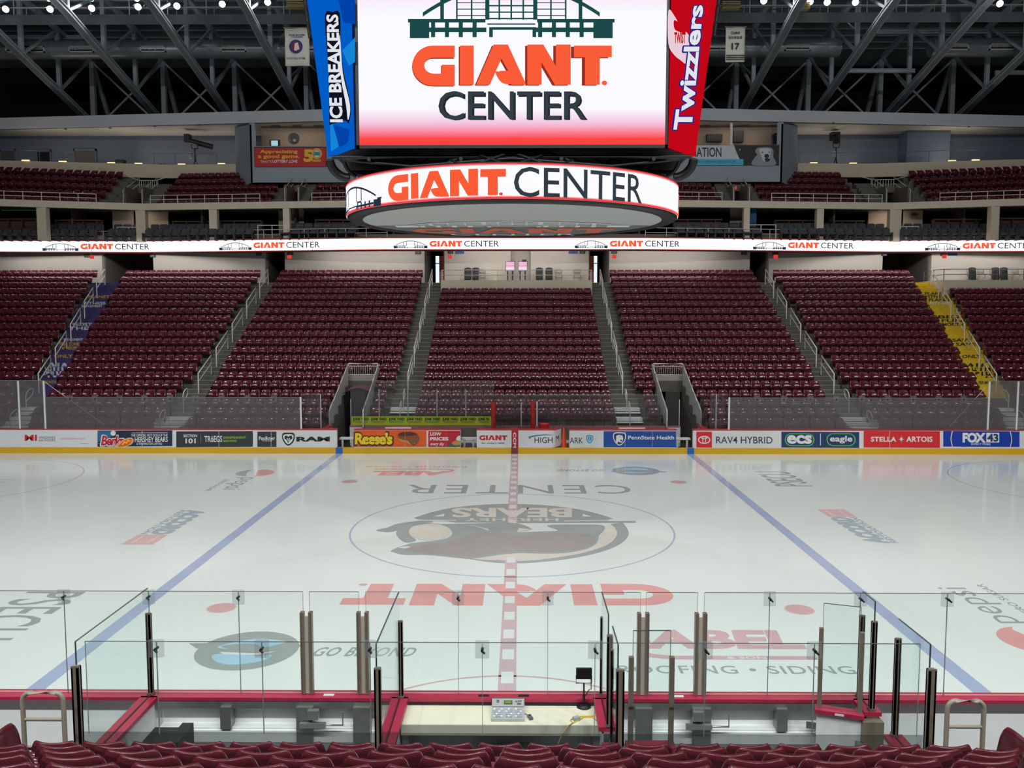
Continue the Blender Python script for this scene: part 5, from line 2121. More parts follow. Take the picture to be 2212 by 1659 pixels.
def dr(d):
    d.rect(1165, 452, 1663, 562, C('ad crimson', (224, 38, 44))).up()
    d.text('STELLA', 1212, 490, 1378, 523, a_wh, 0.03, 0, 1.05)
    d.text('ARTOIS', 1443, 487, 1615, 523, a_wh, 0.03, 0, 1.05)
    st = []
    for k in range(16):
        r = (22 if k % 4 == 0 else 15) if k % 2 == 0 else 5
        st.append((1411 + r * math.sin(PI * k / 8), 505 - r * 1.2 * math.cos(PI * k / 8)))
    d.shape(st, a_wh)
    d.rect(1334, 454, 1336, 560, a_wh)


advert(t, 'advert', 'crimson advert with a white star', FD, dr)


def dr(d):
    d.rect(1685, 450, 2183, 553, a_roy).up()
    d.text('FOX', 1812, 462, 1960, 525, a_wh, 0.055, 0, 0.9)
    d.rect(1966, 460, 2050, 524, a_wh)
    d.up().text('43', 1972, 466, 2044, 519, a_ecs, 0.04)
    d.text('EXPECT MORE', 1868, 529, 1992, 542, a_wh, 0.01)
    d.shape(smooth([(1742, 450), (1734, 480), (1732, 510), (1742, 552)], 3, False) + smooth([(1747, 552), (1738, 510), (1740, 480), (1748, 450)], 3, False), a_wh)
    d.shape(smooth([(2118, 450), (2126, 480), (2128, 510), (2120, 552)], 3, False) + smooth([(2125, 552), (2133, 510), (2131, 480), (2124, 450)], 3, False), a_wh)
    d.rect(1993, 451, 1994.5, 552, a_gr)


advert(t, 'advert', 'royal blue advert with white numerals', FD, dr)
kick = MB().box(-24, Y0 - 0.02, 0.0, 24, Y0 - 0.001, 0.255).box(-7.78, Y0, 0, -7.06, Y0 + 0.18, 0.255).box(-2.35, Y0, 0, -1.68, Y0 + 0.18, 0.255).box(1.69, Y0, 0, 2.38, Y0 + 0.18, 0.255).box(7.09, Y0, 0, 7.78, Y0 + 0.18, 0.255).build('kick_plate', YELLOW)
tag(kick, 'long yellow kick plate along the foot of the far rink boards', 'kick plate')
for sx in (-1, 1):
    MB().box(sx * 7.70 - 0.15, Y0 - 0.025, 0.0, sx * 7.70 + 0.15, Y0 - 0.0005, 0.258).build('blue_block', M('kick blue', (30, 110, 186), 0.5), kick)['label'] = 'blue block at the blue line'
MB().box(-0.15, Y0 - 0.025, 0.0, 0.15, Y0 - 0.0005, 0.258).build('red_block', M('kick dull red', (140, 62, 70), 0.5), kick)['label'] = 'red block at the centre line'
# bench gate leaf standing open beside the orange cone
t = thing('bench_gate', 'white board gate standing open beside the orange cone', 'gate', (1.70, Y0 + 0.02, 0.27), math.radians(62))
MB().box(0, -0.03, 0, 0.72, 0.05, 0.76).build('panel', WHITE, t)
MB().box(-0.01, -0.04, 0.76, 0.73, 0.10, 0.80).build('cap_rail', FRED, t)
Decal(lambda x, y, h: (x, -0.032 - h, -y)).text('M', 0.2, -0.5, 0.5, -0.22, a_bl2).build('lettering', t)
for x0, x1, lab in ((-7.8, -7.06, 'beside the long left board'), (-2.37, -1.68, 'between the red advert and the centre board'), (7.08, 7.8, 'beside the long right board')):
    mb = MB().box(x0 + 0.02, Y0 + 0.42, 0.55, x1 - 0.02, Y0 + 0.80, 0.62)
    for q in (x0 + 0.1, x1 - 0.2):
        mb.box(q, Y0 + 0.5, 0.0, q + 0.08, Y0 + 0.58, 0.55)
    o = mb.build('bench_end', WHITE)
    tag(o, 'white bench end seen through the gate gap ' + lab, 'bench')
for x0, x1, lab in ((-7.0, -2.4, 'with the orange advert'), (2.5, 7.0, 'with the blue advert')):
    t = thing('players_bench', 'long white players bench behind the board ' + lab, 'bench', ((x0 + x1) / 2, Y0 + 0.85, 0.0))
    h = (x1 - x0) / 2
    MB().box(-h, -0.2, 0.52, h, 0.2, 0.58).build('seat', WHITE, t)
    for q in (-h + 0.2, 0, h - 0.2):
        MB().box(q - 0.04, -0.15, 0.0, q + 0.04, 0.15, 0.52).build('leg', ALU, t)
# wall behind the benches with glass
mb = MB()
mb.box(-7.58, 14.72, 0, 7.58, 14.86, 0.95)
struct(mb, 'wall_behind_benches', WHITE)
mb = MB()
mb.box(-7.58, 14.68, 0.95, 7.58, 14.9, 0.99)
struct(mb, 'trim_bench_wall_cap', M('pale red cap', (170, 92, 98), 0.5))
mb = MB()
mb.box(-8.5, Y0 + 0.19, -0.02, 8.5, 14.72, 0.04)
struct(mb, 'floor_benches', M('bench rubber', (48, 48, 50), 0.9))
YB = 14.78


def pane(x0, x1, y, z0, z1, mat, label, group, edge=True, parent=None):
    mb = MB().box(x0 + 0.006, y - 0.006, z0, x1 - 0.006, y + 0.006, z1)
    o = mb.build('rink_glass', mat)
    tag(o, label, 'glass pane', group)
    if edge:
        MB().box(x0 + 0.004, y - 0.007, z1, x1 - 0.004, y + 0.007, z1 + 0.010).build('polished_edge', M('pale glass edge', (150, 160, 160), 0.3), o)
    return o


def vpost(x, y, z0, z1, label, group, mat=WPOST, wd=0.05, dp=0.06, name='glass_post', cat='post'):
    o = MB().box(x - wd / 2, y - dp / 2, z0, x + wd / 2, y + dp / 2, z1).build(name, mat)
    tag(o, label, cat, group)
    return o


zl, zr_ = Zp(823, YB), Zp(853, YB)
pl = [757, 819, 881, 944, 1006, 1068]
for k in range(5):
    pane(X(pl[k], 870, YB), X(pl[k + 1], 870, YB), YB, 0.99, zl, TEAM, '%s tall glass pane from the left behind the bench with the lime green banner' % ORD[k], 'tall bench glass')
for k in range(1, 5):
    vpost(X(pl[k], 880, YB), YB + 0.03, 0.99, zl - 0.38, '%s slim grey glass post from the left behind the bench with the lime green banner' % ORD[k - 1], 'slim bench glass posts', M('grey post', (160, 160, 166), 0.4), 0.06)
pr = [1068, 1126, 1160, 1205, 1245, 1290, 1335, 1380, 1428]
for k in range(8):
    pane(X(pr[k], 870, YB), X(pr[k + 1], 870, YB), YB, 0.99, zr_, TEAM, '%s low glass pane from the left behind the benches right of the lime green banner' % ORD[k], 'low bench glass')
vpost(X(1126, 880, YB), YB, 0.99, Zp(870, YB), 'thin white post on the bench wall between the two red padded posts', None, WPOST, 0.035)
vpost(X(1160, 880, YB), YB, 0.99, Zp(867, YB), 'white glass post just right of the second red padded post', None, WPOST, 0.06)
REDP = M('red post padding', (200, 30, 40), 0.5)
for px, pt, lab in ((1066, 869, 'at the right end of the lime green banner'), (1151, 868, 'beside the red stool right of the centre line')):
    x = X(px, 900, Y0 + 1.2)
    o = MB().cyl((x, Y0 + 1.2, 0.9), 0.10, Zp(pt, Y0 + 1.2) - 0.9, 14).cyl((x, Y0 + 1.2, 0.05), 0.05, 0.9, 10).build('padded_post', REDP)
    tag(o, 'red padded post ' + lab, 'post', 'red padded posts')
    x0 = x
    o = MB().box(x0 - 0.006, Y0 + 0.2, 1.0, x0 + 0.006, YB - 0.02, Zp(pt, Y0 + 1.2) + 0.1).build('divider_glass', TEAM)
    tag(o, 'glass divider behind the red padded post ' + lab, 'glass pane', 'bench divider glass')
d = Decal(flat(YB - 0.02, 700, 770, 5.027), 0.004)
LIME = M('lime banner', (168, 190, 40), 0.6)
d.rect(300, 650, 1815, 748, LIME).up()
OLV = M('olive lettering', (58, 66, 32), 0.6)
for k in range(8):
    x0 = 308 + 194 * k
    d.text('JUNK YARD' if k < 7 else 'JUNK YA', x0 + 8, 664, x0 + (178 if k < 7 else 130), 704, OLV, 0.05)
    d.rect(x0 + 18, 708, x0 + (168 if k < 7 else 122), 713, OLV)
o = d.build('lime_banner')
tag(o, 'lime green banner strip with repeated dark lettering along the bench glass', 'banner')
# stool, cone, tunnel fittings
x = X(1175, 928, Y0 + 1.0)
t = thing('stool', 'red round-backed stool behind the centre board', 'stool', (x, Y0 + 1.0, 0.04))
zt_ = Zp(913, Y0 + 1)
MB().shell(lambda u, v: (0.24 * math.cos(PI * (1 + u)), 0.18 * math.sin(PI * (1 + u)) + 0.05, zt_ - 0.4 + v * 0.36 - 0.06 * v * abs(2 * u - 1) ** 3), 12, 4, 0.025).build('backrest', REDP, t)
MB().lathe((0, 0, 0), [(0.0, 0.80), (0.22, 0.80), (0.24, 0.74), (0.20, 0.68), (0, 0.66)], 18).build('seat', REDP, t)
MB().tube([(0, 0, 0), (0, 0, 0.7)], 0.035, 8).lathe((0, 0, 0), [(0.24, 0), (0.22, 0.03), (0.04, 0.07)], 14).build('pedestal', ALU, t)
x = X(1218, 950, Y0 + 0.65)
t = thing('traffic_cone', 'orange traffic cone in the gate gap right of the centre board', 'cone', (x, Y0 + 0.65, 0.04))
zc = Zp(922, Y0 + 0.65)
MB().lathe((0, 0, 0), [(0.17, 0.02), (0.15, 0.04), (0.03, zc - 0.1), (0.0, zc - 0.05)], 18).build('body', M('cone orange', (240, 84, 30), 0.5), t)
MB().box(-0.2, -0.2, 0, 0.2, 0.2, 0.03).build('base', MATS['cone orange'], t)

# ------------------------------------------------------------------ tunnels under the seats
WPAN = M('white railing panel', (208, 210, 212), 0.5)
for s in (-1, 1):
    nm = 'left' if s < 0 else 'right'
    xa, xb = s * TUN[0], s * TUN[1]
    mb = MB()
    for x in (xa, xb):
        for i in range(-1, 6):
            y0, y1 = YR(i) - 0.62, YR(i) + 0.26
            if i < 1 and x == xa:
                continue
            mb.box(x - 0.06, max(y0, 13.15), 0, x + 0.06, y1, FL(i) + 0.12)
        mb.box(x - 0.06, YR(5) + 0.2, 0, x + 0.06, 27, 2.3)
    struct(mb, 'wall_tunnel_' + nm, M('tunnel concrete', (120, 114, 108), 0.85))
    mb = MB()
    mb.box(min(xa, xb), YR(5) + 0.25, 2.55, max(xa, xb), YR(6) + 0.3, 2.98)
    struct(mb, 'beam_tunnel_' + nm, CONC)
    mb = MB()
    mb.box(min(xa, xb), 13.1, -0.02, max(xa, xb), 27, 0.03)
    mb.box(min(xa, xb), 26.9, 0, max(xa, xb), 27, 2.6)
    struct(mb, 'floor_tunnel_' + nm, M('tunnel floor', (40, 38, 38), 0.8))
    # white sloped panels along both sides
    for k, x in enumerate((xa, xb)):
        side = 'inner' if k == 0 else 'outer'
        t = thing('tunnel_railing', 'white stepped railing on the %s side of the %s players tunnel' % ('bench' if k == 0 else 'long board', nm), 'railing', (x, YR(1), FL(1) + 0.1))
        for i in range(1, 6):
            y0, y1 = YR(i) - 0.62, YR(i) + 0.22
            z0, z1 = FL(i) + 0.1, FL(i) + 0.78
            yo, zo = YR(1), FL(1) + 0.1
            MB().prism([(-0.02, y0 - yo, z0 - zo), (-0.02, y1 - yo, z0 + 0.1 - zo), (-0.02, y1 - yo, z1 + 0.36 - zo), (-0.02, y0 - yo, z1 - 0.02 - zo)], (0, 0, 0), (0.04, 0, 0)).build('panel', WPAN, t)
            MB().tube([(0, y0 - yo, z0 - zo - 0.1), (0, y0 - yo, z1 - zo), (0, y1 - yo, z1 + 0.38 - zo), (0, y1 - yo, z0 - zo)], 0.03, 6).build('frame', STEEL, t)
    xm, hw = (xa + xb) / 2, abs(xb - xa) / 2
    t = thing('bridge_railing', 'white barred railing above the mouth of the %s players tunnel' % nm, 'railing', (xm, YR(5) + 0.30, 2.98))
    h = 0.62
    MB().tube([(-hw, 0, 0), (-hw, 0, h - 0.06), (-hw + 0.06, 0, h), (hw - 0.06, 0, h), (hw, 0, h - 0.06), (hw, 0, 0)], 0.035, 8).tube([(-hw, 0, h - 0.14), (hw, 0, h - 0.14)], 0.02, 6).tube([(-hw, 0, 0.05), (hw, 0, 0.05)], 0.025, 6).build('frame', STEEL, t)
    for q in range(13):
        xq = -hw + 2 * hw * (q + 1) / 14
        MB().tube([(xq, 0, 0.05), (xq, 0, h - 0.14)], 0.013, 5).build('bar', STEEL, t)
    # glass door beside the tunnel mouth
    x0, x1 = sorted((s * 6.9, s * 7.56))
    o = MB().box(x0, YB + 0.10, 0.99, x1, YB + 0.112, 2.62).build('tunnel_glass', TEAM)
    tag(o, 'grey glass side pane at the mouth of the %s players tunnel' % nm, 'glass pane')
    MB().box((x0 if s < 0 else x1 - 0.03), YB + 0.08, 0.99, (x0 + 0.03 if s < 0 else x1), YB + 0.13, 2.2).build('frame', WPOST, o)
    # return board between rink board end and tunnel
    xe = s * 8.45
    o = MB().box(xe - 0.08, Y0 + 0.19, 0, xe + 0.08, 14.7, 1.0).build('return_board', WHITE)
    tag(o, 'short white board running back from the rink board at the %s tunnel' % nm, 'board')
    MB().box(xe - 0.11, Y0 + 0.19, 1.0, xe + 0.11, 14.7, 1.04).build('cap_rail', FRED, o)
    o = MB().box(xe - 0.006, Y0 + 0.25, 1.04, xe + 0.006, 14.6, 2.45).build('rink_glass', TEAM)
    tag(o, 'glass pane on the short board at the %s tunnel' % nm, 'glass pane')
o = MB().shell(lambda u, v: (-8.42 + 1.4 * u, 17.5 + 1.2 * v, 2.25 + 0.25 * math.sin(PI * u) + 0.1 * v), 10, 4, 0.02).build('tunnel_canopy', M('dull maroon cloth', (120, 60, 72), 0.8))
tag(o, 'dull maroon cloth canopy inside the left players tunnel', 'canopy')

# ------------------------------------------------------------------ glass on the far boards
YG = Y0 + 0.05
ZG = Zp(859, YG)
ZGT = Zp(822, YG, 100)
lp = [97, 152, 206, 259, 313, 368, 423, 479, 535, 592, 650]
rp = [1575, 1635, 1693, 1750, 1806, 1861, 1917, 1972, 2027, 2081, 2135]
clip_me = MB().box(-0.13, -0.02, -0.17, 0.13, 0.02, 0.14).box(-0.02, -0.035, -0.05, 0.02, 0.03, 0.0, 1).data('clip', [CLIPM, BLACK])
for nm, L_ in (('left', lp), ('right', rp)):
    for k in range(10):
        g = pane(X(L_[k], 880, YG), X(L_[k + 1], 880, YG), YG, 1.075, ZG, HAZY, '%s hazy glass pane from the left on the long board %s of the benches' % (ORD[k], nm), 'hazy rink glass panes')
        if 0 < k:
            c = bpy.data.objects.new('clip', clip_me)
            COL.objects.link(c)
            c.parent = g
            c.location = (X(L_[k], 880, YG), YG, ZG - 0.05)
    ex = ((-30, 42, 97) if nm == 'left' else (2135, 2197, 2270))
    for k in range(2):
        pane(X(ex[k], 880, YG), X(ex[k + 1], 880, YG), YG, 1.075, ZGT, HAZY, '%s of the two taller hazy glass panes at the %s edge of the photo' % (ORD[k], nm), 'taller rink glass panes')
    for px in ((42, 97) if nm == 'left' else (2135, 2197)):
        vpost(X(px, 880, YG), YG, 1.075, ZGT - 0.02, 'white tall glass post %s on the %s long board' % ('at the outer edge' if px in (42, 2197) else 'where the low hazy glass begins', nm), None, WPOST, 0.07)
    px = 650 if nm == 'left' else 1575
    vpost(X(px, 880, YG), YG, 1.075, ZG + 0.02, 'white low glass post near the end of the %s long board' % nm, None, WPOST, 0.07)
    a, b = ((650, 690) if nm == 'left' else (1536, 1575))
    pane(X(a, 880, YG), X(b, 880, YG), YG + 0.3, 1.06, ZG + 0.12, TEAM, 'short clear glass pane at the tunnel end of the %s long board' % nm, None)
    xq = X(693 if nm == 'left' else 1547, 880, YG + 0.6)
    vpost(xq, YG + 0.6, 0.9, ZG + 0.1, 'slim white post beside the %s tunnel behind the board end' % nm, None, WPOST, 0.045)
    p0, p1 = ((98, 826), (226, 918)) if nm == 'left' else ((2128, 838), (2052, 921))
    a, b = at(p0[0], p0[1], YG + 0.02), at(p1[0], p1[1], YG + 0.25)
    o = MB().tube([a, b], 0.012, 6).build('stay_cable', M('cable grey', (196, 196, 196), 0.4))
    tag(o, 'thin slanted stay cable behind the hazy glass of the %s long board' % nm, 'cable')

# ------------------------------------------------------------------ handrails in the aisles
AISLES = [('between the purple stairs edges', -1, None), ('on the bare aisle left of the tunnel side blocks', -15.7, 0), ('on the aisle left of the middle block', -5.3, 0),
          ('on the aisle right of the middle block', 5.3, 0), ('on the bare aisle nearest the yellow stairs', 15.7, 0), ('on the yellow stairs', 1, None)]
AISLES[0] = ('on the purple stairs', -1, None)
AISLES[1] = ('on the bare aisle nearest the purple stairs', -15.7, 0)


def yz(i):                                             # point on the flight's slope at fractional row i
    a = int(math.floor(i))
    t = i - a
    return YR(i) - 0.5, FL(a) * (1 - t) + FL(min(a + 1, 19)) * t


for lab, xx, k0 in AISLES:
    for k in range(5):
        i0 = 16.6 - 3 * k
        i1 = i0 + 2.1
        if k0 is None:
            xf = lambda i: xx * (aisle_out(i)[0] * 0.45 + aisle_out(i)[1] * 0.55)
        else:
            xf = lambda i: xx
        (ya, za), (yb, zb2) = yz(i0), yz(i1)
        xa, xb = xf(i0), xf(i1)
        t = thing('handrail', '%s steel handrail from the top %s' % (ORD[k], lab), 'handrail', (xa, ya, za), 0, 'aisle handrails')
        dx, dy, dz = xb - xa, yb - ya, zb2 - za
        MB().tube([(0, 0, -0.05), (0, 0, 0.95), (dx, dy, dz + 0.95), (dx, dy, dz - 0.02)], 0.034, 6).build('frame', STEEL, t)
        MB().tube([(0, 0, 0.55), (dx, dy, dz + 0.55)], 0.027, 6).build('mid_rail', STEEL, t)
    for k, i0 in enumerate((2.6, 0.3)):
        if k == 1 and abs(xx) == 5.3:
            i0 = 1.2
        if k0 is None:
            xh = xx * (aisle_out(i0)[0] * 0.45 + aisle_out(i0)[1] * 0.55)
        else:
            xh = xx + (0.1 if xx > 0 else -0.1) * (1 + 3 * k if abs(xx) > 10 else 0)
        ya, za = yz(i0)
        t = thing('hoop_rail', '%s rounded hoop rail %s, low down' % (('upper', 'lower')[k], lab), 'handrail', (xh, ya, za), 0, 'hoop rails at the aisle feet')
        pts = [(0, 0, -0.05), (0, 0, 0.62)] + [(0, 0.32 - 0.32 * math.cos(PI * q / 6), 0.72 + 0.16 * math.sin(PI * q / 6) + 0.05 * q) for q in range(7)] + [(0, 0.55, 0.75), (0, 0.02, 0.5)]
        MB().tube(pts, 0.026, 6).build('frame', STEEL, t)

# ------------------------------------------------------------------ platform rails, chairs, monitors
rail_run('guard_rail', 'steel guard rail along the front of the middle wheelchair platform', None, [(-4.6, 29.6), (-4.6, 28.8), (4.65, 28.8), (4.65, 29.6)], 8.18, 0.62, 1.15)
rail_run('guard_rail', 'thin guard rail along the front of the wheelchair platform at the right edge', None, [(26.25, 31.4), (26.25, 28.8), (36, 28.8)], 8.18, 0.66, 1.5, M('dim rail', (104, 108, 112), 0.5))
CHB = M('black folding chair', (30, 30, 32), 0.5)
CHG = M('beige folding chair', (150, 142, 130), 0.5)


def folding_chair(px, Y, mat, label, group, stacked=0):
    x = X(px, 590, Y)
    t = thing('folding_chair', label, 'chair', (x, Y, 8.18), 0, group)
    if stacked:
        for k in range(2):
            MB().shell(lambda u, v: ((u - 0.5) * 0.44, -0.12 - 0.06 * k + 0.1 * v, 0.06 + v * (0.78 + 0.05 * math.sin(PI * u))), 6, 4, 0.03).build('backrest', mat, t)
        MB().box(-0.22, -0.1, 0.4, 0.22, 0.2, 0.45).build('seat', mat, t)
    else:
        MB().shell(lambda u, v: ((u - 0.5) * 0.42, 0.15 + 0.06 * v, 0.52 + v * (0.26 + 0.03 * math.sin(PI * u))), 6, 3, 0.02).build('backrest', mat, t)
        MB().box(-0.2, -0.22, 0.42, 0.2, 0.18, 0.45).build('seat', mat, t)
    for sx in (-1, 1):
        MB().tube([(sx * 0.21, -0.24, 0), (sx * 0.21, 0.1, 0.45), (sx * 0.21, 0.2, 0.76)], 0.014, 5).build('leg', mat, t)
        MB().tube([(sx * 0.19, 0.26, 0), (sx * 0.19, -0.15, 0.43)], 0.014, 5).build('leg', mat, t)


for px, m, st, lab in ((1011, CHB, 1, 'left black chair stack of two on the middle platform'), (1028, CHB, 1, 'black chair stack next to the beige chair on the middle platform'), (1041, CHG, 0, 'beige folding chair beside the black stacks on the middle platform'),
                       (1165, CHB, 1, 'black chair stack just right of the pink monitors'), (1186, CHB, 1, 'black chair stack between another stack and a beige chair'), (1207, CHG, 0, 'beige folding chair right of the black stacks on the middle platform'), (1247, CHG, 0, 'rightmost beige folding chair alone on the middle platform')):
    folding_chair(px, 31.0, m, lab, 'chairs on the middle platform', st)
for px, m, st, lab in ((2099, CHB, 1, 'leftmost black chair stack on the right platform'), (2121, CHG, 0, 'beige folding chair between black stacks on the right platform'), (2149, CHB, 1, 'black chair stack right of the beige chair on the right platform'), (2167, CHB, 1, 'rightmost black chair stack on the right platform'), (2196, CHG, 0, 'beige folding chair near the right edge of the photo')):
    folding_chair(px, 31.0, m, lab, 'chairs on the right platform', st)
EMramp('pink picture', 2, -0.3, 0.3, [(0.0, (246, 236, 246)), (0.45, (240, 210, 232)), (0.5, (240, 120, 160)), (0.6, (244, 180, 214)), (1.0, (244, 190, 220))], 1.0)
for px, lab in ((1102, 'left'), (1129, 'right')):
    x = X(px, 575, 30.8)
    t = thing('monitor', '%s of two pink lit monitors on stands on the middle platform' % lab, 'monitor', (x, 30.8, 8.18), 0, 'pink lit monitors')
    zc = Zp(575, 30.8) - 8.18
    MB().box(-0.3, 0.0, zc - 0.31, 0.3, 0.06, zc + 0.31).build('case', BLACK, t)
    o = MB().box(-0.27, -0.006, -0.28, 0.27, 0.0, 0.28).build('screen', MATS['pink picture'], t)
    o.location = (0, 0, zc)
    MB().box(-0.2, 0.02, 0.02, -0.12, 0.08, zc - 0.3).box(0.12, 0.02, 0.02, 0.2, 0.08, zc - 0.3).box(-0.3, -0.2, 0, 0.3, 0.25, 0.03).build('stand', BLACK, t)
o = MB().box(X(1128, 566, 30.9), 30.75, Zp(566, 30.9), X(1137, 560, 30.9), 30.95, Zp(561, 30.9)).build('speaker_box', BLACK)
o.location = (0, 0, 0)
tag(o, 'small black device on top of the right pink monitor', 'device')
ORG = M('orange door', (206, 74, 30), 0.5)
for s, p0, p1, q0, q1 in ((-1, 949, 961, 941, 948.5), (1, 1270, 1282, 1283, 1290)):
    y = 33.4
    o = MB().box(X(p0, 575, y), y, 8.05, X(p1, 575, y), y + 0.08, Zp(553, y)).build('door_%d' % (3 + s), ORG)
    n = len([1 for q in bpy.data.objects if q.name.startswith('door_')])
    o.name = 'door_%d' % (10 + n)
    tag(o, 'orange ribbed door in the passage %s of the middle platform' % ('left' if s < 0 else 'right'), 'door', None, 'structure')
    mb = MB()
    for k in range(9):
        mb.box(X(p0, 575, y) + 0.01, y - 0.02, 8.1 + k * 0.16, X(p1, 575, y) - 0.01, y, 8.14 + k * 0.16)
    mb.build('rib', M('dark orange', (150, 48, 22), 0.5), o)
    MB().box(X(p0, 575, y) + 0.1, y - 0.05, 8.9, X(p0, 575, y) + 0.16, y, 9.0).build('handle', BLACK, o)
    o = MB().box(X(q0, 575, y), y, 8.0, X(q1, 575, y), y + 0.05, Zp(553, y)).build('window_%d' % (2 + s if s < 0 else 2), EM('lit lobby', (226, 240, 255), 1.1))
    tag(o, 'bright window slit beside the orange door %s of the middle platform' % ('left' if s < 0 else 'right'), 'window', None, 'structure')
    MB().box(X(q0, 575, y) - 0.03, y - 0.03, Zp(570, y), X(q1, 575, y) + 0.03, y, Zp(570, y) + 0.05).build('frame', BLACK, o)

# ================================================================== seats
# one seat faces -y; its back's top edge stands at y = 0, its feet at z = 0
def back_fn(W, lean=0.10, roll=0.12, bulge=0.065):
    def fn(u, v):
        a = abs(2 * u - 1)
        wv = W / 2 * (1 - 0.10 * max(0, (v - 0.72) / 0.28) ** 2)
        x = (2 * u - 1) * wv
        z = 0.40 + 0.44 * v - 0.05 * max(0, (a - 0.82) / 0.18) ** 2 * v + 0.015 * a * a * v
        y = bulge * (1 - a * a) - lean * (1 - v) - 0.03 + roll * max(0, (v - 0.55) / 0.45) ** 2
        return (x, y, z)
    return fn


def pan_fn(W):
    def fn(u, v):
        a = abs(2 * u - 1)
        x = (2 * u - 1) * W / 2 * (1 - 0.05 * v)
        z = 0.36 + 0.24 * v - 0.03 * max(0, (a - 0.7) / 0.3) ** 2 * v
        y = -0.10 - 0.25 * v * (1 - 0.2 * v) - 0.02 * (1 - a * a)
        return (x, y, z)
    return fn


SW = 0.47
S_back = MB().shell(back_fn(SW), 14, 12, 0.022).data('backrest', SEAT)
N_back = MB().shell(back_fn(0.50, 0.07, 0.01, 0.055), 14, 8, 0.026).data('backrest', SEAT)
S_pan = MB().shell(pan_fn(SW - 0.04), 8, 5, 0.035).data('seat_pan', SEAT)
mbr = MB()
for s in (-1, 1):
    mbr.box(s * 0.25 - 0.012, -0.2, 0.0, s * 0.25 + 0.012, -0.06, 0.46).box(s * 0.25 - 0.02, -0.36, 0.52, s * 0.25 + 0.02, -0.02, 0.555, 1)
S_legs = mbr.data('bracket', [SEATD, SEAT])
S_cup = MB().tube([(-0.07 + 0.055 * math.cos(2 * PI * k / 16), 0.105 + 0.055 * math.sin(2 * PI * k / 16), 0.735 + 0.012 * math.sin(2 * PI * k / 16)) for k in range(16)], 0.008, 6, 0, True).tube([(-0.07, 0.05, 0.70), (-0.07, 0.07, 0.735)], 0.01, 5).data('cup_ring', SEAT)


def make_seat(cup):
    t = thing('stadium_seat', '', 'seat')
    kids = []
    for nm, me in [('backrest', N_back if cup else S_back), ('seat_pan', S_pan), ('bracket', S_legs)] + ([('cup_ring', S_cup)] if cup else []):
        o = bpy.data.objects.new(nm, me)
        COL.objects.link(o)
        o.parent = t
        kids.append((o, []))
    return t, kids


far0, far_k = make_seat(False)
near0, near_k = make_seat(True)
used = {'f': False, 'n': False}


def put_seat(key, x, y, z, rz, label):
    src, kids = (far0, far_k) if key == 'f' else (near0, near_k)
    if not used[key]:
        used[key] = True
        o = src
        o.location = (x, y, z)
        o.rotation_euler = (0, 0, rz)
    else:
        o = copy_tree(src, kids, (x, y, z), rz)
    o['label'] = label
    o['group'] = 'maroon seats of the near rows' if key == 'n' else 'maroon seats of the low far rows'
    return o


def blocks(i):
    a, b = aisle_out(i)
    out = [(-36, -b, 'far left block beyond the purple stairs'), (-a, -16.32, 'block right of the purple stairs')]
    if i <= 5:
        out += [(-15.1, -8.58, 'block left of the left tunnel'), (-6.88, -5.98, 'two-seat block by the left tunnel')]
    else:
        out += [(-15.1, -5.98, 'block above the left tunnel')]
    if 1 <= i <= 16:
        out += [(-4.65, 4.68, 'middle block')]
    if i <= 5:
        out += [(5.98, 6.88, 'two-seat block by the right tunnel'), (8.58, 15.1, 'block right of the right tunnel')]
    else:
        out += [(5.98, 15.1, 'block above the right tunnel')]
    out += [(16.32, a, 'block left of the yellow stairs')]
    if i <= 16:
        out += [(b, 36, 'far right block beyond the yellow stairs')]
    if i <= 0:
        out = [q for q in out if 'two-seat' not in q[2]]
    return out


low = MB()                                             # one seat of the crowd of seats higher up, drawn with fewer faces
low.shell(back_fn(SW), 8, 8, 0.022, 0, False)
low.shell(pan_fn(SW - 0.04), 4, 3, 0.03, 0, False)
low.box(-0.25, -0.30, 0.0, -0.235, -0.05, 0.54)
mass = MB()
ROWN = {0: 'lowest', 1: 'second', 2: 'third'}
ROWM = {1: 'lowest', 2: 'second'}                       # blocks behind the benches start one row later
for i in range(-1, 20):
    pitch = 0.515 if i <= 3 else 0.482
    for a, b, lab in blocks(i):
        n = int((b - a) / pitch + 0.25)
        x0 = (a + b) / 2 - (n - 1) * pitch / 2
        for k in range(n):
            x = x0 + k * pitch
            lim = (YR(i) - CY) * 0.62 + 0.8
            if abs(x) > lim:
                continue
            j = random.uniform(-0.012, 0.012)
            if i in (0, 1, 2) and abs(x) < (YR(i) - CY) * 0.60 + 0.1:
                if a == -36:
                    side = '%s maroon seat left of the purple stairs, %s row from below' % (ORD[n - 1 - k], ROWN[i])
                elif b == 36:
                    side = '%s maroon seat right of the yellow stairs, %s row from below' % (ORD[k], ROWN[i])
                else:
                    side = '%s maroon seat from the left, %s row from below, %s' % (ORD[k], (ROWM if 'middle' in lab or 'two-seat' in lab else ROWN)[i], lab)
                put_seat('f', x, YR(i), FL(i), j * 1.5, side)
            else:
                mass.merge(low, Matrix.Translation((x, YR(i), FL(i))) @ Matrix.Rotation(j * 2, 4, 'Z') @ Matrix.Scale(1.0, 4))
for j in range(6):                                     # upper deck
    edges = [-38] + [e for v in vx for e in v] + [38]
    for k in range(0, len(edges), 2):
        a, b = edges[k] + 0.15, edges[k + 1] - 0.15
        n = int((b - a) / 0.5)
        for q in range(n):
            x = a + 0.25 + q * 0.5
            if abs(x) > 35.5:
                continue
            if j >= 4 and abs(x) > 5.5 and abs(x) < abs(X(505, 380, 33)):
                continue
            if j >= 5:
                continue
            y = UY(j) + bow(x, 0, 1.6, -1.2)
            mass.merge(low, Matrix.Translation((x, y, UZ(j) - BH)))
mo = mass.build('stadium_seats', SEAT)
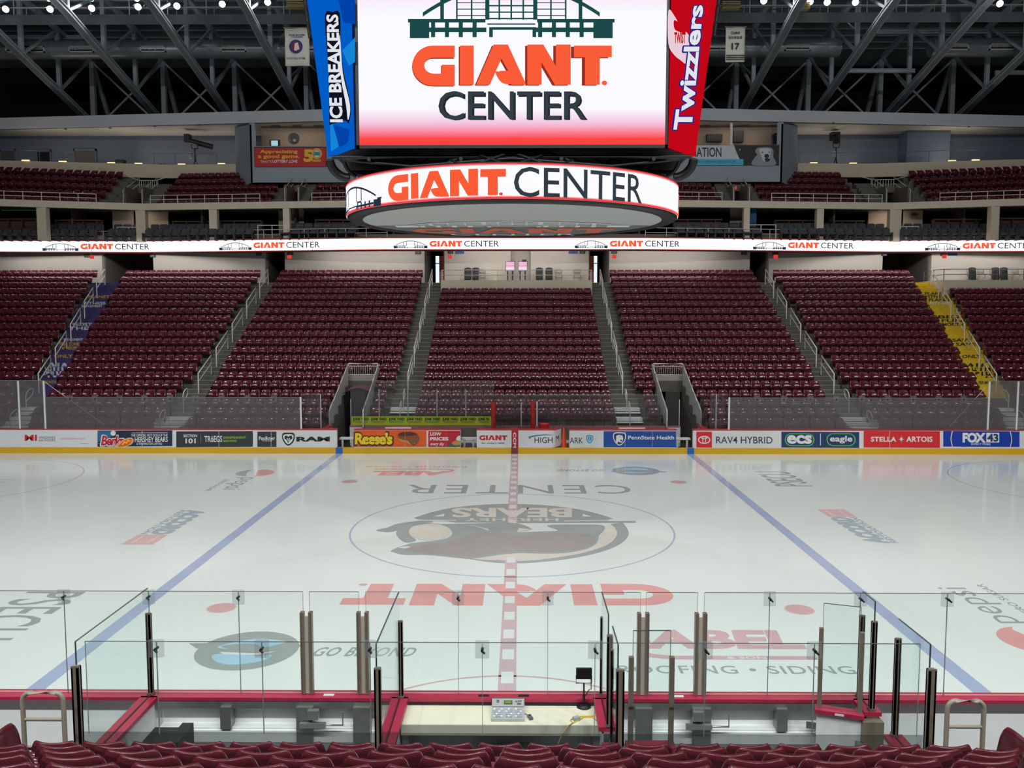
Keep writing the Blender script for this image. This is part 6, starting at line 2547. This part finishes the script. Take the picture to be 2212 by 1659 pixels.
mo['kind'] = 'stuff'
tag(mo, 'rows upon rows of maroon flip-up seats filling the far stand and upper deck', 'seats')

# seats of the near rows, seen from behind
NROW = [(117, 2051, 1606, 1.67), (130, 2027, 1616, 2.09), (143, 2144, 1627, 2.51), (156, 2132, 1642, 2.93), (177, 1648, 1656, 3.35)]
NN = ['front', 'second', 'third', 'fourth', 'nearest']
for r, (pa, pb, py, zt) in enumerate(NROW):
    y = -15.45 - 0.87 * r
    xa, xb = at(pa, py, y).x, at(pb, py, y).x
    n = max(1, int(round((xb - xa) / 0.53)))
    pt = (xb - xa) / n
    k0 = 0
    while r > 0 and xa + (k0 - 1) * pt > -(y - CY) * 0.63 - 0.1:
        k0 -= 1
    k1 = n
    while r > 0 and xa + (k1 + 1) * pt < (y - CY) * 0.63 + 0.3:
        k1 += 1
    for q, k in enumerate(range(k0, k1 + 1)):
        x = xa + k * pt
        put_seat('n', x, y, zt - BH, PI + random.uniform(-0.02, 0.02), '%s maroon seat from the left in the %s of the near rows, seen from behind' % (ORD[q], NN[r]))
for px, s, lab in ((14, 1, 'maroon seat turned sideways beside the left beige tube rail'), (2186, -1, 'maroon seat turned sideways beside the right beige tube rail')):
    p = at(px, 1600, -15.2)
    o = put_seat('n', p.x - s * 0.03, -15.25, 0.82, PI / 2 if s > 0 else -PI / 2, lab)
    del o['group']
    o.name = 'stadium_seat'
    for c in o.children:
        if c.name.startswith('seat_pan'):
            c.data = MB().shell(lambda u, v: ((u - 0.5) * 0.43, -0.08 - 0.42 * v, 0.44 + 0.03 * v + 0.03 * (2 * u - 1) ** 2), 8, 5, -0.035).data('seat_pan', SEAT)
mb = MB()
for r in range(6):
    y = -15.45 - 0.87 * r
    z = 1.67 + 0.42 * r - BH
    mb.box(-9, y - 0.26, -0.4, 9, y + 0.61, z)
struct(mb, 'terrace_near', CONCD)

# suite seats
SS = MB()
SS.shell(lambda u, v: ((u - 0.5) * 0.52, 0.05 * math.sin(PI * u) - 0.06 * (1 - v), 0.30 + 0.5 * v - 0.04 * max(0, (abs(2 * u - 1) - 0.7) / 0.3) ** 2), 6, 4, 0.06)
SS.shell(lambda u, v: ((u - 0.5) * 0.50, -0.05 - 0.45 * v, 0.36 + 0.04 * v), 4, 3, 0.08)
SS.box(-0.29, -0.45, 0.0, -0.25, 0.0, 0.52).box(0.25, -0.45, 0.0, 0.29, 0.0, 0.52)
ss_me = SS.data('suite_seat', GREYSEAT)
for r, (yo, zo) in enumerate(((0.75, 10.72), (1.65, 11.12))):
    cnt = {-1: 0, 1: 0}
    for s in (-1, 1):
        xs_ = [10.3 + 0.6 * q for q in range(40)]
        if s < 0:
            xs_ = xs_[::-1]
        for x in xs_:
            x *= s
            bad = False
            for a, b in ((207, 222), (290, 312), (560, 602), (1640, 1682), (1925, 1950)):
                if X(a, 480, 30.6) < x < X(b, 480, 30.6):
                    bad = True
            if bad or abs(x) > 33.6:
                continue
            o = bpy.data.objects.new('suite_seat', ss_me)
            COL.objects.link(o)
            o.location = (x, RB(x) * 0.55 + 29.0 * 0.45 + yo, zo)
            tag(o, '%s dark grey seat from the left in the %s suite row %s of the scoreboard' % (ORD[cnt[s]], ('front', 'rear')[r], 'left' if s < 0 else 'right'), 'seat', 'grey suite seats')
            cnt[s] += 1
mb = MB()
strip(mb, lambda x: RB(x) * 0.55 + 29.0 * 0.45 + 1.15, 10.68, 11.12, 2.6)
struct(mb, 'slab_suite_step', MATS['suite floor concrete'])

# ================================================================== near boards, penalty boxes and timekeeper's desk
YN = -W2
ZN = 1.09
BW = M('board back white', (238, 240, 241), 0.5, noise=0.02)
WL, WR, DL, DR = -4.68, 4.68, -1.37, 1.28
YBK = -14.95
t = thing('near_dasher_board', 'long near rink board with crimson cap rail in front of the penalty boxes', 'board', (0, YN, 0))
mb = MB()
mb.box(-10.5, -0.10, 0, 10.5, 0.0, 1.04)
mb.build('panel', BW, t)
mb = MB()
mb.box(-10.5, -0.22, 1.04, 10.5, 0.015, 1.085)
mb.build('cap_rail', RED, t)
MB().box(-10.5, -0.085, 1.085, 10.5, -0.055, 1.094).build('glass_channel', M('pale channel', (224, 150, 150), 0.4), t)
for px, lab in ((712, 0), (1464, 0), (1045, 1), (1131, 1)):
    x = X(px, 1508, YN - 0.1)
    MB().box(x - 0.07, -0.16, 1.085, x + 0.07, -0.11, 1.092).build('cap_plate', WHITE if not lab else DARK, t)
MB().box(-10.5, -0.002, 0.0, 10.5, 0.012, 0.25).build('kick_plate', YELLOW, t)
# frame behind the boards inside the boxes: top rail, uprights, ledge
for a, b, side in ((WL, DL, 'left'), (DR, WR, 'right')):
    c = (a + b) / 2
    t = thing('board_frame', 'grey aluminium frame on the back of the board in the %s penalty box' % side, 'frame', (c, YN - 0.10, 0))
    h = (b - a) / 2 - 0.14
    MB().box(-h, -0.12, 0.94, h, -0.0, 1.03).build('top_rail', ALU, t)
    MB().box(-h, -0.14, 0.66, h, 0, 0.69).build('ledge', BW, t)
    MB().box(-h, -0.16, 0.50, h, 0, 0.66).build('kick_panel', BW, t)
    MB().box(-h, -0.155, 0.0, h, 0, 0.50).build('lower_panel', M('lower grey panel', (150, 154, 156), 0.6), t)
    for px, wd in ((497, 0.14), (665, 0.22), (786, 0.22)) if side == 'left' else ((1387, 0.22), (1510, 0.24), (1681, 0.14)):
        x = X(px, 1540, YN - 0.1) - c
        MB().box(x - wd / 2, -0.18, 0.68 if wd < 0.2 else 0.05, x + wd / 2, -0.02, 0.98).build('upright', ALU, t)
    # gate latches
    x = X(676 if side == 'left' else 1500, 1545, YN - 0.2) - c
    mb = MB().box(x - 0.14, -0.26, 0.74, x + 0.20, -0.2, 0.80).box(x - 0.04, -0.24, 0.84, x + 0.10, -0.16, 0.96).tube([(x + 0.2, -0.23, 0.77), (x + 0.42, -0.23, 0.77), (x + 0.42, -0.23, 0.95)], 0.012, 6)
    mb.build('gate_latch', M('bright latch metal', (190, 192, 190), 0.3, metal=0.8), t)
# floor of the boxes
mb = MB()
mb.box(-10, -15.1, -0.4, 10, YN - 0.11, 0.22)
struct(mb, 'floor_penalty_boxes', M('box floor', (120, 122, 124), 0.8, noise=0.1))


def divider(x, label, y0=YN - 0.2, y1=YBK, capw=0.22, gap=None):
    t = thing('box_divider', label, 'partition', (x, (y0 + y1) / 2, 0))
    h = (y0 - y1) / 2
    segs = [(-h, h)] if gap is None else [(-h, gap[0] - (y0 + y1) / 2), (gap[1] - (y0 + y1) / 2, h)]
    for a, b in segs:
        MB().box(-0.07, a, 0.2, 0.07, b, 1.03).build('panel', BW, t)
        MB().box(-capw / 2, a - 0.02, 1.03, capw / 2, b + 0.02, 1.085).build('cap_rail', RED, t)
        MB().box(-0.012, a, 1.08, 0.012, b, 1.09).build('glass_channel', M('dark channel', (70, 16, 26), 0.5), t)
    return t


divider(WL, 'white partition with crimson cap at the outer side of the left penalty box')
divider(DL, 'white partition with crimson cap on the left of the timekeeper desk')
divider(DR, 'short white partition with crimson cap on the right of the timekeeper desk', gap=(-14.32, -13.92))
divider(WR, 'white partition with a gap at the outer side of the right penalty box', gap=(-14.1, -13.5))
o = MB().box(WL, YBK - 0.05, 0.0, WR, YBK + 0.05, 0.86).build('back_panel', M('back board grey', (140, 146, 146), 0.6))
o.name = 'rear_partition'
tag(o, 'low grey rear partition of the penalty boxes behind the front seat row', 'partition')


def near_post(x, y, z0, z1, label, wd=0.055, dp=0.07, double=False):
    t = thing('glass_post', label, 'post', (x, y, z0))
    if double:
        for s in (-1, 1):
            mb = MB().box(s * 0.05 - 0.022, -dp / 2, 0, s * 0.05 + 0.022, dp / 2, z1 - z0).box(s * 0.05 - 0.006 + s * 0.022, -dp / 2 - 0.012, 0, s * 0.05 + 0.006 + s * 0.022, dp / 2, z1 - z0)
            mb.build('upright', POST, t)
        MB().box(-0.028, -0.01, 0, 0.028, 0.01, z1 - z0 - 0.06).build('filler_strip', M('pale strip', (206, 200, 182), 0.4), t)
    else:
        mb = MB().box(-wd / 2 + 0.006, -dp / 2 + 0.006, 0, wd / 2 - 0.006, dp / 2 - 0.01, z1 - z0 - 0.01).box(-wd / 2, -dp / 2, 0, wd / 2, -dp / 2 + 0.025, z1 - z0).box(-wd / 2, dp / 2 - 0.025, 0, wd / 2, dp / 2, z1 - z0 - 0.02).box(-wd / 2, -dp / 2, 0, -wd / 2 + 0.02, dp / 2, z1 - z0 - 0.02).box(wd / 2 - 0.02, -dp / 2, 0, wd / 2, dp / 2, z1 - z0 - 0.02)
        mb.build('upright', POST, t)
        MB().box(-wd / 2 - 0.01, -dp / 2 - 0.01, 0, wd / 2 + 0.01, dp / 2 + 0.01, 0.03).build('base_plate', ALU, t)


YF = YN - 0.09
ZP = 2.20
for px, lab in ((664, 'double bronze post at the outer gate edge of the left penalty box'), (785, 'double bronze post at the inner gate edge of the left penalty box'), (1388, 'double bronze post at the inner gate edge of the right penalty box'), (1512, 'double bronze post at the outer gate edge of the right penalty box')):
    near_post(X(px, 1430, YF), YF, ZN, ZP, lab, double=True)
near_post(WL, YF - 0.04, ZN, ZP, 'single post at the front outer corner of the left penalty box')
near_post(X(866, 1430, YF - 0.1), YF - 0.1, ZN, 2.13, 'single post at the front of the partition left of the timekeeper desk')
near_post(WR, YF - 0.04, ZN, ZP, 'single post at the front outer corner of the right penalty box')
near_post(WR, -13.46, ZN, 2.26, 'post on the outer right partition before its gap')
near_post(WR, -14.13, ZN, 2.30, 'post on the outer right partition behind its gap')
near_post(WR, YBK, 0.8, 2.28, 'thick rear corner post of the right penalty box', 0.08, 0.08)
near_post(WL + 0.02, YBK, 0.8, 2.28, 'thick rear corner post of the left penalty box', 0.075, 0.08)
near_post(DL + 0.02, YBK, 0.8, 2.27, 'thick rear post left of the timekeeper desk', 0.07, 0.08)
near_post(DR, -13.06, ZN, 2.16, 'slim front post on the partition right of the timekeeper desk', 0.03, 0.07)
near_post(DR + 0.02, -13.9, ZN, 2.24, 'middle post on the partition right of the timekeeper desk', 0.07, 0.08)
near_post(DR, -14.34, ZN, 2.24, 'slim post behind the gap right of the timekeeper desk', 0.03, 0.06)
near_post(DR + 0.02, YBK, 0.8, 2.26, 'thick rear post right of the timekeeper desk', 0.085, 0.08)

ZGN = 2.47
NC = MB().box(-0.075, -0.02, -0.17, 0.075, 0.02, 0.02).data('clip', CLIPM)
NK = MB().cyl((0, 0.03, -0.075), 0.016, -0.08, 10, 0, 1).tube([(0, -0.05, -0.075), (0.03, -0.06, -0.10)], 0.012, 6).data('clip_knob', BLACK)


def near_pane(x0, x1, y, z0, z1, label, clips=(), th=0.012, mat=None):
    o = MB().box(x0 + 0.004, y - th / 2, z0, x1 - 0.004, y + th / 2, z1).build('rink_glass', mat or CLEAR)
    tag(o, label, 'glass pane', 'clear panes of the near boards')
    mb = MB().box(x0 + 0.004, y - th / 2 - 0.001, z1, x1 - 0.004, y + th / 2 + 0.001, z1 + 0.004)
    mb.box(x0 + 0.001, y - th / 2 - 0.001, z0, x0 + 0.004, y + th / 2 + 0.001, z1, 1).box(x1 - 0.004, y - th / 2 - 0.001, z0, x1 - 0.001, y + th / 2 + 0.001, z1, 1)
    mb.build('polished_edge', [CLEARE, SEAM], o)
    for cx in clips:
        c = bpy.data.objects.new('clip', NC)
        COL.objects.link(c)
        c.parent = o
        c.location = (cx, y, z1)
        k = bpy.data.objects.new('clip_knob', NK)
        COL.objects.link(k)
        k.parent = c


fp = lambda px: X(px, 1400, YF)
seams = [(-200, 143), (143, 325), (325, 518), (518, 657), (670, 777), (791, 990), (990, 1183), (1183, 1383), (1394, 1506), (1519, 1660), (1660, 1855), (1855, 2042), (2042, 2400)]
labs = ['leftmost pane of the front glass, cut by the photo edge', 'front glass pane left of the left penalty box', 'front glass pane at the outer end of the left penalty box', 'front glass pane left of the left gate posts', 'front glass gate pane of the left penalty box',
        'front glass pane left of the timekeeper opening', 'front glass pane straight before the timekeeper desk', 'front glass pane right of the timekeeper console', 'front glass gate pane of the right penalty box', 'front glass pane right of the right gate posts',
        'front glass pane at the outer end of the right penalty box', 'front glass pane right of the right penalty box', 'rightmost pane of the front glass, cut by the photo edge']
for (a, b), lab in zip(seams, labs):
    cl = [fp(a)] if a in (143, 325, 518, 1183, 990, 1660, 1855, 2042) else []
    near_pane(fp(a), fp(b), YF, ZN, ZGN, lab, cl, mat=CLEAR)
bp = lambda px: X(px, 1450, YBK)
seams = [(186, 340), (340, 567), (567, 800), (800, 1042), (1042, 1285), (1285, 1523), (1523, 1758), (1758, 1986)]
for k, (a, b) in enumerate(seams):
    near_pane(bp(a), bp(b), YBK, 1.50, 2.545, '%s pane from the left of the rear penalty box glass' % ORD[k], [bp(a)] if k else [])


def side_pane(x, ya, yb, z0, z1, label):
    o = MB().box(x - 0.006, yb, z0, x + 0.006, ya, z1).build('side_glass', CLEAR)
    tag(o, label, 'glass pane', 'clear panes of the near boards')
    MB().box(x - 0.008, yb, z1, x + 0.008, ya, z1 + 0.008).box(x - 0.008, yb - 0.006, z0, x + 0.008, yb, z1).build('polished_edge', CLEARE, o)


side_pane(WL, -13.08, -14.9, ZN, 2.52, 'side glass pane on the outer partition of the left penalty box')
side_pane(DL, -13.14, -14.9, ZN, 2.50, 'side glass pane on the partition left of the timekeeper desk')
side_pane(DR, -13.06, -13.9, ZN, 2.48, 'front side glass pane right of the timekeeper desk')
side_pane(DR, -14.34, -14.9, ZN, 2.50, 'rear side glass pane right of the timekeeper desk')
side_pane(WR, -13.08, -13.46, ZN, 2.50, 'short front side glass pane of the outer right partition')
side_pane(WR, -14.13, -14.9, ZN, 2.52, 'rear side glass pane of the outer right partition')


def box_gate(x0, y0, x1, y1, zc, ztop, zpost, label):
    a = math.atan2(y1 - y0, x1 - x0)
    L_ = math.hypot(x1 - x0, y1 - y0)
    t = thing('box_gate', label, 'gate', (x0, y0, 0.25), a)
    MB().box(0, -0.04, 0.0, L_, 0.04, zc - 0.30).build('panel', BW, t)
    MB().box(-0.02, -0.09, zc - 0.30, L_ + 0.02, 0.09, zc - 0.25).build('cap_rail', RED, t)
    for q in (0.03, L_ - 0.03):
        MB().box(q - 0.028, -0.03, zc - 0.25, q + 0.028, 0.03, zpost - 0.25).build('post', POST, t)
    g = MB().box(0.05, -0.006, zc - 0.25, L_ - 0.05, 0.006, ztop - 0.25).build('glass', CLEAR, t)
    MB().box(0.05, -0.008, ztop - 0.25, L_ - 0.05, 0.008, ztop - 0.244).box(0.045, -0.008, zc - 0.25, 0.05, 0.008, ztop - 0.25).box(L_ - 0.05, -0.008, zc - 0.25, L_ - 0.045, 0.008, ztop - 0.25).build('polished_edge', CLEARE, g)
    MB().box(L_ * 0.4, -0.095, zc - 0.288, L_ * 0.6, -0.09, zc - 0.262).build('name_plate', WHITE, t)
    MB().box(-0.12, 0.03, 0.5, 0.02, 0.06, 0.58).build('hinge', ALU, t)


box_gate(atz(1764, 1530, 1.05).x, atz(1764, 1530, 1.05).y, atz(1862, 1544, 1.05).x, atz(1862, 1544, 1.05).y, 1.07, 2.44, 2.12, 'white gate with crimson cap standing open inside the right penalty box')
box_gate(atz(1356, 1611, 1.05).x, atz(1356, 1611, 1.05).y, atz(1454, 1611, 1.05).x, atz(1454, 1611, 1.05).y, 1.07, 2.44, 2.13, 'gate with two bronze posts standing open right of the timekeeper desk')
o = MB().box(WR - 0.16, -13.62, 0.25, WR + 0.1, -13.42, 1.0).build('gate_pillar', M('dull bronze sheet', (136, 126, 108), 0.5, metal=0.3, noise=0.08))
tag(o, 'dull bronze pillar under the crimson cap at the gap of the right penalty box', 'pillar')
MB().box(WR - 0.22, -13.64, 0.62, WR - 0.16, -13.5, 0.72).build('hinge', ALU, o)
o = MB().box(DR - 0.05, -14.0, 0.25, DR + 0.12, -13.86, 1.03).build('gate_pillar', ALU)
tag(o, 'grey metal pillar at the gap right of the timekeeper desk', 'pillar')

SMOKE = hazy_glass('smoked panel', (0.74, 0.77, 0.77), (130, 136, 136), 0.10)
o = MB().box(WL + 0.05, YBK + 0.03, 0.87, WR - 0.05, YBK + 0.042, 1.5).build('smoked_panel', SMOKE)
tag(o, 'smoked see-through strip along the foot of the rear penalty box glass', 'panel')
# timekeeper desk and what stands on it
DZ = 1.0
pf = atz(1080, 1565, DZ)
t = thing('timekeeper_desk', 'wide cream timekeeper desk between the penalty boxes', 'desk', (-0.03, (YN - 0.24 + pf.y) / 2, 0.22))
hy = (YN - 0.24 - pf.y) / 2
CREAM = M('cream laminate', (232, 228, 206), 0.4, noise=0.02)
MB().box(-1.25, -hy, DZ - 0.27, 1.24, hy, DZ - 0.22).build('top', CREAM, t)
MB().box(-1.25, -hy - 0.01, DZ - 0.36, 1.24, -hy + 0.03, DZ - 0.225).build('apron', M('grey cream edge', (196, 194, 180), 0.5), t)
for x in (-1.2, 1.2):
    MB().box(x - 0.04, -hy + 0.05, 0, x + 0.04, hy - 0.05, DZ - 0.27).build('leg', ALU, t)
MB().box(-1.2, hy - 0.1, 0.0, 1.2, hy - 0.04, DZ - 0.3).build('back_board', BW, t)
DT = DZ + 0.002
pa, pb = atz(1061, 1559, DZ), atz(1133, 1559, DZ)
pc = atz(1097, 1525, DZ)
t = thing('scoring_console', 'silver scoring console with a green display on the timekeeper desk', 'console', ((pa.x + pb.x) / 2, pa.y, DT))
wd, dp = (pb.x - pa.x) / 2, pc.y - pa.y
MB().add([(-wd, 0, 0), (wd, 0, 0), (wd, dp, 0), (-wd, dp, 0), (-wd, 0, 0.03), (wd, 0, 0.03), (wd, dp, 0.11), (-wd, dp, 0.11)], [(3, 2, 1, 0), (4, 5, 6, 7), (0, 1, 5, 4), (1, 2, 6, 5), (2, 3, 7, 6), (3, 0, 4, 7)]).build('case', M('silver case', (186, 190, 190), 0.4, metal=0.3), t)
cf = lambda x, y, h: ((x - 0.5) * 2 * wd, (1 - y) * dp, 0.03 + 0.08 * (1 - y) + 0.001 + h)
d = Decal(cf)
d.rect(0.0, 0.0, 1.0, 0.04, M('console edge', (90, 92, 92), 0.5)).rect(0.0, 0.42, 1.0, 0.44, MATS['console edge'])
d.text('D', 0.15, 0.12, 0.22, 0.24, LK, 0.04)
d.text('ALL SPORT', 0.72, 0.14, 0.92, 0.22, LK, 0.02)
d.text('5000', 0.78, 0.26, 0.90, 0.34, LK, 0.02)
d.build('panel_lettering', t)
d = Decal(cf).rect(0.37, 0.14, 0.63, 0.32, M('lcd bezel', (70, 76, 60), 0.4)).up().rect(0.40, 0.17, 0.60, 0.29, M('lcd green', (112, 140, 40), 0.3))
d.build('display', t)
d = Decal(cf)
for r in range(4):
    for c in range(12):
        if c in (4, 8):
            continue
        d.rect(0.06 + c * 0.073, 0.50 + r * 0.11, 0.06 + c * 0.073 + 0.055, 0.50 + r * 0.11 + 0.08, M('key blue', (160, 172, 190), 0.5) if (r + c) % 3 else M('key white', (220, 222, 222), 0.5))
d.build('keypad', t)
p = atz(1145, 1552, DZ)
t = thing('hand_switch', 'small grey hand switch on a cord beside the scoring console', 'switch', (p.x, p.y, DT), 0.3)
MB().box(-0.025, -0.05, 0, 0.025, 0.05, 0.03).build('body', M('switch grey', (96, 102, 106), 0.4), t)
MB().cyl((0, 0.02, 0.03), 0.009, 0.012, 10).build('button', BLACK, t)
MB().tube([(0, 0.05, 0.015), (-0.02, 0.12, 0.006), (-0.06, 0.18, 0.006)], 0.005, 5).build('cord', M('cord grey', (150, 150, 150), 0.5), t)
p = atz(1261, 1527, DZ)
t = thing('task_lamp', 'black flat lamp on a slim stand at the right of the timekeeper desk', 'lamp', (p.x, p.y, DT))
MB().lathe((0, 0, 0), [(0.0, 0.0), (0.095, 0.0), (0.09, 0.02), (0.02, 0.035), (0.0, 0.035)], 20).build('base', BLACK, t)
MB().tube([(0, 0, 0.03), (0.0, 0, 0.2), (0.0, 0, 0.32)], 0.011, 8).tube([(0, 0, 0.06), (0, 0, 0.16)], 0.017, 8).build('stem', BLACK, t)
zl0 = at(1261, 1466, p.y).z - DT
zl1 = at(1261, 1444, p.y).z - DT
hw = (at(1278, 1455, p.y).x - at(1244, 1455, p.y).x) / 2
MB().tube([(-hw, 0, zl0 + 0.04), (-hw, 0, zl0 - 0.06), (hw, 0, zl0 - 0.06), (hw, 0, zl0 + 0.04)], 0.006, 6).tube([(0, 0, 0.3), (0, 0, zl0 - 0.06)], 0.009, 6).build('bracket', BLACK, t)
MB().box(-hw, -0.02, zl0, hw, 0.03, zl1).box(-hw + 0.01, -0.035, zl0 + 0.015, hw - 0.01, -0.02, zl1 - 0.015).build('lamp_head', BLACK, t)
MB().tube([(hw * 0.85, -0.03, zl0 + 0.05), (hw * 0.9, -0.04, zl0 - 0.12), (0.06, -0.03, 0.24), (0.02, -0.02, 0.16)], 0.006, 5).build('cord', BLACK, t)
p = atz(1245, 1556, DZ)
t = thing('power_adapter', 'grey power adapter with a yellow cable on the timekeeper desk', 'adapter', (p.x, p.y, DT), 0.5)
MB().box(-0.04, -0.03, 0, 0.04, 0.03, 0.045).build('body', M('adapter grey', (170, 172, 170), 0.4), t)
cb = M('yellow cable', (214, 184, 50), 0.5)
pts = [atz(x, y, DZ + 0.008) for x, y in ((1288, 1556), (1280, 1549), (1262, 1549), (1250, 1555), (1238, 1562), (1232, 1556), (1240, 1549), (1262, 1547), (1284, 1546))]
o = MB().tube([(q.x, q.y, q.z) for q in pts], 0.007, 6).build('cable', cb)
tag(o, 'looped yellow cable on the right end of the timekeeper desk', 'cable')
pts = [Vector(atz(1240, 1560, DZ + 0.01)), Vector(atz(1228, 1568, DZ + 0.005)), Vector((at(1215, 1585, pf.y - 0.05))), Vector(at(1203, 1612, pf.y - 0.12)), Vector(at(1196, 1640, pf.y - 0.14))]
MB().tube([tuple(q) for q in pts], 0.007, 6).build('hanging_run', M('dull yellow cable', (150, 136, 70), 0.5), o)
# under the desk
p = at(955, 1600, pf.y - 0.25)
t = thing('desk_chair', 'black rounded chair back in front of the timekeeper desk', 'chair', (p.x, pf.y - 0.35, 0.22))
MB().lathe((0, 0, 0), [(0.26, 0.0), (0.25, 0.04), (0.03, 0.08), (0.03, 0.3)], 16).build('base', BLACK, t)
MB().box(-0.2, -0.18, 0.28, 0.2, 0.2, 0.34).build('seat', BLACK, t)
MB().shell(lambda u, v: (0.22 * math.cos(PI * (u * 1.0)) * (1 - 0.5 * max(0, v - 0.6) ** 2 * 4), -0.12 - 0.06 * math.sin(PI * u), 0.3 + 0.34 * v - 0.1 * (1 - math.sin(PI * u)) * v), 12, 6, 0.06).build('backrest', BLACK, t)
for px, w_, h_, m, lab in ((1056, 0.32, 0.4, M('crate grey', (88, 86, 84), 0.6), 'grey case with a handle under the timekeeper desk'), (1090, 0.20, 0.44, M('deep blue case', (24, 28, 54), 0.5), 'deep blue case under the middle of the timekeeper desk'), (1124, 0.22, 0.42, M('dim grey case', (72, 72, 72), 0.6), 'dim grey case right of the blue case under the desk'), (1152, 0.2, 0.38, M('pale box', (120, 124, 122), 0.6), 'pale plastic box at the right under the timekeeper desk')):
    x = X(px, 1605, pf.y)
    t = thing('equipment_case', lab, 'case', (x, pf.y + 0.12, 0.22), 0, 'cases under the desk')
    MB().box(-w_ / 2, -0.14, 0, w_ / 2, 0.14, h_).box(-w_ / 2 - 0.01, -0.15, h_ * 0.55, w_ / 2 + 0.01, 0.15, h_ * 0.6).build('body', m, t)
    MB().tube([(-0.06, -0.02, h_), (-0.06, -0.02, h_ + 0.05), (0.06, -0.02, h_ + 0.05), (0.06, -0.02, h_)], 0.012, 6).build('handle', BLACK, t)
# black case in the left penalty box and benches
pa, pb = at(312, 1590, -14.0), at(398, 1590, -14.0)
zt_ = at(350, 1570, -13.75).z
o = MB().box(pa.x, -14.3, 0.22, pb.x - 0.10, -13.7, zt_ - 0.03).box(pb.x - 0.14, -14.2, 0.22, pb.x, -13.7, zt_ + 0.03).build('equipment_bench', BLACK)
tag(o, 'black padded block on the floor of the left penalty box', 'bench')
p = at(815, 1614, -14.2)
o = MB().lathe((p.x, -14.2, 0.22), [(0.09, 0.0), (0.085, 0.3), (0.06, p.z - 0.2), (0.0, p.z - 0.19)], 14).build('traffic_cone', MATS['cone orange'])
tag(o, 'small orange cone top at the right rear of the left penalty box', 'cone')
# beige tube rails at the ends of the front row
for pa, pb, top, mid, bot, lab in ((50, 138, 1500, 1558, 1600, 'left'), (2046, 2125, 1510, 1566, 1612, 'right')):
    y = -15.15
    a, b = at(pa, 1540, y).x, at(pb, 1540, y).x
    z1, zm, z0 = Zp(top, y), Zp(mid, y), 0.6
    t = thing('tube_rail', 'beige bent tube rail at the %s end of the front seat row' % lab, 'railing', ((a + b) / 2, y, z0))
    h = (b - a) / 2
    H = z1 - z0
    arc = []
    for s in (-1, 1):
        q = [(s * (h - 0.09 + 0.09 * math.cos(w_)), 0, H - 0.09 + 0.09 * math.sin(w_)) for w_ in [PI / 2 * k / 5 for k in range(6)]]
        arc += q[::-1] if s > 0 else q
    MB().tube([(-h, 0, 0)] + arc + [(h, 0, 0)], 0.026, 10).build('frame', RAILB, t)
    MB().tube([(-h, 0, zm - z0), (h, 0, zm - z0)], 0.02, 8).build('cross_bar', RAILB, t)
for s, px0, px1 in ((-1, 0, 0), (1, 0, 0)):
    for k, (px, py) in enumerate(((102, 1514), (122, 1514)) if s < 0 else ((2060, 1525), (2083, 1525))):
        p = at(px, py, YN - 0.10)
# ------------------------------------------------------------------ done: everything above is linked, lit and named
